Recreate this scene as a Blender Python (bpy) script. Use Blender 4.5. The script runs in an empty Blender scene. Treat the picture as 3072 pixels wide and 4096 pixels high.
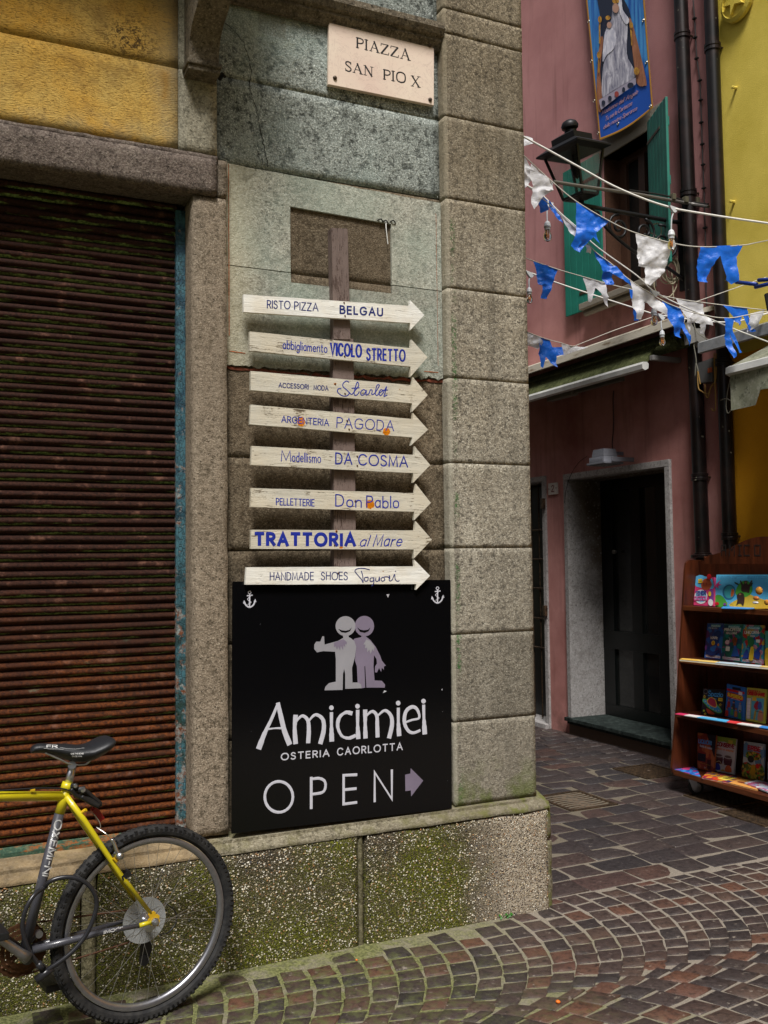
import bpy, bmesh, math, random
from mathutils import Vector, Matrix, noise
from mathutils.geometry import tessellate_polygon
random.seed(7)
S = bpy.context.scene
COL = S.collection
# ------------------------------------------------------------------ camera
YAW, PITCH, ROLL, FPX = math.radians(24.814), math.radians(2.893), math.radians(-0.655), 3796.0
CAM = Vector((0, -3.695, 1.6))
_f = Vector((math.sin(YAW)*math.cos(PITCH), math.cos(YAW)*math.cos(PITCH), math.sin(PITCH)))
_r = Vector((math.cos(YAW), -math.sin(YAW), 0)); _u = _r.cross(_f)
_r2 = _r*math.cos(ROLL)+_u*math.sin(ROLL); _u2 = _u*math.cos(ROLL)-_r*math.sin(ROLL)
cd = bpy.data.cameras.new('camera'); cam = bpy.data.objects.new('camera', cd); COL.objects.link(cam)
m = Matrix((_r2, _u2, -_f)).transposed().to_4x4(); m.translation = CAM; cam.matrix_world = m
cd.sensor_fit = 'VERTICAL'; cd.sensor_height = 24.0; cd.lens = 24.0*FPX/4096
cd.clip_start = 0.05; cd.clip_end = 400; S.camera = cam
S.render.resolution_x, S.render.resolution_y = 768, 1024
# ------------------------------------------------------------------ world, sun, exposure
SUN_EL, SUN_AZ = math.radians(57), math.radians(206)
w = bpy.data.worlds.new('World'); S.world = w; w.use_nodes = True
wn = w.node_tree; wn.nodes.clear()
sky = wn.nodes.new('ShaderNodeTexSky'); sky.sky_type = 'NISHITA'; sky.sun_disc = False
sky.sun_elevation = SUN_EL; sky.sun_rotation = SUN_AZ; sky.air_density = 1.0; sky.dust_density = 4.0; sky.ozone_density = 1.0
hs = wn.nodes.new('ShaderNodeHueSaturation'); hs.inputs['Saturation'].default_value = 0.35
bg = wn.nodes.new('ShaderNodeBackground'); bg.inputs['Strength'].default_value = 0.052
wo = wn.nodes.new('ShaderNodeOutputWorld')
wn.links.new(sky.outputs[0], hs.inputs['Color']); wn.links.new(hs.outputs[0], bg.inputs[0]); wn.links.new(bg.outputs[0], wo.inputs[0])
ld = bpy.data.lights.new('sun', 'SUN'); ld.energy = 3.6; ld.angle = math.radians(16); ld.color = (1, .975, .94)
sun = bpy.data.objects.new('sun', ld); COL.objects.link(sun)
# the sun stands behind the camera to the right: from azimuth SUN_AZ (0 = +Y, clockwise)
sd = Vector((math.sin(SUN_AZ)*math.cos(SUN_EL), math.cos(SUN_AZ)*math.cos(SUN_EL), math.sin(SUN_EL)))
sun.rotation_euler = sd.to_track_quat('Z', 'Y').to_euler()
S.view_settings.view_transform = 'Standard'; S.view_settings.look = 'None'
S.view_settings.gamma = 1; S.view_settings.use_curve_mapping = False
S.view_settings.exposure = 0.38
# ------------------------------------------------------------------ measuring: photograph pixel -> point on a real plane
def ray(px, py):
    return _r2*(px-1536)+_u2*(2048-py)+_f*FPX
def on(px, py, ax, val):
    d = ray(px, py); return CAM+d*((val-CAM[ax])/d[ax])
def onplane(px, py, p0, n):
    d = ray(px, py); return CAM+d*((p0-CAM).dot(n)/d.dot(n))
def zf(x0, y0, s):
    return lambda x, y: (x0+x/s, y0+y/s)
dd = zf(0, 0, .54004)
Z1 = zf(0, 0, 1.62); Z2 = zf(800, 0, 1.185); Z3 = zf(2000, 0, 1.5476); Z4 = zf(2000, 800, 1.5476); Z5 = zf(2000, 1600, 1.5476)
Z6 = zf(2600, 2100, 1.8433); Z7 = zf(2000, 2700, 1.5476); Z8 = zf(0, 2800, 1.659)
ZA = zf(900, 1100, 1.8433); ZB = zf(900, 1750, 1.8433); ZC = zf(900, 2250, 1.659)
# ------------------------------------------------------------------ material nodes
class N:
    def __init__(s, name, rough=.8, spec=.3):
        s.m = bpy.data.materials.new(name); s.m.use_nodes = True; s.t = s.m.node_tree
        s.b = s.t.nodes['Principled BSDF']; s.b.inputs['Roughness'].default_value = rough
        s.b.inputs['Specular IOR Level'].default_value = spec
        s.g = s.t.nodes.new('ShaderNodeNewGeometry'); s.P = s.g.outputs['Position']
    def n(s, t, **k):
        x = s.t.nodes.new(t)
        for a, v in k.items(): setattr(x, a, v)
        return x
    def put(s, sock, v):
        if hasattr(v, 'links'): s.t.links.new(v, sock)
        elif isinstance(v, (tuple, list)) and len(v) == 3 and len(sock.default_value) == 4: sock.default_value = (*v, 1)
        else: sock.default_value = v
    def scl(s, v, xyz):
        x = s.n('ShaderNodeVectorMath', operation='MULTIPLY'); s.put(x.inputs[0], v); x.inputs[1].default_value = xyz; return x.outputs[0]
    def add(s, v, xyz):
        x = s.n('ShaderNodeVectorMath', operation='ADD'); s.put(x.inputs[0], v); s.put(x.inputs[1], xyz); return x.outputs[0]
    def noise(s, sc, det=4, rough=.6, vec=None, col=False, dist=0):
        x = s.n('ShaderNodeTexNoise'); s.put(x.inputs['Vector'], vec or s.P)
        x.inputs['Scale'].default_value = sc; x.inputs['Detail'].default_value = det; x.inputs['Roughness'].default_value = rough; x.inputs['Distortion'].default_value = dist
        return x.outputs[1 if col else 0]
    def vor(s, sc, vec=None, out='Distance', feature='F1', rnd=1):
        x = s.n('ShaderNodeTexVoronoi', feature=feature); s.put(x.inputs['Vector'], vec or s.P); x.inputs['Scale'].default_value = sc; x.inputs['Randomness'].default_value = rnd
        return x.outputs[out]
    def ramp(s, f, *st):
        x = s.n('ShaderNodeValToRGB'); s.put(x.inputs[0], f); e = x.color_ramp.elements
        while len(e) < len(st): e.new(.5)
        for q, (p, c) in zip(e, st):
            q.position = p; q.color = (*c, 1) if isinstance(c, (tuple, list)) else (c, c, c, 1)
        return x.outputs[0]
    def mr(s, f, a, b, c=0., d=1.):
        x = s.n('ShaderNodeMapRange'); s.put(x.inputs[0], f)
        for i, v in enumerate((a, b, c, d)): x.inputs[i+1].default_value = v
        return x.outputs[0]
    def mix(s, f, a, b, mode='MIX'):
        x = s.n('ShaderNodeMix', data_type='RGBA', blend_type=mode); s.put(x.inputs[0], f); s.put(x.inputs[6], a); s.put(x.inputs[7], b); return x.outputs[2]
    def ma(s, op, a, b=0., c=None):
        x = s.n('ShaderNodeMath', operation=op); s.put(x.inputs[0], a); s.put(x.inputs[1], b)
        if c is not None: s.put(x.inputs[2], c)
        return x.outputs[0]
    def xyz(s, v=None):
        x = s.n('ShaderNodeSeparateXYZ'); s.put(x.inputs[0], v or s.P); return x.outputs
    def obj(s):
        return s.n('ShaderNodeTexCoord').outputs['Object']
    def rnd(s):
        return s.n('ShaderNodeObjectInfo').outputs['Random']
    def island(s):
        return s.g.outputs['Random Per Island']
    def bump(s, h, st=.5, dist=.01, nrm=None):
        x = s.n('ShaderNodeBump'); x.inputs['Strength'].default_value = st; x.inputs['Distance'].default_value = dist; s.put(x.inputs['Height'], h)
        if nrm: s.put(x.inputs['Normal'], nrm)
        s.put(s.b.inputs['Normal'], x.outputs[0]); return x.outputs[0]
    def col(s, c):
        s.put(s.b.inputs['Base Color'], c); return s.m
    def set(s, **k):
        for a, v in k.items(): s.put(s.b.inputs[a.replace('_', ' ')], v)
def flat(name, c, rough=.6, metal=0, spec=.4, var=.12, sc=60, bump=0.):
    k = N(name, rough, spec); k.b.inputs['Metallic'].default_value = metal
    n = k.noise(sc, 4, vec=k.obj()); 
    o = k.mix(k.mr(n, .25, .75), tuple(x*(1-var) for x in c), tuple(min(1, x*(1+var)) for x in c))
    if bump: k.bump(n, bump, .004)
    return k.col(o)
def boxmask(k, x0, x1, z0, z1, soft=.1, ax=0, wob=.0):
    x = k.xyz(); a = x[ax]; z = x[2]
    if wob:
        nn = k.noise(7, 4); a = k.ma('ADD', a, k.mr(nn, .2, .8, -wob, wob)); z = k.ma('ADD', z, k.mr(k.noise(9, 4), .2, .8, -wob, wob))
    r = k.mr(a, x0-soft, x0+soft); q = k.mr(a, x1-soft, x1+soft, 1, 0); t = k.mr(z, z0-soft, z0+soft); u = k.mr(z, z1-soft, z1+soft, 1, 0)
    return k.ma('MULTIPLY', k.ma('MULTIPLY', r, q), k.ma('MULTIPLY', t, u))
def stone(name, dark, mid, light, grain=230, big=3, bumps=.5, pits=.0, streak=0., extra=None):
    """rough cast stone: broad patches, sand grain, dark pits, rain streaks"""
    k = N(name, .92, .15)
    o = k.mix(k.mr(k.noise(big, 6, .65), .3, .7), mid, tuple((a+b)/2 for a, b in zip(mid, dark)))
    g = k.noise(grain*.8, 3, .8); st_ = k.noise(1, 5, .65, vec=k.scl(k.add(k.P, (4, 7, 1)), (7, 7, .9))); o = k.mix(k.mr(st_, .52, .72, 0, .35), o, light); g2 = k.noise(grain*.22, 4, .75)
    o = k.mix(k.mr(g, .50, .64), o, light)
    o = k.mix(k.mr(g2, .50, .36), o, dark)
    o = k.mix(k.mr(k.noise(grain*.5, 3, .85, vec=k.add(k.P, (3, 1, 2))), .46, .34, 0, .9), o, tuple(c*.32 for c in dark))
    if pits:
        v = k.vor(38); o = k.mix(k.mr(v, .16, .10, 0, pits), o, tuple(c*.15 for c in dark))
    if streak:
        st = k.noise(1, 5, .6, vec=k.scl(k.P, (13, 13, 1.1))); o = k.mix(k.mr(st, .52, .72, 0, streak), o, tuple(c*.45 for c in dark))
    o = k.mix(k.mr(k.noise(1.1, 3, .5, vec=k.add(k.P, (9, 4, 2))), .35, .65, 0, .5), o, tuple(c*.6 for c in mid))
    rv = k.mr(k.rnd(), 0, 1, .80, 1.16); cc = k.n('ShaderNodeCombineXYZ')
    for i_ in range(3): k.put(cc.inputs[i_], rv)
    o = k.mix(1, o, cc.outputs[0], 'MULTIPLY')
    if extra: o = extra(k, o)
    h = k.ma('ADD', g, k.ma('MULTIPLY', g2, 1.6))
    k.bump(h, bumps, .006)
    return k.col(o)
# ------------------------------------------------------------------ objects
def link(o, parent=None):
    COL.objects.link(o)
    if parent: o.parent = parent
    return o
def thing(name, label, cat, loc=(0, 0, 0), group=None, parent=None):
    o = bpy.data.objects.new(name, None); o.empty_display_size = .1; link(o)
    o.location = loc
    if label: o['label'] = label
    if cat: o['category'] = cat
    if group: o['group'] = group
    return o
def tag(o, label=None, cat=None, group=None, kind=None):
    for a, v in (('label', label), ('category', cat), ('group', group), ('kind', kind)):
        if v: o[a] = v
    return o
def org(parent):
    v = Vector((0, 0, 0))
    while parent is not None: v += parent.location; parent = parent.parent
    return v
def mk(name, bm, mat, parent=None, label=None, kind=None, smooth=False, keep=False):
    """bm is in world coordinates; stored relative to its parent"""
    me = bpy.data.meshes.new(name)
    o = org(parent)
    if smooth:
        for e in bm.edges:
            if len(e.link_faces) == 2 and e.calc_face_angle(0) > .85: e.smooth = False
    if not keep: bmesh.ops.translate(bm, vec=-o, verts=bm.verts)
    bm.to_mesh(me); bm.free()
    for mm in (mat if isinstance(mat, (list, tuple)) else [mat]): me.materials.append(mm)
    if smooth:
        for p in me.polygons: p.use_smooth = True
    ob = bpy.data.objects.new(name, me); link(ob, parent)
    if label: ob['label'] = label
    if kind: ob['kind'] = kind
    return ob
def bx(bm, x0, x1, y0, y1, z0, z1, bev=0, M=None, mi=0):
    vs = [bm.verts.new((x, y, z)) for x in (x0, x1) for y in (y0, y1) for z in (z0, z1)]
    fs = [bm.faces.new([vs[i] for i in f]) for f in ((0, 1, 3, 2), (4, 6, 7, 5), (0, 4, 5, 1), (2, 3, 7, 6), (0, 2, 6, 4), (1, 5, 7, 3))]
    for f in fs: f.material_index = mi
    bmesh.ops.recalc_face_normals(bm, faces=fs)
    if bev:
        es = list({e for f in fs for e in f.edges}); r = bmesh.ops.bevel(bm, geom=es, offset=bev, segments=2, affect='EDGES', profile=.6)
        vs = list({v for f in r['faces'] for v in f.verts}|{v for v in vs if v.is_valid})
    if M is not None: bmesh.ops.transform(bm, matrix=M, verts=[v for v in vs if v.is_valid])
    return vs
def nb(): return bmesh.new()
def box(name, mat, parent, x0, x1, y0, y1, z0, z1, bev=.003, M=None, **k):
    bm = nb(); bx(bm, x0, x1, y0, y1, z0, z1, bev, M); return mk(name, bm, mat, parent, **k)
def rough(bm, x0, x1, y0, y1, z0, z1, step=.04, amp=.003, rnd=.008, seed=0):
    """box with worn, wavering faces"""
    nx, ny, nz = [max(2, int(round((b-a)/step))) for a, b in ((x0, x1), (y0, y1), (z0, z1))]
    V = {}
    def vert(i, j, k):
        if (i, j, k) not in V:
            p = Vector((x0+(x1-x0)*i/nx, y0+(y1-y0)*j/ny, z0+(z1-z0)*k/nz))
            c = sum((i in (0, nx), j in (0, ny), k in (0, nz)))
            if c >= 2:
                q = rnd*(.6+.8*abs(noise.noise(p*11+Vector((seed, 0, 0)))))
                if i in (0, nx): p.x += q if i == 0 else -q
                if j in (0, ny): p.y += q if j == 0 else -q
                if k in (0, nz): p.z += q*.6 if k == 0 else -q*.6
            d = noise.noise_vector(p*14+Vector((seed, 3, 1)))*amp*(1 if c < 2 else .4)
            V[(i, j, k)] = bm.verts.new(p+d)
        return V[(i, j, k)]
    def quad(*q): bm.faces.new([vert(*c) for c in q])
    for i in range(nx):
        for k in range(nz):
            quad((i, 0, k), (i+1, 0, k), (i+1, 0, k+1), (i, 0, k+1)); quad((i, ny, k), (i, ny, k+1), (i+1, ny, k+1), (i+1, ny, k))
    for j in range(ny):
        for k in range(nz):
            quad((0, j, k), (0, j, k+1), (0, j+1, k+1), (0, j+1, k)); quad((nx, j, k), (nx, j+1, k), (nx, j+1, k+1), (nx, j, k+1))
    for i in range(nx):
        for j in range(ny):
            quad((i, j, 0), (i, j+1, 0), (i+1, j+1, 0), (i+1, j, 0)); quad((i, j, nz), (i+1, j, nz), (i+1, j+1, nz), (i, j+1, nz))
def prism(bm, pts, thick, mi=0):
    """pts: 3-D outline of the front; thick: vector from front to back"""
    th = Vector(thick); pts = [Vector(p) for p in pts]
    F = [bm.verts.new(p) for p in pts]; B = [bm.verts.new(p+th) for p in pts]; n = len(pts); fs = []
    for a, b, c in tessellate_polygon([pts]):
        try: fs.append(bm.faces.new((F[a], F[b], F[c]))); fs.append(bm.faces.new((B[c], B[b], B[a])))
        except ValueError: pass
    for i in range(n):
        j = (i+1) % n
        try: fs.append(bm.faces.new((F[i], B[i], B[j], F[j])))
        except ValueError: pass
    for f in fs: f.material_index = mi
    bmesh.ops.recalc_face_normals(bm, faces=fs)
    return fs
def tube(bm, pts, r, seg=8, cap=True, closed=False):
    pts = [Vector(p) for p in pts]; n = len(pts); rr = r if isinstance(r, (list, tuple)) else [r]*n
    rings = []; up = None
    for i in range(n):
        a = pts[i-1] if (i > 0 or closed) else pts[i]; b = pts[(i+1) % n] if (i < n-1 or closed) else pts[i]
        t = (b-a).normalized() if (b-a).length > 1e-9 else Vector((0, 0, 1))
        if up is None:
            up = t.orthogonal().normalized()
        up = (up-t*up.dot(t));
        up = up.normalized() if up.length > 1e-6 else t.orthogonal().normalized()
        s = t.cross(up)
        rings.append([bm.verts.new(pts[i]+(up*math.cos(2*math.pi*k/seg)+s*math.sin(2*math.pi*k/seg))*rr[i]) for k in range(seg)])
    fs = []
    for i in range(n if closed else n-1):
        A, B = rings[i], rings[(i+1) % n]
        off = 0
        if closed and i == n-1:
            off = min(range(seg), key=lambda o: (A[0].co-B[o].co).length)
        for k in range(seg):
            fs.append(bm.faces.new((A[k], A[(k+1) % seg], B[(k+1+off) % seg], B[(k+off) % seg])))
    if cap and not closed:
        fs.append(bm.faces.new(rings[0][::-1])); fs.append(bm.faces.new(rings[-1]))
    return fs
def smoothpath(pts, sub=6, closed=False):
    P = [Vector(p) for p in pts]; n = len(P); out = []
    for i in range(n if closed else n-1):
        if closed: a, b, c, d = P[i-1], P[i], P[(i+1) % n], P[(i+2) % n]
        else: a, b, c, d = P[max(i-1, 0)], P[i], P[i+1], P[min(i+2, n-1)]
        for k in range(sub):
            t = k/sub
            out.append(.5*((2*b)+(c-a)*t+(2*a-5*b+4*c-d)*t*t+(3*b-a-3*c+d)*t*t*t))
    if not closed: out.append(P[-1])
    return out
def lathe(bm, prof, c, axis=(0, 0, 1), seg=16):
    """prof: (radius, height) pairs along axis from centre c"""
    ax = Vector(axis).normalized(); u = ax.orthogonal().normalized(); v = ax.cross(u); c = Vector(c); R = []
    for r, h in prof:
        R.append([bm.verts.new(c+ax*h+(u*math.cos(2*math.pi*k/seg)+v*math.sin(2*math.pi*k/seg))*max(r, 1e-5)) for k in range(seg)])
    fs = []
    for A, B in zip(R, R[1:]):
        for k in range(seg): fs.append(bm.faces.new((A[k], A[(k+1) % seg], B[(k+1) % seg], B[k])))
    fs.append(bm.faces.new(R[0][::-1])); fs.append(bm.faces.new(R[-1]))
    bmesh.ops.recalc_face_normals(bm, faces=fs)
# ------------------------------------------------------------------ brush lettering: flat ribbons a fraction of a millimetre thick
GL = {}
def _g(s):
    for line in s.strip().splitlines():
        p = line.split(None, 2)
        GL[p[0]] = (float(p[1]), [( '~' in st, [tuple(map(float, q.split(','))) for q in st.replace('~', '').split()]) for st in p[2].split(';')])
_g('''
- .3 0,.5 .3,.5
q .46 ~.45,.42 .3,.6 .12,.55 0,.3 .1,.04 .26,0 .45,.16;.45,.6 .45,-.32
j .1 ~.1,.6 .1,-.2 0,-.3;.1,.8 .1,.86
k .42 0,1 0,0;.38,.6 0,.25;.12,.34 .42,0
w .6 0,.6 .15,0 .3,.5 .45,0 .6,.6
x .42 0,.6 .42,0;0,0 .42,.6
y .42 0,.6 .2,0;.42,.6 .1,-.3
A .72 0,0 .36,1 .72,0;.14,.36 .58,.36
B .56 0,0 0,1;~0,1 .3,.98 .46,.87 .46,.68 .3,.54 0,.53;~0,.53 .36,.52 .55,.4 .55,.16 .38,.02 0,0
C .72 ~.7,.8 .55,.96 .36,1 .15,.93 .02,.7 0,.5 .02,.3 .15,.07 .36,0 .55,.04 .7,.2
D .64 0,0 0,1;~0,1 .3,.98 .52,.85 .62,.5 .52,.15 .3,.02 0,0
E .48 .48,1 0,1 0,0 .48,0;0,.52 .44,.52
F .46 .46,1 0,1 0,0;0,.52 .4,.52
G .76 ~.7,.82 .55,.96 .38,1 .15,.92 .02,.7 0,.5 .02,.3 .15,.07 .38,0 .6,.06 .73,.25 .75,.45;.75,.47 .42,.47
H .6 0,0 0,1;.6,0 .6,1;0,.52 .6,.52
I .0 0,0 0,1
K .58 0,0 0,1;.55,1 0,.42;.16,.58 .58,0
L .44 0,1 0,0 .44,0
M .76 0,0 .06,1 .38,.1 .7,1 .76,0
N .62 0,0 0,1 .62,0 .62,1
O .86 ~.43,0 .2,.06 .04,.28 0,.5 .04,.72 .2,.94 .43,1 .66,.94 .82,.72 .86,.5 .82,.28 .66,.06 .43,0
P .52 0,0 0,1;~0,1 .34,.98 .5,.85 .5,.62 .34,.48 0,.46
Q .86 ~.43,0 .2,.06 .04,.28 0,.5 .04,.72 .2,.94 .43,1 .66,.94 .82,.72 .86,.5 .82,.28 .66,.06 .43,0;.55,.25 .85,-.06
R .54 0,0 0,1;~0,1 .34,.98 .5,.86 .5,.64 .34,.5 0,.48;.24,.48 .54,0
S .52 ~.48,.84 .36,.97 .2,1 .06,.9 .03,.74 .12,.6 .3,.52 .46,.4 .5,.22 .42,.07 .26,0 .1,.03 0,.17
T .62 0,1 .62,1;.31,1 .31,0
U .58 0,1 0,.35;~0,.35 .05,.1 .29,0 .53,.1 .58,.35;.58,.35 .58,1
V .68 0,1 .34,0 .68,1
J .4 ~.4,1 .4,.25 .3,.02 .1,0 0,.15
W .9 0,1 .22,0 .45,.8 .68,0 .9,1
X .6 0,0 .6,1;0,1 .6,0
Z .56 0,1 .56,1 0,0 .56,0
Y .6 0,1 .3,.5 .6,1;.3,.5 .3,0
2 .5 ~.02,.78 .1,.95 .27,1 .43,.92 .46,.74 .36,.55 0,0;0,0 .5,0
1 .2 0,.8 .2,1 .2,0
0 .5 ~.25,0 .05,.15 0,.5 .05,.85 .25,1 .45,.85 .5,.5 .45,.15 .25,0
9 .46 ~.45,.7 .4,.92 .22,1 .05,.9 0,.7 .08,.5 .25,.46 .42,.56 .45,.7;.45,.7 .36,0
7 .46 0,1 .46,1 .12,0
a .46 ~.44,.5 .3,.6 .12,.55 0,.3 .1,.04 .26,0 .42,.14;.45,.6 .45,0
b .46 0,1 0,0;~0,.4 .14,.58 .3,.58 .45,.45 .45,.15 .3,0 .12,.02 0,.16
c .42 ~.42,.5 .28,.6 .1,.54 0,.3 .1,.06 .26,0 .42,.1
d .46 ~.45,.42 .3,.6 .12,.55 0,.3 .1,.04 .26,0 .45,.16;.45,1 .45,0
e .46 ~0,.32 .45,.32 .4,.5 .24,.6 .08,.52 0,.3 .08,.06 .26,0 .44,.1
f .26 ~.28,.98 .16,1 .1,.85 .1,0;0,.6 .26,.6
g .46 ~.45,.45 .3,.6 .12,.55 0,.3 .1,.04 .26,.02 .45,.16;~.46,.6 .45,-.1 .34,-.3 .16,-.32 .04,-.22
h .44 0,1 0,0;~0,.4 .14,.58 .34,.58 .43,.42 .43,0
i .0 0,.6 0,0;0,.8 0,.86
l .0 0,1 0,0
m .7 0,.6 0,0;~0,.4 .12,.58 .26,.58 .34,.42 .34,0;~.34,.4 .46,.58 .6,.58 .68,.42 .68,0
n .44 0,.6 0,0;~0,.4 .14,.58 .34,.58 .43,.42 .43,0
o .48 ~.24,0 .06,.08 0,.3 .06,.52 .24,.6 .42,.52 .48,.3 .42,.08 .24,0
p .46 0,.6 0,-.32;~0,.4 .14,.58 .3,.58 .45,.45 .45,.15 .3,0 .12,.02 0,.16
r .28 0,.6 0,0;~0,.36 .1,.54 .28,.58
s .34 ~.32,.5 .2,.6 .05,.54 .05,.4 .2,.31 .33,.2 .3,.05 .14,0 0,.08
t .28 ~.12,.85 .12,.1 .2,0 .3,.04;0,.6 .28,.6
u .44 ~0,.6 0,.16 .1,.02 .28,0 .43,.18;.44,.6 .44,0
v .42 0,.6 .21,0 .42,.6
z .4 0,.6 .4,.6 0,0 .4,0
' .0 0,1 0,.8
. .0 0,0 0,.05
''')
def ribbon(bm, pts, w, nrm, h=.0006, mi=0):
    """pts 3-D on a surface, w widths, a low ridge along the middle"""
    pts = [p for i, p in enumerate(pts) if i == 0 or (p-pts[i-1]).length > 1e-6]; n = len(pts)
    if n < 2: return
    ww = w if isinstance(w, (list, tuple)) else [w]*n
    if len(ww) != n: ww = [ww[min(len(ww)-1, int(i*len(ww)/n))] for i in range(n)]
    L, C, R = [], [], []
    for i in range(n):
        t1 = (pts[i]-pts[i-1]).normalized() if i else (pts[1]-pts[0]).normalized()
        t2 = (pts[i+1]-pts[i]).normalized() if i < n-1 else t1
        if i == 0: t1 = t2
        s1 = t1.cross(nrm); s2 = t2.cross(nrm); s = (s1+s2)
        s = s.normalized() if s.length > .2 else s1
        q = ww[i]*.5/max(.45, s.dot(s1))
        p = pts[i]
        if i == 0: p = p-t2*ww[i]*.3
        if i == n-1: p = p+t1*ww[i]*.3
        L.append(bm.verts.new(p-s*q+nrm*.0002)); R.append(bm.verts.new(p+s*q+nrm*.0002)); C.append(bm.verts.new(p+nrm*(h+random.uniform(0, h*.3))))
    for i in range(n-1):
        for A, B in ((L, C), (C, R)):
            f = bm.faces.new((A[i], B[i], B[i+1], A[i+1])); f.material_index = mi
def adv(s, sp): return sum((.34 if c == ' ' else GL[c][0]+sp) for c in s)-(0 if s[-1] == ' ' else sp)
def text(bm, s, M, a, b, ha, hb=None, w=.004, nrm=(0, -1, 0), sp=.17, ital=0., jit=0., mi=0, sub=4, taper=0, down=None, dens=1):
    """letter the string between picture points a (baseline start) and b (baseline end) of a real surface; M maps a picture point to it"""
    hb = hb or ha; nrm = Vector(nrm); W = adv(s, sp); x = 0
    a = Vector(a); b = Vector(b); up = Vector(down) if down else Vector((0, -1))
    def P(u, v):
        t = u/W; q = a+(b-a)*t+up*(v*(ha+(hb-ha)*t)); return M(q.x, q.y)
    for c in s:
        if c == ' ': x += .34; continue
        aw, sts = GL[c]; dy = random.uniform(-jit, jit)
        for sm, pts in sts:
            if sm: pts = [tuple(v)[:2] for v in smoothpath([(p[0], p[1], 0) for p in pts], sub)]
            if dens > 1: pts = [(a_[0]+(b_[0]-a_[0])*i_/dens, a_[1]+(b_[1]-a_[1])*i_/dens) for a_, b_ in zip(pts, pts[1:]) for i_ in range(dens)]+[pts[-1]]
            q = [P(x+p[0]+ital*p[1], p[1]+dy) for p in pts]
            wl = w
            if taper: wl = [w*(1-taper*abs(2*i/(max(1, len(q)-1))-1)) for i in range(len(q))]
            ribbon(bm, q, wl, nrm, mi=mi)
        x += aw+sp
# ================================================================== stone and plaster materials
def moss_line(k, o):
    x = k.xyz()[0]; z = k.xyz()[2]
    band = k.ma('MULTIPLY', k.mr(x, 2.078, 2.086), k.mr(x, 2.098, 2.112, 1, 0))
    f = k.ma('MULTIPLY', k.ma('MULTIPLY', band, k.ma('MULTIPLY', k.mr(k.noise(110, 4, .8), .48, .56), k.mr(k.noise(7, 3), .46, .56))), k.mr(z, 3.24, 3.2))
    o = k.mix(k.mr(x, 2.080, 2.074, 0, .55), o, (.40, .37, .29))
    o = k.mix(k.ma('MULTIPLY', f, .9), o, (.035, .13, .03))
    up = k.mr(k.ma('ADD', z, k.mr(k.noise(2.5, 4), .3, .7, -.5, .5)), 2.1, 3.9)
    o = k.mix(k.ma('MULTIPLY', up, .55), o, k.mix(1, o, (.55, .43, .27), 'MULTIPLY'))
    b = k.ma('MULTIPLY', k.mr(z, .72, .5), k.mr(k.noise(9, 5), .45, .6))
    return k.mix(k.ma('MULTIPLY', b, .8), o, (.11, .14, .03))
m_pillar = stone('pillar_stone', (.105, .095, .078), (.30, .268, .21), (.62, .58, .48), 190, 3.5, .8, extra=moss_line, streak=.45)
m_brown = stone('brown_stone', (.06, .045, .028), (.165, .125, .082), (.36, .30, .21), 190, 4, .9, pits=.5, streak=.3)
m_jamb = stone('jamb_stone', (.10, .08, .055), (.26, .205, .15), (.45, .38, .29), 220, 3, .7, pits=.9, streak=.35)
m_lintel = stone('lintel_stone', (.07, .055, .046), (.18, .14, .118), (.33, .28, .23), 150, 6, .9, pits=.6, streak=.2)
def teal(k, o):
    f = k.mr(k.noise(2.6, 5, .6, vec=k.add(k.P, (5, 0, 0))), .42, .66)
    o = k.mix(k.ma('MULTIPLY', f, .55), o, k.mix(k.mr(k.noise(160, 3), .4, .65), (.23, .29, .24), (.42, .48, .41)))
    x = k.xyz()[0]
    return k.mix(k.mr(x, 1.22, 1.06, 0, .45), o, (.50, .43, .27))
m_plaster = stone('painted_plaster', (.17, .17, .14), (.42, .415, .345), (.66, .66, .57), 170, 5, .6, pits=.3, streak=.3, extra=teal)
def upper(k, o):
    pt = boxmask(k, 1.19, 1.315, 3.86, 4.3, .006); 
    o = k.mix(k.ma('MULTIPLY', pt, .8), o, k.mix(k.mr(k.noise(150, 3), .4, .65), (.08, .065, .04), (.22, .18, .12)))
    gl = k.ma('MULTIPLY', k.ma('SUBTRACT', boxmask(k, 1.17, 1.34, 3.82, 4.3, .02, wob=.02), pt), k.mr(k.noise(20, 4), .42, .6))
    o = k.mix(k.ma('MULTIPLY', gl, .6), o, (.42, .45, .34))
    f = k.mr(k.noise(2.2, 5, .6), .5, .68); return k.mix(k.ma('MULTIPLY', f, .55), o, k.mix(k.mr(k.noise(190, 3), .42, .62), (.17, .235, .21), (.46, .54, .50)))
m_green = stone('weathered_green_plaster', (.05, .056, .05), (.29, .32, .29), (.68, .72, .67), 150, 3, .9, streak=.5, extra=upper)
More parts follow.
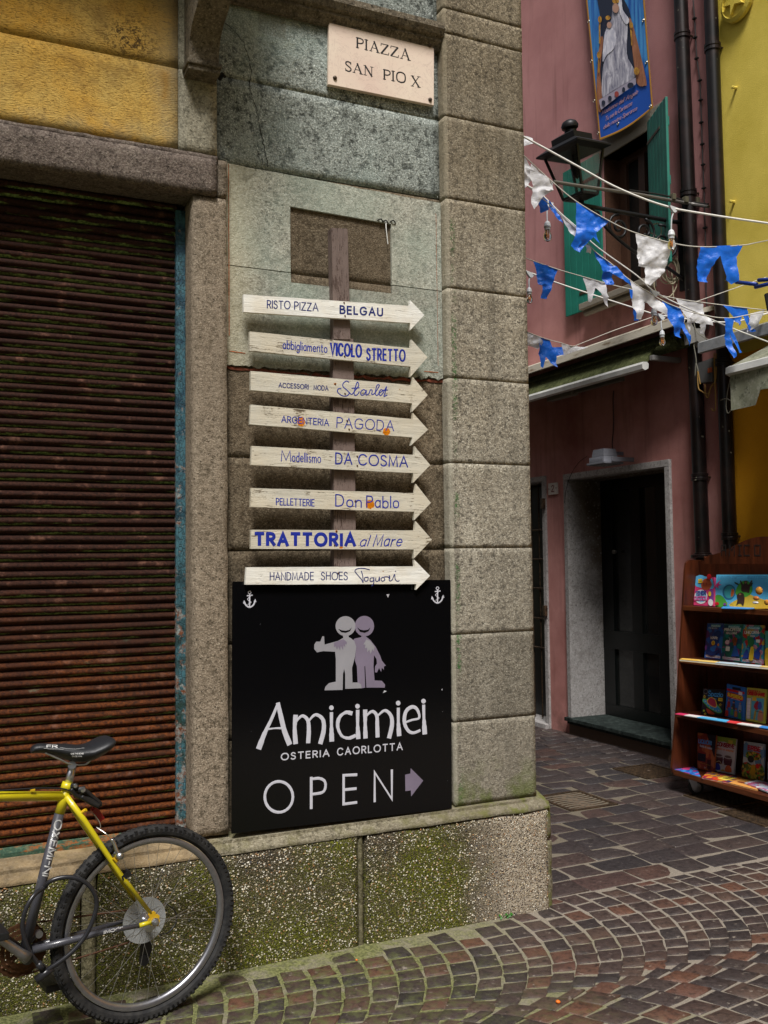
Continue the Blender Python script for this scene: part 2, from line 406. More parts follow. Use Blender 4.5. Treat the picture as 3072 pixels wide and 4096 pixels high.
def ochre(k, o):
    P = k.xyz(); x, z = P[0], P[2]
    wv = k.mr(k.noise(6, 5), .2, .8, -.06, .06)
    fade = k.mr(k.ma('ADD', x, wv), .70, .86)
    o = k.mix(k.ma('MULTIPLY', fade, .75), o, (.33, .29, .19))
    st = boxmask(k, .765, .80, 3.45, 3.585, .015, wob=.02)
    o = k.mix(k.ma('MULTIPLY', st, .6), o, (.42, .21, .03))
    sp = k.ma('MULTIPLY', boxmask(k, .56, .74, 3.60, 3.76, .05, wob=.03), k.mr(k.noise(60, 4, .8), .5, .56))
    o = k.mix(k.ma('MULTIPLY', sp, .9), o, (.06, .035, .02))
    lo = k.ma('MULTIPLY', k.mr(k.ma('ADD', z, wv), 3.36, 3.25), k.mr(k.noise(14, 5), .4, .6))
    o = k.mix(k.ma('MULTIPLY', lo, .5), o, (.27, .28, .2))
    gr = k.mr(k.ma('ADD', z, wv), 3.72, 4.15);  # darker top: vignette shade put into the plaster colour
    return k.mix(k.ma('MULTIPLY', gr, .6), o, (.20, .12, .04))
def comb(k):
    v = k.scl(k.P, (60, 20, 240)); 
    return v
k = N('ochre_plaster', .92, .12)
_c = k.noise(1, 5, .7, vec=k.scl(k.add(k.P, k.scl(k.noise(3, 3, col=True), (.12, .0, .12))), (55, 20, 210)))
o = k.mix(k.mr(k.noise(3.2, 6, .65), .32, .68), (.72, .38, .055), (.66, .47, .15))
o = k.mix(k.mr(k.noise(1.4, 4), .4, .62, 0, .5), o, (.58, .31, .04))
o = k.mix(k.mr(_c, .5, .33), o, (.24, .13, .03)); o = k.mix(k.mr(k.noise(130, 3, .8), .42, .3), o, (.14, .08, .02))
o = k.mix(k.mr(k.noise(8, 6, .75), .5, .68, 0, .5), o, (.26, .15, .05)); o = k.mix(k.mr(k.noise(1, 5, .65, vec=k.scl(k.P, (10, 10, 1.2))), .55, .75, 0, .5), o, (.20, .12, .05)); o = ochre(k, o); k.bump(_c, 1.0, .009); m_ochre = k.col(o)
m_grey = stone('grey_plaster', (.12, .11, .08), (.28, .255, .19), (.42, .39, .3), 170, 6, .6, pits=.3)
m_console = stone('console_stone', (.07, .058, .042), (.17, .14, .10), (.28, .24, .18), 120, 7, .7, streak=.5)
# exposed-pebble concrete of the plinth: moss is a real growth with a shape of its own
def mossf(k):
    P = k.xyz(); x = k.ma('ADD', P[0], k.mr(k.noise(4, 5), .2, .8, -.18, .18)); z = k.ma('ADD', P[2], k.mr(k.noise(6, 5), .2, .8, -.1, .1))
    a = k.mr(x, 2.22, 2.10, 0, 1)
    blob = k.mr(k.noise(2.6, 6, .62, vec=k.add(k.P, (1.3, 0, .4))), .40, .60)
    low = k.mr(z, .42, .12)
    return k.ma('MULTIPLY', a, k.ma('MAXIMUM', blob, k.ma('MULTIPLY', low, .75)))
def peb(k, base):
    ms = mossf(k)
    mc = k.mix(k.mr(k.noise(120, 3), .4, .65), (.034, .040, .003), (.20, .215, .012))
    f = k.ma('MULTIPLY', ms, k.mr(k.noise(95, 3, .8), .36, .52))
    return k.mix(k.ma('MULTIPLY', f, .93), base, mc)
k = N('pebble_concrete', .9, .2)
v = k.vor(175, out='Color'); vd = k.vor(175)
vr = k.xyz(v)[0]
o = k.ramp(vr, (0, (.02, .02, .025)), (.22, (.10, .08, .06)), (.4, (.30, .22, .13)), (.6, (.42, .34, .22)), (.8, (.55, .49, .38)), (1, (.24, .13, .06)))
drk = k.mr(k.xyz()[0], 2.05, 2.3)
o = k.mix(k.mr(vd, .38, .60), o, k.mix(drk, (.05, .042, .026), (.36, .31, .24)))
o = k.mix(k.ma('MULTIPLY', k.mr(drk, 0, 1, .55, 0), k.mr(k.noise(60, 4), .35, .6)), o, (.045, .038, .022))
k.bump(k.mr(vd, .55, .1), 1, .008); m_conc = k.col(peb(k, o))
k = N('pebbles', .55, .45)
o = k.ramp(k.island(), (0, (.50, .46, .37)), (.35, (.66, .62, .53)), (.55, (.50, .40, .25)), (.68, (.60, .50, .32)), (.78, (.05, .05, .06)), (.88, (.30, .15, .06)), (1, (.45, .42, .38)))
for e in k.t.nodes:
    if e.type == 'VALTORGB': e.color_ramp.interpolation = 'CONSTANT'
ms = mossf(k); o = k.mix(k.ma('MULTIPLY', ms, k.mr(k.noise(150, 2), .48, .58)), o, (.10, .115, .02)); m_peb = k.col(o)
def capx(k, o):
    f = k.mr(k.noise(9, 6, .7), .46, .62); o = k.mix(k.ma('MULTIPLY', f, .7), o, (.13, .12, .05))
    x = k.xyz()[0]; o = k.mix(k.mr(x, 1.0, .86, 0, .65), o, k.mix(k.mr(k.noise(8, 6, .7), .38, .62), (.13, .085, .045), (.36, .25, .13)))
    return k.mix(k.ma('MULTIPLY', k.mr(k.xyz()[0], 2.0, 2.4), k.mr(k.noise(18, 4), .45, .6, 0, .6)), o, (.12, .14, .02))
m_cap = stone('plinth_cap', (.12, .105, .07), (.29, .255, .18), (.45, .41, .31), 150, 6, .7, streak=.2, extra=capx)
m_black = flat('black_gap', (.012, .011, .01), .95, var=.3)
m_redline = flat('red_line_paint', (.33, .10, .035), .9, var=.35, sc=90)
m_crack = flat('crack_shadow', (.012, .012, .01), 1, var=.2)
# ================================================================== the stone corner building
B = thing('stone_building', 'weathered stone corner building with rusty roller shutter, fluted pillar and pebble plinth', 'building', (2.49, 0.4, 0))
ZJ = [.505, .873, 1.262, 1.649, 2.034, 2.422, 2.834, 3.250, 3.636, 4.028, 4.147, 4.55, 4.95, 5.35]
# core behind everything
box('core_wall', m_grey, B, -3.2, .84, .50, 8.5, -.3, 5.5, 0)
box('core_wall', m_grey, B, .84, 2.45, .27, 8.5, -.3, 5.5, 0)
box('core_wall', m_grey, B, -3.2, .84, .255, .5, 3.13, 5.5, 0)
# corner pillar, block on block
for i in range(len(ZJ)-1):
    bm = nb(); rough(bm, 2.062, 2.492+random.uniform(-.002, .002), .05, .47, ZJ[i]+.0007, ZJ[i+1]-.0007, .022, .0020, .0006, i)
    mk('stone_block', bm, m_pillar, B, smooth=True)
# recessed panel between jamb and pillar: brown courses below, green-washed courses above
for (a, b, mt, yy) in ((.44, .873, m_brown, .112), (.873, 1.262, m_brown, .11), (1.262, 1.645, m_brown, .111), (1.645, 2.03, m_brown, .109), (2.03, 2.42, m_brown, .111), (2.42, 2.83, m_brown, .111), (2.83, 3.262, m_brown, .111),
                       (3.268, 3.636, m_green, .108), (3.636, 3.97, m_green, .109), (4.07, 4.5, m_green, .11), (4.5, 5.3, m_green, .11)):
    x0 = 1.0 if a > 3.2 else 1.043
    bm = nb(); rough(bm, x0, 2.0605, yy, .27, a+.0007, b-.0007, .035, .0020, .0004, a*9); mk('stone_block', bm, mt, B, smooth=True)
# plaster coat with its torn lower edge and the square hole where a sign hung
def onp(px, py, y): p = on(px, py, 1, y); return Vector((p.x, y, p.z))
def plaster(pts, holes, y0, y1):
    bm = nb(); P = [[Vector((x, y0, z)) for x, z in pts]]+[[Vector((x, y0, z)) for x, z in h] for h in holes]
    al = [v for p in P for v in p]; F = [bm.verts.new(v) for v in al]; Bk = [bm.verts.new(v+Vector((0, y1-y0, 0))) for v in al]
    for t in tessellate_polygon(P): bm.faces.new([F[i] for i in t])
    i = 0
    for p in P:
        for j in range(len(p)):
            a, b = i+j, i+(j+1) % len(p); bm.faces.new((F[a], Bk[a], Bk[b], F[b]))
        i += len(p)
    bmesh.ops.recalc_face_normals(bm, faces=bm.faces); return bm
def jag(x0, z0, x1, z1, st, am, sd=0):
    n = int(abs(x1-x0)/st); return [(x0+(x1-x0)*i/n, z0+(z1-z0)*i/n+noise.noise(Vector((i*.7+sd, sd, 0)))*am+(random.random()-.5)*am*.5) for i in range(n+1)]
hx0, hx1, hz0, hz1 = 1.327, 1.806, 2.793, 3.12
mk('plaster_coat', plaster([(1.044, 2.829)]+jag(1.044, 2.412, 2.059, 2.424, .012, .016, 3)+[(2.059, 2.829)]+[(hx1, 2.829), (hx1, hz0), (hx0+.002, hz0-.004), (hx0, 2.829)], [], .098, .1105), m_plaster, B)
mk('plaster_coat', plaster([(hx0, 2.833), (hx0, hz1), (hx1, hz1-.01), (hx1, 2.833), (2.059, 2.833), (2.059, 3.243)]+jag(2.059, 3.243, 1.044, 3.262, .05, .004, 8)+[(1.044, 2.833)], [], .098, .1105), m_plaster, B)
bm = nb()
for q in (jag(1.046, 2.404, 1.5, 2.398, .02, .012, 5), jag(1.62, 2.405, 2.058, 2.413, .02, .010, 9)):
    ribbon(bm, [Vector((x, .1075, z)) for x, z in q], [random.uniform(.006, .016) for _ in q], Vector((0, -1, 0)), .002)
mk('exposed_brick_edge', bm, flat('exposed_brick', (.20, .055, .03), .95, var=.5, sc=80), B)
for L, wd in (([(1.0565, 3.258), (1.0565, 2.47)], .0042), ([(1.0565, 2.47), (1.13, 2.466)], .004), ([(2.034, 3.19), (2.034, 2.8), (2.034, 2.455)], .0022), ([(2.034, 2.452), (1.955, 2.452)], .004)):
    bm = nb(); pp = []
    for (xa, za), (xb, zb) in zip(L, L[1:]):
        for i in range(12): pp.append(Vector((xa+(xb-xa)*i/12+random.uniform(-.0005, .0005), .098, za+(zb-za)*i/12)))
    ribbon(bm, [q+Vector((0, -.0012, 0)) for q in pp], [wd*random.uniform(.6, 1.1) for _ in pp], Vector((0, -1, 0)), .0006); mk('painted_line', bm, m_redline, B)
# hairline crack running down from the console
bm = nb()
def crack(pts, y, w, M):
    q = [onp(*M(*p), y) for p in pts]; r = []
    for a, b in zip(q, q[1:]):
        n = max(2, int((b-a).length/.012)); r += [a+(b-a)*i/n+Vector((random.uniform(-.003, .003), 0, random.uniform(-.002, .002))) for i in range(n)]
    ribbon(bm, r, [w*random.uniform(.3, 1.2) for _ in r], Vector((0, -1, 0)), .0004)
crack([(115, 105), (165, 150), (205, 200), (232, 280), (245, 335), (232, 400), (245, 460), (270, 520), (280, 590), (300, 680), (318, 760), (315, 810)], .1055, .0032, Z2)
crack([(270, 455), (290, 450)], .1055, .003, Z2); crack([(172, 480), (180, 520), (215, 550)], .1055, .0022, Z2)
mk('crack', bm, m_crack, B)
# top moulding over the plaque
bm = nb()
prof = [(.112, 3.955), (.085, 3.958), (.080, 3.972), (.060, 3.990), (.062, 4.004), (.044, 4.012), (.030, 4.035), (.030, 4.062), (.05, 4.066), (.112, 4.07)]
x0, x1 = 1.0, 2.06; A = [bm.verts.new((x0, y, z)) for y, z in prof]; Q = [bm.verts.new((x1, y, z)) for y, z in prof]
for i in range(len(prof)-1): bm.faces.new((A[i], Q[i], Q[i+1], A[i+1]))
bmesh.ops.recalc_face_normals(bm, faces=bm.faces); mk('cornice', bm, m_console, B)
# jamb and stones beside the lintel
bm = nb(); rough(bm, .892, 1.041, .05, .262, .515, 3.092, .03, .0018, .007, 43); mk('jamb_stone', bm, m_jamb, B, smooth=True)
bm = nb(); rough(bm, .996, 1.0405, .052, .262, 3.096, 3.252, .02, .0016, .004, 45); mk('jamb_stone', bm, m_jamb, B, smooth=True)
bm = nb(); rough(bm, -2.1, .992, .032, .262, 3.093, 3.243, .03, .0026, .004, 47); mk('lintel', bm, m_lintel, B, smooth=True)
bm = nb(); rough(bm, -2.1, 1.0, .045, .262, 3.240, 3.264, .018, .0065, .004, 49); mk('lintel_mortar', bm, m_lintel, B, smooth=True)
box('wall', m_jamb, B, -3.2, -2.1, .05, .5, -.2, 3.26)
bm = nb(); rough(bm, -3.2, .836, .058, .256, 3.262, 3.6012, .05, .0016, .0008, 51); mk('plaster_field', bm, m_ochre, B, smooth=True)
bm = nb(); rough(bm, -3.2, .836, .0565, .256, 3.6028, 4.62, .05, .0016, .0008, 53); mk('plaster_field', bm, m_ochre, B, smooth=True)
bm = nb(); rough(bm, .838, .997, .056, .265, 3.262, 3.6012, .04, .0016, .0008, 55); mk('plaster_field', bm, m_grey, B, smooth=True)
bm = nb(); rough(bm, .838, .997, .058, .265, 3.6028, 4.62, .04, .0016, .0008, 57); mk('plaster_field', bm, m_grey, B, smooth=True)
# curved console carrying the balcony above
pr = []
for q in ((1410, 452), (1425, 300), (1447, 180), (1500, 0)):
    p = on(*Z1(*q), 0, .985); pr.append((p.y, p.z))
zt = 4.62
arc = [(.05, 3.60), (-.02, 3.61)]
c = [(v.x, v.y) for v in smoothpath([Vector((y, z, 0)) for y, z in [(-.02, 3.605)]+pr[1:]+[(pr[-1][0]-(pr[-2][0]-pr[-1][0])*1.6, pr[-1][1]+.17), (pr[-1][0]-.55, zt-.02)]])]

c = [(y, z) for y, z in c if z < zt]
poly = [(.058, 3.605)]+c+[(c[-1][0], zt), (.058, zt)]
bm = nb(); prism(bm, [(.862, y, z) for y, z in poly], (.122, 0, 0)); mk('console', bm, m_console, B)
bm = nb(); bx(bm, .853, .993, -.040, .06, 3.588, 3.606, .004); bx(bm, .858, .988, -.030, .06, 3.566, 3.589, .005); mk('console_moulding', bm, m_console, B)
box('balcony', m_console, B, -3.2, 1.05, -.55, .06, 4.62, 4.74, .01)
box('shading_eaves', m_console, B, -3.2, 2.6, -.2, .3, 5.5, 5.7, .01)  # eaves out of view, added to shade the top of the wall
# plinth
bm = nb()
def capprof():
    return [(.02, .452), (.0, .453), (-.001, .459), (.001, .468), (.012, .476), (.05, .502), (.14, .514), (.14, .44)]
xs = [-3.2+i*.05 for i in range(115)]; xs = [x for x in xs if x < 2.49]+[2.51, 2.53, 2.542]
rows = []
for x in xs:
    end = max(0, (x-2.50)/.042); r = []
    for j, (y, z) in enumerate(capprof()):
        d = noise.noise(Vector((x*9, j*.3, 1)))*.004; r.append(bm.verts.new((x, y+d+end*.012*(j < 6), z+d*.6-end*.012*(j in (3, 4, 5)))))
    rows.append(r)
for A, Q in zip(rows, rows[1:]):
    for j in range(len(A)-1): bm.faces.new((A[j], Q[j], Q[j+1], A[j+1]))
bm.faces.new(rows[-1])
bmesh.ops.recalc_face_normals(bm, faces=bm.faces)
mk('plinth_cap', bm, m_cap, B, smooth=True)
bm = nb(); rough(bm, 2.435, 2.562, .020, .75, .30, .486, .03, .003, .014, 63); rough(bm, 2.435, 2.566, .024, .75, -.05, .303, .03, .004, .012, 65); mk('plinth_return', bm, m_cap, B, smooth=True)
box('plinth_core', m_cap, B, -3.2, 2.44, .03, .4, -.2, .5, 0)
box('shutter_sill', m_cap, B, -2.1, .893, .052, .5, .40, .492, .006)
m_mj = stone('mossy_joint', (.06, .055, .025), (.19, .17, .10), (.30, .27, .17), 150, 6, .6)
PEB = [(-1.6, -.42), (-.385, .468), (.522, 1.575), (1.600, 2.528)]
for a, b in ((-.42, -.385), (.468, .522), (1.575, 1.600)):
    bm = nb(); rough(bm, a, b, .008, .05, -.04, .4515, .02, .0025, .004, a*7); mk('plinth_joint', bm, m_mj, B, smooth=True)
base = []
for sgn in (0,):
    t = bmesh.new(); bmesh.ops.create_icosphere(t, subdivisions=1, radius=1); base = [v.co.copy() for v in t.verts]; bf = [[v.index for v in f.verts] for f in t.faces]; t.free()
rp = random.Random(11)
for a, b in PEB:
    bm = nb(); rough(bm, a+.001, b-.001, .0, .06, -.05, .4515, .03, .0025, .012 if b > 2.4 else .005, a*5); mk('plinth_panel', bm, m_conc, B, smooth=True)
    V = []; F = []; n = int((b-a)*(3300 if b > 0 else 800)); 
    for _ in range(n):
        x = rp.uniform(a+.01, b-.012); z = rp.uniform(.0, .447); s = rp.choice((.0016, .0018, .002, .0022, .0026, .003, .0036))*rp.uniform(.9, 1.2)
        if x > 2.15: s *= .85
        rot = Matrix.Rotation(rp.uniform(0, 3.14), 3, 'Y'); el = rp.uniform(1., 1.7)
        c0 = Vector((x, .0005, z)); k0 = len(V)
        for v in base: V.append(tuple(c0+rot @ Vector((v.x*s*el, v.y*s*.8, v.z*s))))
        F += [[i+k0 for i in f] for f in bf]
    me = bpy.data.meshes.new('pebbles'); me.from_pydata([tuple(Vector(v)-org(B)) for v in V], [], F); me.materials.append(m_peb)
    for p in me.polygons: p.use_smooth = True
    o = bpy.data.objects.new('pebbles', me); link(o, B); o['kind'] = 'stuff'
# ------------------------------------------------------------------ roller shutter
k = N('rusty_shutter', .85, .12)
oz = k.xyz(k.obj())[2]; P = k.xyz(); rr_ = k.rnd()
low = k.mr(k.ma('ADD', P[2], k.mr(k.noise(3, 5), .2, .8, -.35, .35)), 1.5, .85)
rust = k.mix(k.mr(k.noise(110, 5, .8), .38, .62), (.009, .0045, .004), (.050, .019, .012))
rust2 = k.mix(k.mr(k.noise(75, 5, .8), .4, .62), (.026, .009, .005), (.16, .045, .010))
o = k.mix(low, rust, rust2); o = k.mix(k.mr(rr_, .4, 1, 0, .5), o, (.02, .009, .007)); o = k.mix(k.mr(k.noise(1, 5, .65, vec=k.scl(k.P, (22, 22, 1.5))), .55, .7, 0, .6), o, (.018, .012, .008)); o = k.mix(k.mr(k.noise(11, 5, .7), .58, .68, 0, .6), o, (.16, .075, .05))
fl = k.noise(1, 5, .7, vec=k.scl(k.P, (16, 10, 90)))
band = k.mr(k.ma('ADD', oz, k.mr(fl, .3, .7, -.0055, .0055)), -.0085, -.0115)
band = k.ma('MULTIPLY', band, k.mr(k.noise(1, 4, .6, vec=k.scl(k.P, (3, 3, 26))), .47, .55))
o = k.mix(band, o, k.mix(k.mr(k.noise(90, 3), .4, .6), (.05, .085, .025), (.20, .27, .09)))
pt = k.mr(k.noise(1, 6, .75, vec=k.scl(k.P, (5, 5, 22))), .63, .69); pt = k.ma('MULTIPLY', pt, low)
o = k.mix(pt, o, (.07, .13, .08))
k.bump(k.noise(150, 4), .5, .003); k.b.inputs['Metallic'].default_value = 0; m_rust = k.col(o)
sh = bpy.data.objects.new('roller_shutter', None); link(sh, B); sh.location = Vector((0, .2, .5))-org(B)
bm = nb(); pitch = .0346; prof = []
for i in range(9):
    t = i/8; prof.append((-.0135*math.sin(math.pi*t)**.75, -.0155+.0285*t))
prof = [(.004, -.0173), (.002, -.0165)]+prof+[(.003, .0142), (.006, .0173)]
n = 60; cols = []
for i in range(n+1):
    x = -2.1+(.862+2.1)*i/n; cols.append([bm.verts.new((x, y+noise.noise(Vector((x*4, 0, j)))*.0006, z+noise.noise(Vector((x*2.3, 4, 0)))*.0012)) for j, (y, z) in enumerate(prof)])
for A, Q in zip(cols, cols[1:]):
    for j in range(len(prof)-1): bm.faces.new((A[j], Q[j], Q[j+1], A[j+1]))
bmesh.ops.recalc_face_normals(bm, faces=bm.faces)
me = bpy.data.meshes.new('slat'); bm.to_mesh(me); bm.free(); me.materials.append(m_rust)
for p in me.polygons: p.use_smooth = True
for i in range(76):
    o = bpy.data.objects.new('slat', me); link(o, sh); o.location = (0, random.uniform(-.0015, .0015), .055+pitch*i)
k = N('teal_flaking_paint', .6, .4)
v = k.vor(85, vec=k.scl(k.add(k.P, k.scl(k.noise(40, 3, col=True), (.02, .02, .02))), (1, 1, .45)), feature='DISTANCE_TO_EDGE'); z = k.xyz()[2]
pk = k.mix(k.mr(z, 2.0, 1.0), (.008, .042, .07), (.014, .04, .032)); pk = k.mix(k.mr(k.noise(20, 4), .4, .6), pk, (.045, .13, .16))
fl = k.mr(k.ma('ADD', k.noise(18, 6, .7), k.mr(z, 2.4, .6, -.10, .03)), .5, .56)
o = k.mix(k.mr(v, .05, .02, 0, .6), pk, (.012, .03, .035)); o = k.mix(fl, o, k.mix(k.mr(k.noise(60, 4), .4, .6), (.16, .05, .018), (.24, .27, .26)))
k.bump(k.mr(v, 0, .08), .8, .004); m_teal = k.col(o)
def subm(name, mat, par, bm): return mk(name, bm, mat, par)
bm = nb(); bx(bm, .853, .8915, .168, .215, .494, 3.06, .002); mk('guide_rail', bm, m_teal, sh)
bm = nb(); bx(bm, -2.1, .855, .212, .23, 3.05, 3.12, 0); mk('shutter_box', bm, m_black, sh)
k = N('green_bottom_bar', .7, .35)
nz = k.noise(1, 6, .75, vec=k.scl(k.P, (14, 14, 40)))
o = k.mix(k.mr(nz, .42, .5), (.30, .10, .025), (.04, .09, .06)); o = k.mix(k.mr(k.noise(80, 4), .5, .6, 0, .5), o, (.12, .2, .12)); k.bump(nz, .6, .004)
bm = nb(); rough(bm, -2.1, .858, .185, .215, .497, .538, .04, .0012, .004, 3); mk('bottom_bar', bm, k.col(o), sh)
bm = nb(); bx(bm, -2.1, .858, .16, .212, .4925, .4965, 0); mk('bottom_flange', bm, flat('rust_edge', (.25, .08, .02), .9, var=.5), sh)
# ================================================================== plaque
k = N('pink_marble', .35, .5)
v1 = k.noise(7, 7, .7, dist=1.5); vein = k.mr(k.ma('ABSOLUTE', k.ma('SUBTRACT', v1, .5)), 0, .012, 1, 0)
o = k.mix(k.mr(k.noise(4, 5), .35, .65), (.72, .56, .47), (.78, .66, .54)); o = k.mix(k.ma('MULTIPLY', vein, .45), o, (.42, .30, .26)); o = k.mix(k.mr(k.noise(120, 3), .62, .72, 0, .4), o, (.4, .3, .28))
m_marble = k.col(o)
PY = .083
PL = thing('street_name_plaque', 'pink marble street plaque reading PIAZZA SAN PIO X above the arrow signs', 'sign', (1.76, .1, 3.68))
q = [onp(*Z2(*p), PY) for p in ((612, 77), (1110, 188), (1109, 500), (608, 400))]
bm = nb(); prism(bm, q, (0, .02, 0)); bmesh.ops.bevel(bm, geom=[e for e in bm.edges if len(e.link_faces) == 2 and e.calc_face_angle(0) > .5], offset=.002, segments=2, affect='EDGES'); mk('slab', bm, m_marble, PL)
m_bolt = flat('bronze_bolt', (.07, .05, .035), .5, .6)
for p in ((639, 103), (1088, 216), (1090, 473), (639, 370)):
    c = onp(*Z2(*p), PY); bm = nb(); lathe(bm, [(.0, .009), (.005, .0085), (.009, .005), (.0095, 0)], c, (0, -1, 0), 12); mk('bolt', bm, m_bolt, PL, smooth=True)
# roman capitals: thick and thin strokes with serifs.  (width, x, thickness, points)
SER = {'P': (.56, [(1.0, '.1,0 .1,1'), (.45, '0,.02 .22,.02'), (.45, '0,.98 .3,.98'), (.75, '~.1,.98 .38,.97 .55,.86 .55,.62 .36,.48 .14,.48')]),
 'I': (.26, [(1.0, '.13,0 .13,1'), (.45, '0,.02 .26,.02'), (.45, '0,.98 .26,.98')]),
 'A': (.78, [(.5, '.1,.02 .4,1'), (1.0, '.38,1 .7,.02'), (.4, '.2,.36 .58,.36'), (.42, '0,.02 .2,.02'), (.42, '.56,.02 .84,.02')]),
 'Z': (.66, [(.5, '.04,.97 .6,.97'), (1.0, '.58,.95 .05,.05'), (.5, '.02,.03 .62,.03'), (.42, '.04,.97 .02,.78'), (.42, '.62,.03 .65,.24')]),
 'S': (.5, [(.8, '~.46,.86 .34,.97 .2,.98 .07,.88 .08,.68 .26,.53 .44,.38 .48,.2 .38,.05 .22,.01 .06,.1'), (.4, '.47,1 .47,.74'), (.4, '.04,0 .03,.26')]),
 'N': (.8, [(.5, '.12,0 .12,.98'), (1.0, '.12,.98 .66,.02'), (.5, '.66,.02 .66,.98'), (.42, '0,.02 .24,.02'), (.42, '0,.98 .16,.98'), (.42, '.54,.98 .78,.98')]),
 'O': (.78, [(.85, '~.39,0 .16,.08 .05,.3 .05,.7 .16,.92 .39,1 .62,.92 .73,.7 .73,.3 .62,.08 .39,0')]),
 'X': (.76, [(1.0, '.1,.98 .66,.02'), (.5, '.64,.98 .1,.02'), (.42, '0,.98 .24,.98'), (.42, '.52,.98 .76,.98'), (.42, '0,.02 .22,.02'), (.42, '.52,.02 .78,.02')]), ' ': (.3, [])}
def serif(bm, s, M, a, b, ha, hb, w, sp=.13):
    W = sum(SER[c][0]+sp for c in s)-sp; x = 0
    for c in s:
        for t, st in SER[c][1]:
            pts = [tuple(map(float, q.split(','))) for q in st.replace('~', '').split()]
            if '~' in st: pts = [tuple(v)[:2] for v in smoothpath([(p[0], p[1], 0) for p in pts], 5)]
            P = []
            for u, v in pts:
                tt = (x+u)/W; h = ha+(hb-ha)*tt; P.append(M(a[0]+(b[0]-a[0])*tt, a[1]+(b[1]-a[1])*tt-v*h))
            ribbon(bm, P, w*t, Vector((0, -1, 0)), .0005)
        x += SER[c][0]+sp
m_ink = flat('black_inlay', (.012, .011, .012), .5)
MP = lambda x, y: onp(*Z2(x, y), PY)
bm = nb(); serif(bm, 'PIAZZA', MP, (740, 225), (995, 288), 48, 50, .0082); mk('lettering', bm, m_ink, PL); bm = nb(); serif(bm, 'SAN', MP, (688, 335), (822, 365), 46, 46, .008)
mk('lettering', bm, m_ink, PL); bm = nb(); serif(bm, 'PIO', MP, (868, 375), (975, 395), 46, 48, .008); mk('lettering', bm, m_ink, PL); bm = nb(); serif(bm, 'X', MP, (1000, 408), (1044, 416), 50, 52, .008)
mk('lettering', bm, m_ink, PL)

# unseen house across the square, added to block low sky and darken reflections
OH = thing('unseen_piazza_house', 'unseen grey house added across the square to block low sky light', 'house', (1, -13, 0))
box('wall', m_grey, OH, -9, 12, -14, -13, -.2, 8.5, 0); box('roof', m_console, OH, -9.4, 12.4, -14.5, -12.5, 8.5, 8.8, 0)
for i in range(6):
    for j in range(3):
        w_ = box('window', m_console, OH, -7.6+i*3.2, -6.5+i*3.2, -12.999, -12.95, .9+j*2.7, 2.4+j*2.7, 0); box('pane', m_black, w_, -7.5+i*3.2, -6.6+i*3.2, -12.949, -12.94, 1+j*2.7, 2.3+j*2.7, 0)
# ================================================================== ground and paving
k = N('mortar', .95, .1)
g = k.noise(260, 3, .8); P = k.xyz()
o = k.mix(k.mr(g, .35, .68), (.15, .13, .105), (.40, .35, .295))
o = k.mix(k.mr(P[1], .05, .9, 0, .75), o, (.12, .10, .07))
ms = k.ma('MULTIPLY', k.mr(k.ma('ADD', P[0], k.mr(k.noise(3, 4), .2, .8, -.5, .5)), 2.5, 1.75), k.mr(k.noise(7, 5, .7), .32, .52))
o = k.mix(k.ma('MULTIPLY', ms, .85), o, k.mix(k.mr(k.noise(90, 3), .4, .6), (.075, .09, .02), (.22, .23, .08)))
k.bump(g, .8, .006); m_mortar = k.col(o)
gm = nb()
xs = [-60, -8, -2]+[-.5+i*.05 for i in range(90)]+[4.4, 5.3, 60]; ys = [-60, -4, -2]+[-1.5+i*.05 for i in range(36)]+[.35+i*.2 for i in range(10)]+[3, 9, 60]
def gz(x, y):
    v = noise.noise(Vector((x*6, y*6, 0)))*.003; t = max(0, min(1, (y+.16)/.14)) if y < .05 and x < 2.5 else 0
    return .0002+v*.7+t*.004
GV = [[gm.verts.new((x, y, gz(x, y) if -2 < x < 5.3 and -2 < y < 3 else -.004)) for x in xs] for y in ys]
for j in range(len(ys)-1):
    for i in range(len(xs)-1): gm.faces.new((GV[j][i], GV[j][i+1], GV[j+1][i+1], GV[j+1][i]))
GR = mk('ground', gm, m_mortar, kind='structure', smooth=True)
def settmat(name, moss):
    k = N(name, .62, .4); r = k.rnd()
    o = k.ramp(r, (0, (.014, .013, .016)), (.2, (.042, .030, .030)), (.38, (.062, .036, .030)), (.5, (.024, .023, .026)), (.65, (.088, .052, .038)), (.80, (.050, .036, .034)), (.93, (.135, .055, .030)), (1, (.105, .046, .034)))
    if moss:
        o = k.mix(.15, o, (.075, .046, .036))
    else:
        o = k.mix(.5, o, (.036, .031, .034))
    g = k.noise(330, 3, .8); o = k.mix(k.mr(g, .5, .75, 0, .6), o, (.20, .17, .15)); o = k.mix(k.mr(k.noise(40, 5, .7), .52, .3, 0, .85), o, (.010, .008, .008)); o = k.mix(k.mr(k.noise(9, 4), .35, .7, 0, .35), o, (.018, .016, .018))
    ed = k.noise(24, 5, .7, vec=k.add(k.P, (2, 2, 2)))
    o = k.mix(k.mr(ed, .62, .68, 0, .65 if moss else .35), o, (.30, .26, .22))
    if moss:
        P = k.xyz(); f = k.ma('MULTIPLY', k.mr(k.ma('ADD', P[0], k.mr(k.noise(3, 4), .2, .8, -.5, .5)), 2.3, 1.3), k.mr(k.noise(22, 6, .75), .46, .6))
        o = k.mix(k.ma('MULTIPLY', f, .7), o, (.09, .10, .035))
    k.set(Roughness=k.mr(k.noise(60, 4), 0.3, .7, .28, .62)); k.bump(k.ma('ADD', g, k.ma('MULTIPLY', k.noise(70, 4), 2)), .5, .004)
    return k.col(o)
m_cob = settmat('porphyry_sett', True); m_slab = settmat('porphyry_slab', False)
CT = CAM.copy()
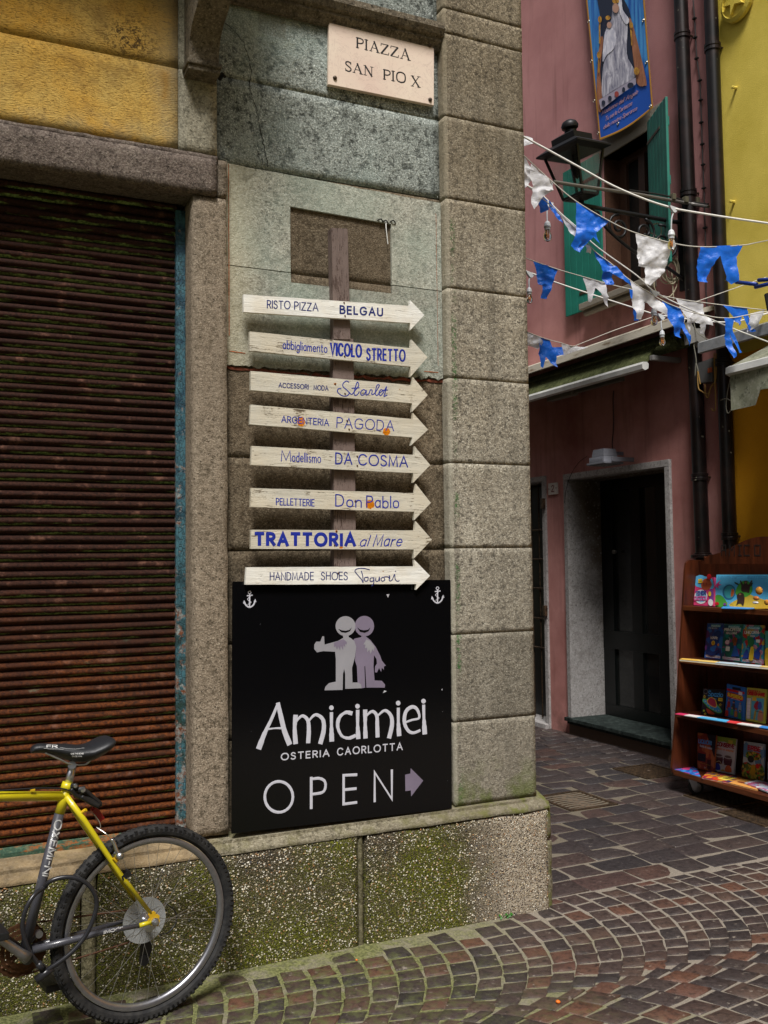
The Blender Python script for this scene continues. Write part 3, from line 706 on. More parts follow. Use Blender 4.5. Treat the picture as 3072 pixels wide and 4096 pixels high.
def stonebm(bm, poly, h, dome, seed, inset=.006, wv=.0062):
    """worn paving stone: poly is its outline on the ground"""
    c = sum((Vector(p) for p in poly), Vector((0, 0)))/len(poly); out = []
    for i, p in enumerate(poly):
        p = Vector(p); q = Vector(poly[(i+1) % len(poly)])
        for t in (.0, .5) if len(poly) <= 6 else (0,):
            v = p.lerp(q, t); nn = noise.noise_vector(Vector((v.x*22, v.y*22, seed*.37)))
            v = v+Vector((nn.x, nn.y))*wv; out.append(v)
    n = len(out); tilt = Vector((random.uniform(-.035, .035), random.uniform(-.035, .035)))
    def zz(v): return (v-c).dot(tilt)
    R = []
    for sc, z in ((1.0, -.03), (1.0, h*.35), (None, h)):
        r = []
        for v in out:
            d = (v-c); L = d.length
            u = v if sc else c+d*max(.5, (L-inset)/L)
            # round the corners a little
            r.append(bm.verts.new((u.x, u.y, z+zz(u))))
        R.append(r)
    ctr = bm.verts.new((c.x, c.y, h+dome))
    for A, Q in zip(R, R[1:]):
        for i in range(n): bm.faces.new((A[i], A[(i+1) % n], Q[(i+1) % n], Q[i]))
    for i in range(n): bm.faces.new((R[-1][i], R[-1][(i+1) % n], ctr))
def emit(stones, name, mat, root, h, dome, lim=295, wv=.0062):
    stones.sort(key=lambda s: (sum(Vector(p).x for p in s)/len(s)-CT.x)**2+(sum(Vector(p).y for p in s)/len(s)-CT.y)**2)
    vis = []; rest = []
    for s in stones:
        c = Vector((sum(p[0] for p in s)/len(s), sum(p[1] for p in s)/len(s), 0)); d = c-CAM
        zf_ = d.dot(_f); px = 1536+FPX*d.dot(_r2)/zf_; py = 2048-FPX*d.dot(_u2)/zf_
        (vis if (-60 < px < 3130 and py < 4180 and zf_ > 0) else rest).append(s)
    rest = vis[lim:]+rest; vis = vis[:lim]
    for i, s in enumerate(vis):
        bm = nb(); stonebm(bm, s, h+random.uniform(-.0015, .0015), dome, i, wv=wv); mk(name, bm, mat, root, smooth=True)
    if rest:
        bm = nb()
        for i, s in enumerate(rest): stonebm(bm, s, h, dome, i)
        mk(name, bm, mat, root, smooth=True, kind='stuff')
random.seed(5)
pav = tag(bpy.data.objects.new('piazza_paving', None), kind='structure'); link(pav)
st = []; Rr, YC, SP = .85, -.06, .112; HB = .66
def arcband(yc, ylo, yhi, xoff, SP=.112, L0=.082, L1=.116):
    k0, k1 = int((-1.2-1)/SP), int((5.2+1)/SP)
    for kk in range(k0, k1):
        a = math.asin(max(-1, (ylo-yc)/Rr)); a1 = math.asin(min(1, (yhi-yc)/Rr)); a += random.uniform(0, .03)
        while a < a1-.012:
            da = random.uniform(L0, L1)/Rr; b = min(a+da, a1)
            if a1-b < .03: b = a1
            g = .0066/Rr; aa, bb = a+g, b-g
            if bb > aa+.02:
                def P(kx, t, dx): return (kx*SP+xoff+Rr*math.cos(t)+dx, yc+Rr*math.sin(t))
                gx = .0085/max(.45, math.cos((aa+bb)/2)); j = lambda: random.uniform(-.003, .003)
                sk = -.35*math.tan((aa+bb)/2)*SP*.8  # ends cut square to the arc
                def Q(kx, t, dx, s):
                    x, y = P(kx, t, dx); return (x+j(), y+s*sk*.5+j())
                q = [Q(kk, aa, gx, 1), Q(kk+1, aa, -gx, -1), Q(kk+1, bb, -gx, -1), Q(kk, bb, gx, 1)]
                cx = sum(p[0] for p in q)/4; cy = sum(p[1] for p in q)/4
                keep = cy < (-.045 if cx < 2.2 else -.03) or (cx > 2.54 and min(p[1] for p in q) < .07)
                if cx < 2.2 and cy > -.10 and random.random() < .45: keep = False
                if keep and -.5 < cx < 4.7:
                    st.append([(p[0], min(p[1], .097)) for p in q])
            a = b
arcband(YC, YC-HB, .11, 0)
arcband(YC-2*HB, YC-3*HB, YC-HB, .02, .132, .10, .135)
emit(st, 'cobble', m_cob, pav, .0045, .0015)
alley = tag(bpy.data.objects.new('alley_paving', None), kind='structure'); link(alley)
st = []
COV = [(3.60, 3.97, 1.33, 1.75), (4.60, 4.97, 1.80, 2.19), (4.50, 4.86, .96, 1.32), (4.40, 4.78, .53, .90)]
y = .109; row = 0
while y < 7.5:
    h = .178*random.uniform(.93, 1.06) if y > .3 else .176
    if y > 2.2: h = random.uniform(.12, .17)
    x = 2.53-random.uniform(0, .15)
    while x < 5.19:
        L = random.uniform(.17, .34) if y < 2.2 else random.uniform(.14, .26); x2 = min(x+L, 5.19)
        if 5.19-x2 < .08: x2 = 5.19
        a, b, c, d = x+.0055, x2-.0055, y+.0055, y+h-.0055
        rects = [(a, b, c, d)]
        for X0, X1, Y0, Y1 in COV:
            nr = []
            for (p, q, r_, t_) in rects:
                if p < X1+.008 and q > X0-.008 and r_ < Y1+.008 and t_ > Y0-.008:
                    nr += [(p, X0-.010, r_, t_), (X1+.010, q, r_, t_), (max(p, X0-.01), min(q, X1+.01), r_, Y0-.010), (max(p, X0-.01), min(q, X1+.01), Y1+.010, t_)]
                else: nr.append((p, q, r_, t_))
            rects = [z for z in nr if z[1]-z[0] > .03 and z[3]-z[2] > .025]
        for (a, b, c, d) in rects:
            a = max(a, 2.53)
            if b-a > .03:
                full = (d-c) > h*.8; jj = lambda: random.uniform(-.004, .004) if full else 0; sk = random.uniform(-.012, .012) if len(rects) == 1 and full else 0
                st.append([(a+jj(), c+jj()), (b+jj(), c+jj()), (b+sk+jj(), d+jj()), (a+sk*.5+jj(), d+jj())])
        x = x2
    y += h; row += 1
emit(st, 'paving_slab', m_slab, alley, .0032, .001, wv=.0026)
# ------------------------------------------------------------------ covers in the alley
k = N('cast_iron', .5, .5); k.b.inputs['Metallic'].default_value = .5
o = k.mix(k.mr(k.noise(35, 5, .7), .4, .62), (.035, .024, .016), (.11, .07, .04)); k.bump(k.noise(200, 3), .4, .002); m_iron = k.col(o)
def cover(label, c, pat):
    X0, X1, Y0, Y1 = c; t = thing('manhole_cover', label, 'manhole cover', ((X0+X1)/2, (Y0+Y1)/2, 0), 'covers set in the alley paving')
    bm = nb()
    for a in ((X0, X1, Y0, Y0+.018), (X0, X1, Y1-.018, Y1), (X0, X0+.018, Y0+.018, Y1-.018), (X1-.018, X1, Y0+.018, Y1-.018)): bx(bm, a[0], a[1], a[2], a[3], -.02, .009, .001)
    mk('cover_frame', bm, m_iron, t)
    bm = nb(); bx(bm, X0+.022, X1-.022, Y0+.022, Y1-.022, -.02, .003, .001)
    n = 15; dx = (X1-X0-.07)/n; dy = (Y1-Y0-.07)/n
    for i in range(n):
        for j in range(n):
            cx, cy = X0+.035+dx*(i+.5), Y0+.035+dy*(j+.5)
            if abs(cx-(X0+X1)/2) < .035 and abs(cy-(Y0+Y1)/2) < .035: continue
            M = Matrix.Translation((cx, cy, .003)) @ Matrix.Rotation(math.pi/4*(1 if (i+j) % 2 else -1), 4, 'Z')
            bx(bm, -dx*.42, dx*.42, -.003, .003, -.001, .004, 0, M)
    lathe(bm, [(.03, 0), (.03, .004), (.022, .004), (.02, .001), (.0, .001)], ((X0+X1)/2, (Y0+Y1)/2, .003), (0, 0, 1), 12)
    mk('cover_plate', bm, m_iron, t)
cover('patterned iron cover with centre ring beside the door step', COV[1], 0)
cover('dark iron cover half hidden under the bookcase', COV[2], 0)
cover('rusty brown iron cover in front of the bookcase', COV[3], 0)
X0, X1, Y0, Y1 = COV[0]
t = thing('drain_grate', 'dark iron drain grate with curved bars by the corner of the stone building', 'drain', ((X0+X1)/2, (Y0+Y1)/2, 0))
bm = nb()
for a in ((X0, X1, Y0, Y0+.022), (X0, X1, Y1-.022, Y1), (X0, X0+.022, Y0+.022, Y1-.022), (X1-.022, X1, Y0+.022, Y1-.022)): bx(bm, a[0], a[1], a[2], a[3], -.03, .008, .001)
mk('grate_frame', bm, m_iron, t)
for i in range(9):
    yy = Y0+.05+i*(Y1-Y0-.09)/8; bm = nb()
    tube(bm, [(X0+.022+(X1-X0-.044)*q/8, yy+.012*math.sin(q/8*math.pi*2), -.002) for q in range(9)], .008, 6); mk('grate_bar', bm, m_iron, t)
box('dark_pit_sheet', m_black, t, X0+.02, X1-.02, Y0+.02, Y1-.02, -.0028, -.002, 0)  # flat black sheet painting the shade of the hollow under the bars
# ================================================================== wooden signpost with eight arrow boards
def wood(name, paint, bare, cover=.9, ax=(3, 60, 60), grey=False, knot=True):
    k = N(name, .75, .25); P = k.add(k.P, k.scl(k.n('ShaderNodeCombineXYZ').outputs[0], (1, 1, 1)))
    r = k.rnd(); cv = k.n('ShaderNodeCombineXYZ'); k.put(cv.inputs[0], k.ma('MULTIPLY', r, 17)); k.put(cv.inputs[2], k.ma('MULTIPLY', r, 5))
    P = k.add(k.P, cv.outputs[0]); warp = k.noise(5, 3, col=True, vec=P)
    V = k.scl(k.add(P, k.scl(warp, (.03, .03, .03))), ax)
    g = k.noise(1, 6, .7, vec=V); g2 = k.noise(3.2, 4, .8, vec=V)
    o = k.mix(k.mr(g, .35, .65), tuple(c*.6 for c in bare), bare)
    pc = k.mix(k.mr(g, .3, .6), tuple(c*.72 for c in paint), paint); pc = k.mix(k.mr(k.noise(7, 4, vec=P), .4, .7, 0, .45), pc, (.62, .52, .36) if paint[0] > .5 else paint)
    o = k.mix(k.mr(k.ma('ADD', k.ma('MULTIPLY', g2, .6), k.ma('MULTIPLY', k.noise(11, 5, .7, vec=P), .6)), 1-cover*.56, 1.03-cover*.56), o, pc) if cover < 2 else pc
    if knot:
        v = k.vor(6.5, vec=k.scl(P, (1, 1, 1.6))); o = k.mix(k.mr(v, .035, .012), o, (.30, .16, .06))
    dk = k.mr(g2, .40, .30, 0, .75); o = k.mix(dk, o, tuple(c*.25 for c in bare))
    k.bump(k.ma('ADD', g, g2), .6, .003); return k.col(o)
m_bw1 = wood('whitewashed_board', (.86, .85, .80), (.36, .31, .24), 1.04)
m_bw2 = wood('worn_white_board', (.60, .565, .475), (.20, .155, .10), .92)
m_post = wood('weathered_post', (.17, .125, .11), (.085, .055, .045), .85, (70, 70, 4), knot=False)
m_blue = flat('blue_sign_paint', (.008, .022, .27), .5, var=.3, sc=40)
m_navy = flat('dark_blue_sign_paint', (.008, .018, .14), .5, var=.3)
m_resin = flat('resin_stain', (.55, .17, .004), .35, var=.5, sc=120)
SP = thing('direction_signpost', 'weathered wooden post with eight white arrow boards pointing right beside the black panel', 'signpost', (1.6, .07, 1.5))
YB = .034
def pb(M, y=YB): return lambda px, py: onp(*M(px, py), y)
def zat(M, py, x=880, y=.06): return onp(*M(x, py), y).z
bm = nb(); prism(bm, [onp(*dd(*p), .058) for p in ((716, 492), (751, 494), (757, 733), (721, 732))], (0, .045, 0)); mk('post_top', bm, m_post, SP)
bm = nb(); prism(bm, [onp(*p, .062) for p in (ZA(797, 468), ZA(945, 470), ZA(955, 1060), ZB(960, 300), ZB(966, 1000), ZB(806, 1000), ZB(803, 300), ZA(798, 1060))], (0, .045, 0)); mk('post', bm, m_post, SP)
BRD = [
 (ZA, [(137, 142), (137, 272), (1365, 353), (1367, 405), (1470, 295), (1365, 185), (1365, 228)], m_bw1, 'whitewashed arrow board reading RISTO PIZZA BELGAU'),
 (ZA, [(183, 416), (180, 558), (1368, 675), (1368, 750), (1493, 607), (1375, 475), (1370, 540)], m_bw2, 'worn arrow board reading abbigliamento VICOLO STRETTO'),
 (ZA, [(190, 708), (190, 848), (1380, 945), (1378, 1010), (1495, 885), (1385, 752), (1380, 812)], m_bw2, 'worn arrow board reading ACCESSORI MODA Starlet'),
 (ZA, [(190, 955), (183, 1100), (1382, 1197), (1372, 1256), (1497, 1140), (1385, 1016), (1385, 1062)], m_bw2, 'worn arrow board reading ARGENTERIA PAGODA with two resin knots'),
 (ZB, [(197, 62), (192, 202), (1390, 262), (1388, 333), (1513, 203), (1398, 64), (1398, 128)], m_bw2, 'worn arrow board reading Modellismo DA COSMA'),
 (ZB, [(193, 372), (188, 512), (1395, 547), (1395, 610), (1518, 482), (1408, 342), (1400, 410)], m_bw2, 'worn arrow board reading PELLETTERIE Don Pablo'),
 (ZB, [(193, 680), (190, 820), (1392, 825), (1392, 892), (1525, 752), (1405, 616), (1400, 685)], m_bw2, 'worn arrow board reading TRATTORIA al Mare'),
 (ZB, [(158, 957), (150, 1085), (1412, 1080), (1408, 1123), (1512, 1020), (1395, 900), (1400, 950)], m_bw1, 'lowest arrow board reading HANDMADE SHOES overlapping the black panel')]
m_nail = flat('rusty_nail', (.09, .035, .015), .7, .3)
def wob(pts, n, a):
    out = []
    for i in range(len(pts)):
        p, q = Vector(pts[i]), Vector(pts[(i+1) % len(pts)]); kx = max(1, int((q-p).length/n))
        for j in range(kx): out.append(tuple(p.lerp(q, j/kx)+(Vector((random.uniform(-a, a), random.uniform(-a, a))) if j else Vector((0, 0)))))
    return out
LET = {
 0: [('RISTO', (312, 243), (480, 250), 56, .0045, m_navy, 0), ('PIZZA', (513, 254), (686, 267), 56, .0045, m_navy, 0), ('BELGAU', (850, 282), (1160, 302), 54, .0075, m_navy, 0)],
 1: [('abbigliamento', (428, 543), (752, 572), 62, .0042, m_blue, 0), ('VICOLO', (780, 588), (1004, 604), 84, .0095, m_blue, 0), ('STRETTO', (1047, 623), (1326, 634), 80, .0085, m_blue, 0)],
 2: [('ACCESSORI', (397, 828), (614, 842), 33, .0036, m_navy, 0), ('MODA', (655, 846), (760, 853), 34, .0036, m_navy, 0)],
 3: [('ARGENTERIA', (418, 1084), (765, 1112), 45, .0042, m_blue, 0), ('PAGODA', (824, 1125), (1243, 1150), 74, .0045, m_blue, .04)],
 4: [('M', (415, 175), (485, 178), 78, .0038, m_blue, 0), ('odellismo', (495, 178), (705, 186), 68, .0038, m_blue, 0), ('DA', (817, 194), (935, 199), 80, .0062, m_blue, 0), ('COSMA', (987, 202), (1346, 217), 76, .0062, m_blue, 0)],
 5: [('PELLETTERIE', (378, 497), (658, 505), 48, .004, m_blue, 0), ('Don', (817, 506), (1005, 513), 84, .0055, m_blue, 0), ('Pablo', (1045, 515), (1280, 519), 84, .0055, m_blue, 0)],
 6: [('TRATTORIA', (226, 791), (955, 796), 82, .0145, m_blue, 0), ('al', (992, 799), (1050, 800), 78, .0045, m_blue, .3), ('Mare', (1092, 800), (1296, 800), 84, .005, m_blue, .3)],
 7: [('HANDMADE', (333, 1052), (652, 1050), 56, .004, m_navy, 0), ('SHOES', (710, 1050), (903, 1049), 56, .004, m_navy, 0)]}
for i, (M, pl, mt, lab) in enumerate(BRD):
    F = pb(M); pts = [F(*p) for p in wob(pl, 90, .8)]
    bm = nb(); prism(bm, pts, (0, .018, 0)); o = mk('arrow_board', bm, mt, SP, label=lab)
    def sub(nm, bm, mat, **kw): return mk(nm, bm, mat, o, **kw)
    for s, a, b, h, wd, mt2, it in LET[i]:
        bm = nb(); text(bm, s, pb(M, YB-.0002), a, b, h, h, wd, jit=.02, ital=it, sp=.36 if s in ('TRATTORIA', 'VICOLO', 'STRETTO', 'BELGAU') else .24); sub('lettering', bm, mt2)
    for p in ({0: [(878, 205), (885, 302)], 1: [(882, 600), (930, 545)], 2: [(812, 803), (885, 875)], 3: [(900, 1075), (915, 1138)], 4: [(975, 140), (975, 208)], 5: [(960, 470)], 6: [(822, 692), (808, 795)], 7: [(835, 1000)]}[i]):
        bm = nb(); lathe(bm, [(.0, .0035), (.003, .003), (.0042, .0)], pb(M)(*p), (0, -1, 0), 8); sub('nail', bm, m_nail)
def curve(M, pts, w, y, bm, sub=6):
    q = [M(*p[:2]) for p in pts]; v = smoothpath([Vector((a, b, 0)) for a, b in pts], sub)
    ribbon(bm, [pb(M, y)(a.x, a.y) for a in v], w, Vector((0, -1, 0)))
BO = [c for c in SP.children if c.name.startswith('arrow_board')]
def addcurves(idx, M, lst, w, mat, jw=0):
    for s in lst:
        bm = nb(); v = smoothpath([Vector((a, b, 0)) for a, b in s], 6); F = pb(M, YB-.0002)
        ribbon(bm, [F(a.x, a.y) for a in v], w, Vector((0, -1, 0))); mk('lettering', bm, mat, BO[idx])
addcurves(2, ZA, [[(912, 790), (895, 782), (872, 798), (870, 822), (900, 850), (915, 872), (895, 892), (860, 888), (830, 862), (835, 840), (855, 838)],
 [(915, 865), (935, 880), (960, 850), (985, 815), (975, 790), (955, 850), (955, 885), (975, 882), (990, 860)], [(935, 835), (990, 832)],
 [(1040, 855), (1020, 845), (1000, 865), (1005, 885), (1025, 882), (1042, 852), (1040, 885), (1060, 875), (1072, 848), (1085, 852), (1082, 880), (1100, 875), (1125, 840), (1138, 812), (1120, 815), (1108, 870), (1120, 888), (1140, 868), (1162, 855), (1150, 845), (1135, 868), (1145, 890), (1165, 870), (1190, 825), (1180, 870), (1172, 895), (1195, 885)], [(1160, 850), (1200, 848)]], .0044, m_blue)
addcurves(7, ZB, [[(1065, 975), (1020, 965), (975, 968), (958, 985), (975, 1010), (1005, 1045), (1018, 1068), (1015, 1020), (1005, 985)],
 [(1050, 1030), (1030, 1035), (1032, 1058), (1052, 1055), (1055, 1032), (1050, 1030)], [(1095, 1035), (1072, 1038), (1072, 1060), (1092, 1058), (1098, 1035), (1096, 1075), (1082, 1095)], [(1112, 1035), (1112, 1058), (1130, 1058), (1138, 1030), (1140, 1058)],
 [(1165, 1030), (1150, 1042), (1160, 1060), (1178, 1050), (1172, 1030), (1200, 1028), (1215, 1040), (1212, 1020), (1212, 1055), (1232, 1050), (1250, 1010), (1255, 1045), (1270, 1060), (1285, 1056)], [(1255, 985), (1258, 988)]], .0042, m_navy)
def blot(bm, F, cx, cy, rx, ry, nrm=Vector((0, -1, 0)), off=.0003, n=18, rag=.12):
    c = bm.verts.new(F(cx, cy)+nrm*(off+.0002)); r = [bm.verts.new(F(cx+rx*math.cos(2*math.pi*i/n)*(1+random.uniform(-rag, rag)), cy+ry*math.sin(2*math.pi*i/n)*(1+random.uniform(-rag, rag)))+nrm*off*.5) for i in range(n)]
    for i in range(n): bm.faces.new((c, r[i], r[(i+1) % n]))
for idx, M, L in ((3, ZA, [(562, 1082, 27, 36), (1190, 1155, 27, 28)]), (5, ZB, [(1068, 492, 34, 34)]), (6, ZB, [(822, 692, 9, 9), (856, 812, 14, 7)]), (2, ZA, [(812, 803, 10, 8)])):
    for c in L:
        bm = nb(); blot(bm, pb(M), *c); mk('resin_knot', bm, m_resin, BO[idx])
# ================================================================== black restaurant panel
k = N('black_panel', .14, .22); m_panel = k.col((.0025, .0025, .003))
BP0 = Vector((1.5, .058, 1.51)); BPn = Vector((0, -1, .0277)).normalized()
def pp(px, py, off=0): return onplane(*ZC(px, py), BP0, BPn)+BPn*off
RP = thing('restaurant_panel', 'glossy black panel reading Amicimiei OSTERIA CAORLOTTA OPEN with two cartoon friends', 'sign', (1.55, .05, .5))
bm = nb(); prism(bm, [pp(*p) for p in ((56, 126), (1492, 115), (1497, 120), (1505, 1632), (44, 1800), (50, 134))], -BPn*.006); mk('board', bm, m_panel, RP)
mkc = {}
def cm(c, r=.5, name='print_colour'):
    key = (tuple(round(x, 3) for x in c), r)
    if key not in mkc: mkc[key] = flat(name, c, r, var=.06)
    return mkc[key]
def pen(h, g=None, name='print'): pass
m_silver = flat('silver_vinyl', (.52, .52, .58), .4, var=.06); m_g1 = flat('grey_vinyl', (.27, .265, .29), .45, var=.10, sc=8); m_g2 = flat('mauve_vinyl', (.185, .155, .215), .45, var=.12, sc=8)
def fill(M, pts, off, mat, par, name, sm=0, thick=.0004, n=BPn):
    if sm: pts = [tuple(v)[:2] for v in smoothpath([Vector((a, b, 0)) for a, b in pts], sm, True)]
    bm = nb(); prism(bm, [M(a, b, off) for a, b in pts], -n*thick); return mk(name, bm, mat, par)
def circ(cx, cy, rx, ry=None, n=28): ry = ry or rx; return [(cx+rx*math.cos(2*math.pi*i/n), cy+ry*math.sin(2*math.pi*i/n)) for i in range(n)]
f2 = thing('friend_figure', None, None); f2.parent = RP; f2.location = pp(925, 600)-org(RP); f2['label'] = 'mauve cartoon friend on the right'
f1 = thing('friend_figure', None, None); f1.parent = RP; f1.location = pp(800, 600)-org(RP); f1['label'] = 'grey cartoon friend with thumb up'
fill(pp, circ(925, 422, 64, 68), .0008, m_g2, f2, 'head')
fill(pp, [(905, 480), (905, 495), (860, 505), (845, 520), (870, 560), (862, 650), (875, 690), (880, 800), (905, 835), (930, 830), (925, 690), (930, 685), (938, 830), (1060, 830), (1062, 810), (1040, 785), (992, 782), (985, 690), (988, 615), (1005, 640), (1008, 670), (996, 690), (994, 728), (1008, 730), (1022, 700), (1036, 726), (1040, 698), (1054, 712), (1054, 690), (1067, 684), (1040, 650), (1030, 620), (1000, 560), (965, 515), (935, 492), (935, 480)], .0006, m_g2, f2, 'body')
fill(pp, circ(799, 422, 66, 66), .0014, m_g1, f1, 'head')
fill(pp, [(780, 480), (785, 500), (750, 520), (660, 545), (657, 490), (645, 490), (632, 525), (605, 525), (592, 545), (592, 575), (610, 596), (650, 588), (730, 592), (735, 640), (735, 790), (690, 800), (665, 825), (660, 848), (780, 845), (782, 740), (790, 706), (797, 740), (797, 838), (905, 834), (902, 808), (880, 796), (845, 796), (842, 700), (862, 625), (870, 560), (858, 522), (835, 502), (820, 495), (820, 480)], .0012, m_g1, f1, 'body')
fill(pp, [(722, 532), (785, 508), (808, 528), (805, 545), (795, 540), (797, 562), (785, 548), (782, 582), (768, 552), (762, 584), (750, 555), (742, 578), (734, 555), (722, 560)], .0018, m_g2, f1, 'hand')
fill(pp, [(938, 510), (962, 520), (993, 560), (985, 592), (978, 572), (966, 606), (957, 578), (944, 595), (942, 565), (928, 570), (932, 545), (918, 545)], .0012, m_g1, f2, 'hand')
for par, pts in ((f1, [(750, 440), (775, 450), (800, 453), (825, 447), (840, 430), (828, 455), (800, 466), (770, 462)]), (f2, [(876, 430), (895, 445), (920, 450), (948, 446), (963, 432), (950, 455), (925, 465), (895, 458)])):
    fill(pp, pts, .002, m_panel, par, 'smile')
def pr(pts, w, sm=1, mat=None, par=RP, name='lettering', off=.0004, bm=None):
    v = smoothpath([Vector((a, b, 0)) for a, b in pts], 6) if sm else [Vector((a, b, 0)) for a, b in pts]
    own = bm is None; bm = bm or nb(); n = len(v)
    ww = w if not isinstance(w, (list, tuple)) else [w[min(len(w)-1, int(i/n*len(w)))]*.5+w[min(len(w)-1, int(i/n*len(w)+.5))]*.5 for i in range(n)]
    if isinstance(ww, list): ww = [x*.00066 for x in ww]
    else: ww = [ww*.00066*random.uniform(.92, 1.08) for _ in v]
    ribbon(bm, [pp(a.x, a.y, off) for a in v], ww, BPn, .0005)
    if own: mk(name, bm, mat or m_silver, par)
def letter(strokes, dots=()):
    bm = nb()
    for s, wd in strokes: pr(s, wd, bm=bm)
    for c in dots: prism(bm, [pp(a, b, .0007) for a, b in circ(c[0], c[1], 15, 16, 14)], -BPn*.0004)
    mk('lettering', bm, m_silver, RP)
letter([([(350, 938), (310, 1035), (262, 1135), (226, 1228)], [17, 20, 24, 34]), ([(352, 938), (375, 1040), (395, 1120), (426, 1200)], [26, 30, 30, 34]), ([(275, 1108), (330, 1100), (390, 1100)], [12, 9, 12])])
letter([([(468, 1020), (462, 1100), (468, 1195)], [30, 24, 30]), ([(468, 1060), (510, 1018), (548, 1045), (556, 1110), (552, 1190)], [14, 20, 24, 28]), ([(556, 1050), (600, 1010), (648, 1040), (655, 1110), (634, 1195)], [14, 20, 26, 30])])
letter([([(706, 1000), (706, 1090), (708, 1178)], [22, 20, 32])], [(706, 964)])
letter([([(838, 1000), (800, 995), (758, 1030), (748, 1090), (775, 1150), (820, 1165), (862, 1150)], [26, 18, 26, 20, 16, 22])])
letter([([(880, 985), (880, 1080), (884, 1162)], [24, 20, 30])], [(879, 954)])
letter([([(930, 985), (930, 1080), (932, 1158)], [30, 22, 30]), ([(930, 1025), (975, 988), (1006, 1015), (1010, 1080), (1012, 1152)], [14, 20, 24, 28]), ([(1012, 1018), (1060, 982), (1100, 1015), (1108, 1075), (1090, 1158)], [14, 20, 26, 30])])
letter([([(1150, 970), (1150, 1060), (1155, 1142)], [22, 20, 32])], [(1149, 933)])
letter([([(1192, 1062), (1240, 1045), (1288, 1030), (1275, 975), (1240, 958), (1200, 990), (1190, 1060), (1215, 1115), (1250, 1130), (1292, 1115)], [14, 14, 20, 24, 26, 22, 18])])
letter([([(1318, 950), (1320, 1040), (1325, 1130)], [22, 20, 34])], [(1317, 920)])
PPt = lambda x, y: onplane(*((x, y)), BP0, BPn)+BPn*.0004
for s, a, b, h, wd in (('OSTERIA', (374, 1311), (690, 1285), 42, .0050), ('CAORLOTTA', (747, 1279), (1176, 1242), 44, .0050)):
    bm = nb(); A, Q = ZC(*a), ZC(*b); text(bm, s, PPt, A, Q, h/1.659, h/1.659, wd, nrm=BPn, sp=.36); mk('lettering', bm, m_silver, RP)
pr([(357+93*math.cos(math.radians(t)), 1555+102*math.sin(math.radians(t))) for t in range(0, 361, 15)], 17)
for st in ([([(572, 1630), (572, 1428)], 0), ([(572, 1437), (625, 1432), (660, 1450), (666, 1490), (645, 1525), (572, 1538)], 1)], [([(872, 1408), (787, 1412), (787, 1603), (872, 1592)], 0), ([(787, 1508), (868, 1500)], 0)], [([(993, 1585), (993, 1392), (1107, 1570), (1107, 1378)], 0)]):
    bm = nb()
    for s, sm in st: pr(s, 17, sm, bm=bm)
    mk('lettering', bm, m_silver, RP)
fill(pp, [(1195, 1408), (1230, 1400), (1232, 1365), (1315, 1447), (1235, 1552), (1233, 1512), (1197, 1517)], .0006, m_g2, RP, 'arrow')
for cx, cy in ((163, 245), (1410, 217)):
    bm = nb()
    pr([(cx+9*math.cos(t*.52), cy-46+9*math.sin(t*.52)) for t in range(13)], 5, bm=bm); pr([(cx, cy-38), (cx, cy+50)], 9, 0, bm=bm); pr([(cx-16, cy-24), (cx+18, cy-28)], 7, 0, bm=bm)
    pr([(cx-36, cy+18), (cx-22, cy+40), (cx, cy+52), (cx+24, cy+38), (cx+36, cy+12)], 9, bm=bm); pr([(cx-40, cy+26), (cx-36, cy+10), (cx-28, cy+24)], 5, 0, bm=bm); pr([(cx+30, cy+16), (cx+37, cy+2), (cx+42, cy+16)], 5, 0, bm=bm)
    pr([(cx+6, cy-20), (cx-14, cy), (cx+10, cy+18), (cx-12, cy+34)], 4, bm=bm); mk('anchor_emblem', bm, m_silver, RP)
m_tape = flat('tape_scrap', (.45, .45, .48), .3, var=.5, sc=200)
for c in ((1080, 225, 18), (1060, 855, 20), (1450, 225, 12), (1441, 842, 9), (175, 1120, 3), (1478, 1450, 4), (1440, 990, 4), (235, 410, 2), (980, 1275, 3)):
    bm = nb(); pts = [(c[0]+random.uniform(-1, 1)*c[2], c[1]+random.uniform(-1, 1)*c[2]) for _ in range(3)]; V = [bm.verts.new(pp(a, b, random.uniform(.001, .003))) for a, b in pts]; bm.faces.new(V); mk('tape_scrap', bm, m_tape, RP)
# dangling wire by the square hole, black plug by the console, screw in the jamb
bm = nb(); c = onp(*Z2(880, 1050), .1); tube(bm, smoothpath([c+Vector((0, -.004, 0)), c+Vector((-.004, -.012, -.03)), c+Vector((-.001, -.012, -.06)), c+Vector((.003, -.01, -.085)), c+Vector((.006, -.008, -.105))]), .0022, 6); W = mk('hanging_cord', bm, flat('white_cord', (.7, .7, .68), .6)); tag(W, 'short white cord hanging from the wall above the arrow signs', 'cord')
for p in ((840, 1045), (865, 1052), (900, 1052)):
    bm = nb(); c = onp(*Z2(*p), .1); tube(bm, smoothpath([c, c+Vector((.012, -.012, .004)), c+Vector((.026, -.004, -.004))]), .003, 6); mk('cord_knot', bm, m_black, W)
bm = nb(); c = onp(*Z1(1432, 495), .05)
tube(bm, [c+Vector((0, .02, 0)), c+Vector((0, -.02, 0))], .009, 8); tube(bm, [c+Vector((.004, -.01, 0)), c+Vector((.008, -.03, -.014))], .006, 8); o = mk('cable_clamp', bm, m_black); tag(o, 'small black cable clamp under the stone console', 'clamp')
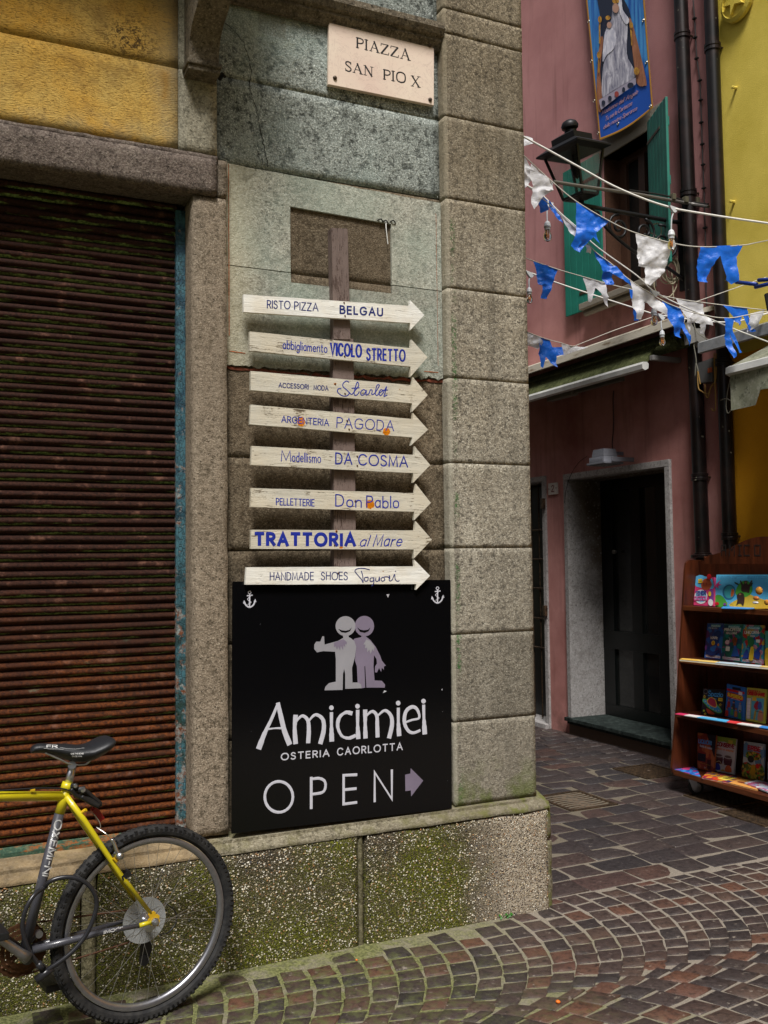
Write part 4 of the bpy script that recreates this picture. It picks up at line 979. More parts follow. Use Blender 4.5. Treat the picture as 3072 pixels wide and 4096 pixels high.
# ================================================================== pink house and yellow house across the alley
WX = 5.18
def onx(M, px, py, x): return on(*M(px, py), 0, x)
def render(name, a, b, extra=None, bmp=.5):
    k = N(name, .92, .12); g = k.noise(150, 4, .75); o = k.mix(k.mr(k.noise(1.3, 5, .6), .35, .65), a, b)
    o = k.mix(k.mr(g, .42, .3, 0, .5), o, tuple(c*.4 for c in a)); o = k.mix(k.mr(g, .58, .72, 0, .3), o, tuple(min(1, c*1.4) for c in b))
    if extra: o = extra(k, o)
    k.bump(g, bmp, .006); return k.col(o)
def pk(k, o):
    P = k.xyz(); z = P[2]
    o = k.mix(k.ma('MULTIPLY', k.mr(z, 3.3, 4.4), .5), o, (.40, .20, .21))
    st = k.noise(1, 5, .6, vec=k.scl(k.P, (9, 9, .8))); o = k.mix(k.mr(st, .55, .75, 0, .4), o, (.13, .06, .05))
    gm_ = k.ma('MULTIPLY', boxmask(k, 2.70, 2.86, 3.25, 3.85, .05, ax=1, wob=.03), k.mr(k.noise(5, 4), .35, .6)); o = k.mix(k.ma('MULTIPLY', gm_, .7), o, (.075, .045, .03))
    bt = k.ma('MULTIPLY', k.mr(z, .45, .05), k.mr(k.noise(6, 5), .4, .6)); return k.mix(k.ma('MULTIPLY', bt, .6), o, (.09, .06, .045))
m_pink = render('pink_render', (.33, .135, .12), (.54, .265, .24), pk)
m_yel = render('yellow_render', (.54, .41, .055), (.76, .60, .12)); m_ora = render('orange_render', (.66, .28, .012), (.78, .36, .02))
PH = thing('pink_house', 'dusty pink house with green shutters and dark double door across the alley', 'house', (WX, 2.8, 0))
def wall(name, mat, par, y0, y1, z0, z1, x0=WX, x1=5.9): return box(name, mat, par, x0, x1, y0, y1, z0, z1, 0)
_s = onx(Z4, 700, 565, 5.05).z
WY0, WY1, WZ0, WZ1 = 2.25, 2.86, _s+.005, 5.08
wall('wall', m_pink, PH, 1.56, 2.11, -.2, 7.5); wall('wall', m_pink, PH, 3.52, 3.82, -.2, WZ0); wall('wall', m_pink, PH, 4.9, 8.5, -.2, 7.5)
wall('wall', m_pink, PH, 3.82, 4.9, 2.38, 7.5); wall('wall', m_pink, PH, 2.11, 3.52, 2.365, WZ0); wall('wall', m_pink, PH, 2.11, WY0, WZ0, 7.5)
wall('wall', m_pink, PH, WY1, 3.82, WZ0, 7.5); wall('wall', m_pink, PH, WY0, WY1, WZ1, 7.5); wall('wall', m_pink, PH, 3.52, 3.82, WZ0, WZ0+.001)
wall('back_wall', m_black, PH, 1.5, 8.5, -.2, 7.5, 6.2, 6.3)
def marb(k, o):
    P = k.xyz(); d = k.ma('ADD', P[2], k.ma('MULTIPLY', k.ma('SUBTRACT', P[0], 5.18), 3.2))
    v = k.vor(28); f = k.ma('MULTIPLY', k.mr(k.ma('ADD', d, k.mr(k.noise(5, 5), .2, .8, -.5, .5)), 2.0, 2.9), k.mr(v, .15, .3))
    o = k.mix(k.ma('MULTIPLY', k.mr(P[0], 5.2, 5.3), f), o, (.10, .075, .045))
    return k.mix(k.mr(k.noise(20, 5, .7), .52, .66, 0, .5), o, (.22, .20, .19))
m_mar = stone('grey_marble', (.26, .24, .23), (.40, .38, .37), (.52, .50, .49), 90, 5, .25, extra=marb)
m_gmar = stone('green_marble', (.010, .014, .013), (.024, .034, .031), (.06, .075, .07), 25, 5, .2); 
DY0, DY1 = 2.165, 3.465
DF = bpy.data.objects.new('door_frame', None); link(DF, PH); DF.location = Vector((5.18, 2.8, 0))-org(PH)
for a in ((DY1, 3.52, .155, 2.365), (2.109, DY0, .0, 2.365)):
    box('frame_post', m_mar, DF, 5.155, 5.54, a[0], a[1], a[2], 2.31, .003)
box('frame_head', m_mar, DF, 5.154, 5.54, 2.108, 3.521, 2.312, 2.366, .003)
st = bpy.data.objects.new('door_step', None); link(st, PH); st.location = Vector((5.18, 2.8, 0))-org(PH)
box('step_tread', m_gmar, st, 5.12, 5.56, DY0+.002, 3.53, .125, .158, .004); box('step_riser', flat('step_riser', (.10, .065, .045), .9, bump=.5), st, 5.17, 5.5, DY0+.002, 3.525, -.05, .124, .002); box('step_lip', m_gmar, st, 5.15, 5.5, DY0+.003, 3.526, .098, .1245, .003)
m_door = flat('dark_green_door', (.003, .0042, .004), .35, var=.3)
k = N('dark_glass', .08, .5); k.col(k.mix(k.mr(k.noise(3, 4), .4, .6), (.008, .009, .009), (.016, .017, .016))); m_dglass = k.m
DR = bpy.data.objects.new('double_door', None); link(DR, PH); DR.location = Vector((5.54, 2.8, .16))-org(PH)
def dy(px, z=1): return onx(Z5, px, 1000, 5.535).y
ys = [dy(p) for p in (640, 700, 812, 875, 972, 1100)]
zs = [onx(Z5, 700, p, 5.535).z for p in (560, 1428, 1480, 1540)]
box('door_rail', m_door, DR, 5.53, 5.59, 2.12, 3.463, zs[0], 2.31, .002); box('door_rail', m_door, DR, 5.528, 5.59, 2.12, 3.463, zs[3], zs[1], .002); box('door_rail', m_door, DR, 5.53, 5.59, 2.12, 3.463, .16, .26, .002)
for a, b in ((ys[1], 3.463), (ys[3], ys[2]), (2.12, ys[4]-.16)):
    for z0, z1 in ((zs[1]+.001, zs[0]-.001), (.261, zs[3]-.001)): box('door_stile', m_door, DR, 5.53, 5.59, a, b, z0, z1, .002)
box('door_stile', m_door, DR, 5.529, 5.59, ys[4]-.16, ys[4], .261, zs[0]-.001, .002)
for a, b in ((ys[2], ys[1]), (ys[4], ys[3]), (2.2, ys[4]-.16)):
    box('door_glass', m_dglass, DR, 5.562, 5.572, a-.02, b+.02, zs[1]-.02, zs[0]+.02, 0); box('door_panel', m_dglass, DR, 5.555, 5.58, a-.02, b+.02, .25, zs[3]+.02, 0)
bm = nb(); c = onx(Z5, 718, 940, 5.53); lathe(bm, [(.012, 0), (.018, .01), (.02, .03), (.012, .038), (.0, .04)], c, (-1, 0, 0), 12); mk('door_knob', bm, flat('dull_steel', (.25, .24, .22), .35, .8), DR, smooth=True)
# side door with iron grille
SD = bpy.data.objects.new('side_door', None); link(SD, PH); SD.location = Vector((5.2, 4.3, 0))-org(PH)
box('frame_post', m_mar, SD, 5.158, 5.4, 3.82, 3.872, 0, 2.33, .003); box('frame_post', m_mar, SD, 5.158, 5.4, 4.84, 4.9, 0, 2.33, .003); box('frame_head', m_mar, SD, 5.157, 5.4, 3.819, 4.9, 2.331, 2.382, .003); box('threshold', m_mar, SD, 5.12, 5.5, 3.83, 4.89, -.02, .045, .006)
box('door_leaf', m_door, SD, 5.38, 5.42, 3.87, 4.86, .05, 2.32, .002)
for py in (805, 985, 1165, 1350, 1530): z = onx(Z5, 235, py, 5.25).z; bm = nb(); tube(bm, [(5.25, 3.88, z), (5.25, 4.84, z)], .009, 6); mk('grille_bar', bm, m_iron, SD)
for i in range(7): bm = nb(); y = 3.95+i*.13; tube(bm, [(5.262, y, .06), (5.262, y, 2.3)], .007, 6); mk('grille_bar', bm, m_iron, SD)
for py in (640, 1305): z = onx(Z5, 290, py, 5.15).z; box('hinge', m_iron, SD, 5.125, 5.158, 3.812, 3.85, z-.05, z+.05, .004)
# upstairs window
WN = bpy.data.objects.new('window', None); link(WN, PH); WN.location = Vector((5.2, 2.55, 4.6))-org(PH)
m_wf = flat('window_stone', (.24, .21, .165), .9, bump=.4); m_brw = flat('brown_window_wood', (.07, .032, .018), .5, var=.3)
box('lintel', m_wf, WN, 5.165, 5.4, 2.10, 2.99, WZ1, WZ1+.16, .004)
a, b = onx(Z4, 492, 640, 5.05), onx(Z4, 900, 480, 5.05)
box('sill', m_wf, WN, 5.04, 5.5, b.y+.02, a.y, _s-.05, _s+.006, .006); bm = nb(); tube(bm, [(5.10, b.y+.05, _s-.075), (5.10, a.y-.02, _s-.075)], .028, 10); mk('sill_moulding', bm, m_wf, WN)
for y0, y1 in ((WY0, WY0+.06), (2.52, 2.60), (WY1-.1, WY1)): box('casement', m_brw, WN, 5.34, 5.39, y0, y1, WZ0, WZ1, .003)
box('window_reveal', m_brw, WN, 5.182, 5.338, WY1-.014, WY1-.001, WZ0+.001, WZ1-.001, 0); box('window_reveal', m_brw, WN, 5.182, 5.338, WY0+.001, WY0+.012, WZ0+.001, WZ1-.001, 0)
box('casement', m_brw, WN, 5.341, 5.389, WY0, WY1, WZ1-.06, WZ1-.001, .003); box('pane', m_dglass, WN, 5.37, 5.375, WY0, WY1, WZ0, WZ1, 0)
box('pane', m_dglass, WN, 5.6, 5.61, 2.2, 2.9, 4.1, 5.1, 0)
def proj(p):
    d = Vector(p)-CAM; z = d.dot(_f); return (1536+FPX*d.dot(_r2)/z, 2048-FPX*d.dot(_u2)/z)
k = N('green_shutter_paint', .5, .4); o = k.mix(k.mr(k.noise(3, 4), .35, .65), (.008, .125, .09), (.014, .18, .13)); o = k.mix(k.mr(k.noise(1, 4, .6, vec=k.scl(k.P, (40, 40, 3))), .6, .75, 0, .5), o, (.01, .06, .045)); m_gsh = k.col(o)
def shutter(hy, ang, wdt, z0, z1, sgn, label):
    t = bpy.data.objects.new('shutter', None); link(t, PH); t.location = Vector((5.155, hy, z0))-org(PH); t.rotation_euler.z = ang; t['label'] = label
    n = 6; pw = wdt/n
    for i in range(n):
        bm = nb(); bx(bm, -.012, .008, sgn*(i*pw+.003) if sgn > 0 else -(i+1)*pw+.003, sgn*((i+1)*pw-.003) if sgn > 0 else -i*pw-.003, 0, z1-z0, .003); mk('plank', bm, m_gsh, t, keep=True)
    for q in (.12, .5, .86):
        bm = nb(); bx(bm, .009, .022, (0.02 if sgn > 0 else -wdt+.02), (wdt-.02 if sgn > 0 else -.02), (z1-z0)*q-.035, (z1-z0)*q+.035, .003); mk('ledge', bm, m_gsh, t, keep=True)
    for q in (.12, .86):
        bm = nb(); bx(bm, -.017, -.0125, (0 if sgn > 0 else -.3), (.3 if sgn > 0 else 0), (z1-z0)*q-.012, (z1-z0)*q+.012, .001); mk('strap_hinge', bm, m_iron, t, keep=True)
    return t
shutter(2.865, math.radians(4), .50, _s-.03, 5.13, 1, 'green plank shutter folded back against the pink wall, left of the window')
best = min(range(0, 80), key=lambda a: abs(proj((5.155-.44*math.sin(math.radians(a)), 2.25-.44*math.cos(math.radians(a)), 4.9))[0]-Z3(1035, 0)[0]))
shutter(2.245, -math.radians(best), .44, _s+.02, 5.13, -1, 'green plank shutter standing ajar, right of the window')
# ------------------------------------------------------------------ yellow house
YH = thing('yellow_house', 'yellow rendered house with orange lower wall at the right of the photo', 'house', (WX, .5, 0))
box('upper_wall', m_yel, YH, WX-.008, 5.9, -4.5, 1.558, 3.05, 7.5, 0); box('lower_wall', m_ora, YH, WX-.008, 5.9, -4.5, 1.558, -.2, 3.049, 0)
M3 = lambda x, y: onx(Z3, x, y, WX-.01)
bm = nb(); c = onx(Z3, 1478, 10, WX-.02); lathe(bm, [(.145, 0), (.145, .03), (.12, .045), (.115, .03), (.0, .028)], c, (-1, 0, 0), 28)
for i in range(5):
    a = i*2*math.pi/5+.3; prism(bm, [c+Vector((-.055, math.sin(a)*.10, math.cos(a)*.10)), c+Vector((-.055, math.sin(a+.63)*.035, math.cos(a+.63)*.035)), c+Vector((-.055, 0, 0)), c+Vector((-.055, math.sin(a-.63)*.035, math.cos(a-.63)*.035))], (.03, 0, 0))
mk('plaster_medallion', bm, m_yel, YH, label='round relief medallion with star high on the yellow wall')
for q in ((1450, 1250), (1462, 545)):
    bm = nb(); c = M3(*q); lathe(bm, [(.012, 0), (.01, .03), (.014, .035), (.0, .04)], c, (-1, 0, 0), 8); mk('wall_hook', bm, m_yel, YH)
# ------------------------------------------------------------------ drainpipes
k = N('dark_downpipe', .35, .5); k.put(k.b.inputs['Metallic'], .3); o = k.mix(k.mr(k.noise(8, 5), .4, .6), (.006, .005, .005), (.018, .010, .009)); o = k.mix(k.mr(k.noise(26, 4), .70, .73), o, (.30, .30, .22)); m_pipe = k.col(o)
def downpipe(label, y0, y1, r, cols):
    t = thing('drainpipe', label, 'drainpipe', (5.09, y1, 0), 'dark drainpipes on the house fronts'); X = 5.105
    def P(z): return (X, y1+(y0-y1)*(z/6), z)
    bm = nb(); tube(bm, [P(-.01), P(7.5)], r, 20, cap=False); mk('pipe', bm, m_pipe, t, smooth=True)
    for z in cols:
        bm = nb(); lathe(bm, [(r+.001, -.028), (r+.009, -.026), (r+.009, -.006), (r+.004, 0), (r+.009, .006), (r+.009, .026), (r+.001, .028)], P(z), seg=20); mk('collar', bm, m_pipe, t)
        bm = nb(); x, y, _ = P(z); tube(bm, [(x+.03, y-.03, z), (5.2, y-.03, z)], .008, 6); mk('bracket', bm, m_iron, t)
downpipe('left dark drainpipe, on the pink wall', 1.785, 1.69, .053, (1.60, 2.19, 4.36, 5.6))
bm = nb(); lathe(bm, [(.055, 0), (.085, .01), (.085, .03), (.056, .04)], (5.105, 1.72, 1.58), seg=20); PP = [o for o in COL.objects if o.name == 'drainpipe'][0]; mk('pipe_shoe', bm, m_pipe, PP)
downpipe('right dark drainpipe, on the yellow wall', 1.475, 1.43, .050, (1.74, 5.35, 3.0))
bm = nb(); pts = [onx(Z3, a, b, 5.165) for a, b in ((1195, 0), (1205, 120), (1218, 360), (1238, 500), (1248, 760), (1255, 1000), (1264, 1200), (1272, 1500))]+[onx(Z4, a, b, 5.165) for a, b in ((1275, 560), (1290, 800))]
tube(bm, pts, .006, 6); CB = mk('cable', bm, flat('grey_cable', (.06, .05, .05), .6)); tag(CB, 'thin dark cable clipped to the pink wall between the drainpipes', 'cable')
for a, b in ((1205, 115), (1208, 233), (1218, 362), (1238, 498), (1243, 620), (1247, 758), (1253, 893), (1259, 1020), (1263, 1165), (1270, 1410)):
    bm = nb(); c = onx(Z3, a, b, 5.16); bx(bm, c.x-.014, c.x+.01, c.y-.014, c.y+.014, c.z-.006, c.z+.006, .002); mk('cable_clip', bm, m_black, CB)
# ------------------------------------------------------------------ house number, floodlight
bm = nb(); q = [onx(Z5, *p, 5.166) for p in ((298, 517), (353, 510), (355, 580), (299, 588))]; prism(bm, q, (.012, 0, 0)); NP = mk('house_number', bm, flat('enamel_plate', (.55, .50, .46), .4, var=.2)); tag(NP, 'small cream house number plate reading 2 on the pink wall', 'sign')
bm = nb(); text(bm, '2', lambda x, y: on(x, y, 0, 5.1655), Z5(318, 568), Z5(334, 566), 24, 24, .010, nrm=(-1, 0, 0)); mk('lettering', bm, flat('dark_red_enamel', (.16, .02, .02), .4), NP)
for p in ((303, 551), (347, 544)): bm = nb(); lathe(bm, [(.006, 0), (.004, .003)], onx(Z5, *p, 5.166), (-1, 0, 0), 8); mk('screw', bm, m_black, NP)
FL = thing('floodlight', 'grey metal floodlight fixed above the dark double door', 'lamp', (5.0, 2.6, 2.4))
m_fl = flat('grey_cast_aluminium', (.17, .175, .20), .5, .3, var=.1)
def fl(px, py, x=4.97): return onx(Z5, px, py, x)
yA, yB = fl(552, 400).y, fl(735, 395).y; zb, zt, zm = fl(640, 402).z, fl(640, 345).z, fl(640, 312).z
cy = (yA+yB)/2; hw = abs(yA-yB)/2*.62
bm = nb(); vs = bx(bm, 4.885, 5.08, cy-hw, cy+hw, zb, zb+.018, .004); mk('lens_rim', bm, m_fl, FL)
bm = nb()
def frus(bm, cx, cy, z0, z1, a0, b0, a1, b1):
    L = [bm.verts.new((cx+sx*a0, cy+sy*b0, z0)) for sx, sy in ((-1, -1), (1, -1), (1, 1), (-1, 1))]; U = [bm.verts.new((cx+sx*a1, cy+sy*b1, z1)) for sx, sy in ((-1, -1), (1, -1), (1, 1), (-1, 1))]
    bm.faces.new(L[::-1]); bm.faces.new(U)
    for i in range(4): bm.faces.new((L[i], L[(i+1) % 4], U[(i+1) % 4], U[i]))
frus(bm, 4.98, cy, zb+.018, zt-.01, .085, hw*.86, .07, hw*.66); mk('housing', bm, m_fl, FL)
bm = nb(); frus(bm, 4.98, cy, zt-.008, zm+.008, .07, hw*.66, .06, hw*.58); mk('gear_box', bm, m_fl, FL)
for i in range(12): box('cooling_fin', m_fl, FL, 4.885, 4.90, cy-hw*.8+i*hw*.13, cy-hw*.8+i*hw*.13+.004, zb+.02, zt-.015, 0)
box('lens', m_dglass, FL, 4.90, 5.065, cy-hw+.015, cy+hw-.015, zb-.003, zb+.001, 0)
box('mounting_arm', m_fl, FL, 4.95, 5.18, cy-hw-.012, cy-hw-.004, zb+.02, zb+.055, .002); box('mounting_arm', m_fl, FL, 4.95, 5.18, cy+hw*.0, cy+hw*.0+.008, zt+.01, zt+.04, .002)
bm = nb(); tube(bm, smoothpath([onx(Z5, 700, 310, 5.17), onx(Z5, 695, 270, 5.17), onx(Z5, 703, 150, 5.17), onx(Z5, 700, 0, 5.17), onx(Z4, 705, 1180, 5.17)]), .006, 6); mk('power_cable', bm, flat('brown_cable', (.07, .035, .03), .6), FL)
bm = nb(); tube(bm, smoothpath([onx(Z5, 540, 348, 5.17), onx(Z5, 490, 385, 5.16), onx(Z5, 440, 460, 5.145), onx(Z5, 408, 560, 5.145), onx(Z5, 400, 640, 5.145)]), .0025, 5); mk('loose_wire', bm, m_black, FL)
# ------------------------------------------------------------------ street lantern on a scrolled bracket
LA = thing('street_lantern', 'black iron street lantern on a scrolled wall bracket', 'street lamp', (5.18, 1.9, 4.1))
m_blk = flat('black_ironwork', (.018, .018, .02), .45, .5, var=.3)
LX, LY = 4.20, 1.9
def pl(px, py): return on(*Z3(px, py), 1, LY)
zb_, ztp, zroof, zf0 = pl(530, 1225).z, pl(487, 945).z, pl(460, 850).z, pl(457, 800).z
LX = (pl(262, 1000).x+pl(712, 880).x)/2

ra = math.radians(14)
def sq(h, z, n=4): return [Vector((LX+h*math.sqrt(2)*math.cos(ra+math.pi/4+i*math.pi/2), LY+h*math.sqrt(2)*math.sin(ra+math.pi/4+i*math.pi/2), z)) for i in range(n)]
hb_, ht_, br = .088, .155, .195
bm = nb()
def loft(bm, levels, cap=True):
    R = [[bm.verts.new(p) for p in sq(h, z)] for h, z in levels]
    for A, Q in zip(R, R[1:]):
        for i in range(4): bm.faces.new((A[i], A[(i+1) % 4], Q[(i+1) % 4], Q[i]))
    if cap: bm.faces.new(R[0][::-1]); bm.faces.new(R[-1])
loft(bm, [(ht_-.01, ztp-.02), (br, ztp+.0), (br, ztp+.012), (.12, ztp+.06), (.105, ztp+.065), (.105, ztp+.11), (.06, ztp+.135), (.03, ztp+.14)]); mk('roof', bm, m_blk, LA)
bm = nb(); zc = ztp+.135; lathe(bm, [(.03, 0), (.045, .012), (.045, .025), (.03, .03), (.06, .04), (.064, .06), (.052, .085), (.025, .10), (.0, .105)], (LX, LY, zc), seg=18); mk('finial', bm, m_blk, LA, smooth=True)
A, Q = sq(hb_, zb_), sq(ht_-.005, ztp-.01)
for i in range(4): bm = nb(); tube(bm, [A[i], Q[i]], .011, 4); mk('corner_bar', bm, m_blk, LA)
for i in range(4): bm = nb(); tube(bm, [A[i], A[(i+1) % 4]], .012, 4); mk('base_bar', bm, m_blk, LA)
k = N('old_lantern_glass', .15, .4); k.set(**{'Transmission_Weight': .9, 'IOR': 1.2}); k.b.inputs['Alpha'].default_value = .22; m_lg = k.col((.25, .26, .22))
for i in range(4):
    bm = nb(); L = [A[i].lerp(A[(i+1) % 4], .06), A[i].lerp(A[(i+1) % 4], .94), Q[i].lerp(Q[(i+1) % 4], .94), Q[i].lerp(Q[(i+1) % 4], .06)]; bm.faces.new([bm.verts.new(p) for p in L]); mk('pane', bm, m_lg, LA)
bm = nb(); tube(bm, [(LX, LY, ztp-.01), (LX, LY, ztp-.1)], .02, 8); lathe(bm, [(.0, 0), (.03, .03), (.035, .07), (.02, .1)], (LX, LY, ztp-.2), seg=12); mk('bulb_holder', bm, m_blk, LA)
bm = nb(); tube(bm, [(LX, LY, zb_-.07), (LX, LY, zb_)], .02, 8); loft(bm, [(.03, zb_-.03), (hb_*.9, zb_-.012), (hb_*.9, zb_-.004)]); mk('base', bm, m_blk, LA)
for _o in list(LA.children):
    _T = Matrix.Translation(Vector((LX, LY, zb_))-LA.location) @ Matrix.Rotation(math.radians(-9), 4, 'Y') @ Matrix.Translation(LA.location-Vector((LX, LY, zb_)))
    _o.data.transform(_T)
zz_ = zb_-.09
bm = nb(); tube(bm, [(LX-.02, LY, zz_+.03), (5.18, LY, zz_+.03)], .016, 10); mk('arm', bm, m_blk, LA)
def spiral(cx, cz, r0, r1, a0, turns, n=26): return [(cx+(r0+(r1-r0)*i/n)*math.cos(a0+turns*2*math.pi*i/n), LY, cz+(r0+(r1-r0)*i/n)*math.sin(a0+turns*2*math.pi*i/n)) for i in range(n+1)]
for s in (spiral(4.55, zz_-.09, .10, .02, math.pi/2, 1.6), spiral(4.80, zz_-.09, .10, .02, math.pi/2, -1.6), spiral(4.98, zz_-.16, .15, .03, math.pi*.6, -1.4), spiral(LX+.14, zz_-.02, .05, .01, math.pi/2, 1.3)):
    bm = nb(); tube(bm, s, .011, 6); mk('scroll', bm, m_blk, LA, smooth=True)
bm = nb(); tube(bm, smoothpath([(LX+.1, LY, zz_+.02), (4.45, LY, zz_-.12), (4.7, LY, zz_-.26), (5.0, LY, zz_-.34), (5.17, LY, zz_-.42)]), .013, 8); mk('brace', bm, m_blk, LA, smooth=True)
box('wall_plate', m_blk, LA, 5.155, 5.179, LY-.04, LY+.04, zz_-.5, zz_+.12, .003)
# horizontal conduit with bundled wires running past the lantern
bm = nb(); pts = [on(*Z3(*p), 1, 1.72) for p in ((330, 1125), (520, 1155), (800, 1195), (1000, 1230), (1180, 1262))]; e = onx(Z3, 1290, 1280, 5.12); tube(bm, smoothpath(pts+[e]), .013, 8); CO = mk('conduit', bm, flat('grey_conduit', (.14, .13, .12), .5, .3)); tag(CO, 'thin grey conduit with tied wires crossing in front of the green shutters', 'conduit')
bm = nb(); tube(bm, smoothpath([p+Vector((0, 0, .022+.008*math.sin(i*2))) for i, p in enumerate(pts[2:])]+[e+Vector((0, 0, .02))]), .006, 6); mk('tied_wire', bm, m_black, CO)
for p in ((1070, 1222), (1148, 1240), (1218, 1245)): c = on(*Z3(*p), 1, 1.72); box('clamp', flat('clamp', (.09, .08, .05), .6), CO, c.x-.016, c.x+.016, 1.70, 1.74, c.z-.02, c.z+.025, .003)
# coil of pale cable hanging under the bracket
m_coil = flat('pale_cable', (.33, .29, .20), .6, var=.2); bm = nb(); cc = on(*Z4(1050, 440), 1, 1.95)
for i in range(9):
    rx, rz = random.uniform(.05, .085), random.uniform(.06, .10); ox, oz = random.uniform(-.025, .025), random.uniform(-.04, .02)
    tube(bm, [cc+Vector((ox+rx*math.cos(t*math.pi/9), i*.006-.03, oz+rz*math.sin(t*math.pi/9))) for t in range(18)], .0045, 5, closed=True)
for pts in (((960, 440), (955, 540), (1000, 600), (1060, 590), (1100, 500), (1090, 330), (1040, 300)), ((985, 250), (1000, 190), (985, 150), (960, 148), (940, 155)), ((965, 220), (915, 190), (912, 175)), ((1120, 320), (1145, 460), (1148, 590)), ((1060, 420), (1068, 520), (1075, 620))):
    tube(bm, smoothpath([on(*Z4(*p), 1, 1.93) for p in pts]), .0045, 5)
tag(mk('cable_coil', bm, m_coil), 'tangled coil of pale cable hanging below the lantern bracket', 'cable', kind=None)
# ------------------------------------------------------------------ fabric awnings
k = N('cream_metal', .5, .4); o = k.mix(k.mr(k.noise(1, 5, .7, vec=k.scl(k.P, (20, 5, 20))), .52, .7), (.48, .44, .36), (.17, .11, .055)); m_crm = k.col(o)
m_fab = stone('mouldy_green_fabric', (.02, .024, .008), (.07, .08, .03), (.13, .14, .06), 60, 3, .3); m_wbar = flat('white_bar', (.50, .50, .48), .4, var=.2, sc=8)
AW = thing('awning', 'folded cream awning box with mouldy green fabric above the dark double door', 'awning', (5.18, 3.0, 3.2))
def slopebox(name, mat, par, y0, y1, pr):
    bm = nb(); prism(bm, [(x, y0, z) for x, z in pr], (0, y1-y0, 0)); return mk(name, bm, mat, par)
Yr, Yl = onx(Z4, 1130, 770, 4.86).y, 4.7

slopebox('awning_hood', m_crm, AW, Yr, Yl, [(5.178, 3.47), (5.178, 3.43), (4.90, 3.355), (4.875, 3.30), (4.855, 3.30), (4.862, 3.362), (4.89, 3.38)])
bm = nb(); tube(bm, [(5.03, Yr+.12, 3.24), (5.03, Yl, 3.24)], .075, 14); mk('fabric_roll', bm, m_fab, AW, smooth=True)
a = onx(Z4, 905, 1025, 4.84); slopebox('awning_fabric', m_fab, AW, a.y+.02, Yl, [(4.86, a.z+.015), (4.84, a.z+.03), (5.0, 3.30), (5.01, 3.29)])
slopebox('front_bar', m_wbar, AW, a.y, Yl, [(4.81, a.z+.028), (4.80, a.z+.01), (4.805, a.z-.025), (4.83, a.z-.035), (4.86, a.z-.02), (4.865, a.z+.015), (4.85, a.z+.03)])
bm = nb(); prism(bm, [(5.0+x, Yr+.03, 3.22+z) for x, z in ((-.10, .09), (-.04, .11), (.0, .06), (.08, .07), (.12, -.05), (.06, -.07), (.03, -.03), (-.05, -.06), (-.06, .02), (-.11, .03))], (0, .05, 0)); mk('end_bracket', bm, flat('grey_alloy', (.28, .27, .25), .5, .3), AW)
for y in (Yr+.35, Yr+1.2): box('arm', flat('grey_alloy', (.22, .21, .2), .5, .3), AW, 4.88, 5.16, y, y+.04, 3.10, 3.14, .006)
TL = thing('tube_light', 'grey fluorescent tube fitting under the awning of the pink house', 'lamp', (5.1, 2.9, 3.0))
ta, tb = onx(Z4, 300, 1235, 5.02), onx(Z4, 455, 1195, 5.02); tc = onx(Z4, 750, 1110, 5.02)
box('fitting', flat('tube_fitting', (.20, .18, .15), .5), TL, 5.0, 5.07, tb.y, ta.y, ta.z-.02, ta.z+.03, .006); box('tube_cover', flat('tube_cover', (.12, .115, .1), .4), TL, 5.01, 5.06, tc.y, tb.y-.01, tb.z-.005, tb.z+.03, .006)
A2 = thing('awning', 'awning of the yellow house with grey-green fabric valance at the right edge', 'awning', (5.17, .6, 3.0))
X2 = 4.86; e1 = onx(Z4, 1225, 935, X2)
m_alu = flat('dirty_aluminium', (.30, .31, .32), .45, .2, var=.35, sc=14)
slopebox('awning_hood', m_alu, A2, -1.6, e1.y, [(5.17, e1.z+.16), (5.17, e1.z+.12), (X2+.02, e1.z-.02), (X2, e1.z-.015), (X2, e1.z+.055), (X2+.03, e1.z+.07)])
X3 = 4.52; b1 = onx(Z4, 1420, 1060, X3)
m_gf = stone('grey_green_fabric', (.13, .14, .095), (.27, .275, .20), (.36, .36, .29), 30, 4, .25, streak=.4)
slopebox('awning_fabric', m_gf, A2, -1.6, b1.y, [(X3, b1.z+.02), (X3+.005, b1.z+.03), (5.12, e1.z+.03), (5.12, e1.z+.02)])
slopebox('front_bar', m_wbar, A2, -1.6, b1.y+.005, [(X3+.01, b1.z+.035), (X3-.025, b1.z+.02), (X3-.03, b1.z-.02), (X3+.005, b1.z-.035), (X3+.02, b1.z)])
bm = nb(); ny, nz_ = 46, 8; G_ = []
v0 = onx(Z4, 1450, 1300, X3).z
for i in range(ny+1):
    y = b1.y-.01-(b1.y+1.5)*i/ny; s = (i % 10)/10
    zl = v0+.09*(abs(math.sin(s*math.pi)))**.5*(1 if i > 4 else .3)*(1 if (i//5) % 2 else .15)
    G_.append([bm.verts.new((X3-.005+.012*math.sin(i*.8)*(j/nz_), y, b1.z-.02-(b1.z-.02-zl)*j/nz_)) for j in range(nz_+1)])
for A_, B_ in zip(G_, G_[1:]):
    for j in range(nz_): bm.faces.new((A_[j], B_[j], B_[j+1], A_[j+1]))
mk('valance', bm, m_gf, A2, smooth=True)
JB = thing('junction_box', 'grey junction box with orange sticker between the drainpipes', 'junction box', (5.12, 1.6, 2.6))
p, q = onx(Z4, 1232, 1135, 5.08), onx(Z4, 1322, 980, 5.08); m_jb = flat('grey_plastic', (.085, .085, .085), .5)
bm = nb(); prism(bm, [(5.06, p.y, p.z), (5.06, q.y, p.z-.015), (5.06, q.y-.01, q.z), (5.06, p.y-.02, q.z-.01), (5.06, p.y, p.z+.06)], (.1, 0, 0)); mk('box_body', bm, m_jb, JB)
p2, q2 = onx(Z4, 1287, 1072, 5.058), onx(Z4, 1313, 1035, 5.058); box('sticker', flat('orange_sticker', (.35, .07, .02), .5, var=.5, sc=90), JB, 5.056, 5.0595, q2.y, p2.y, p2.z, q2.z, 0)
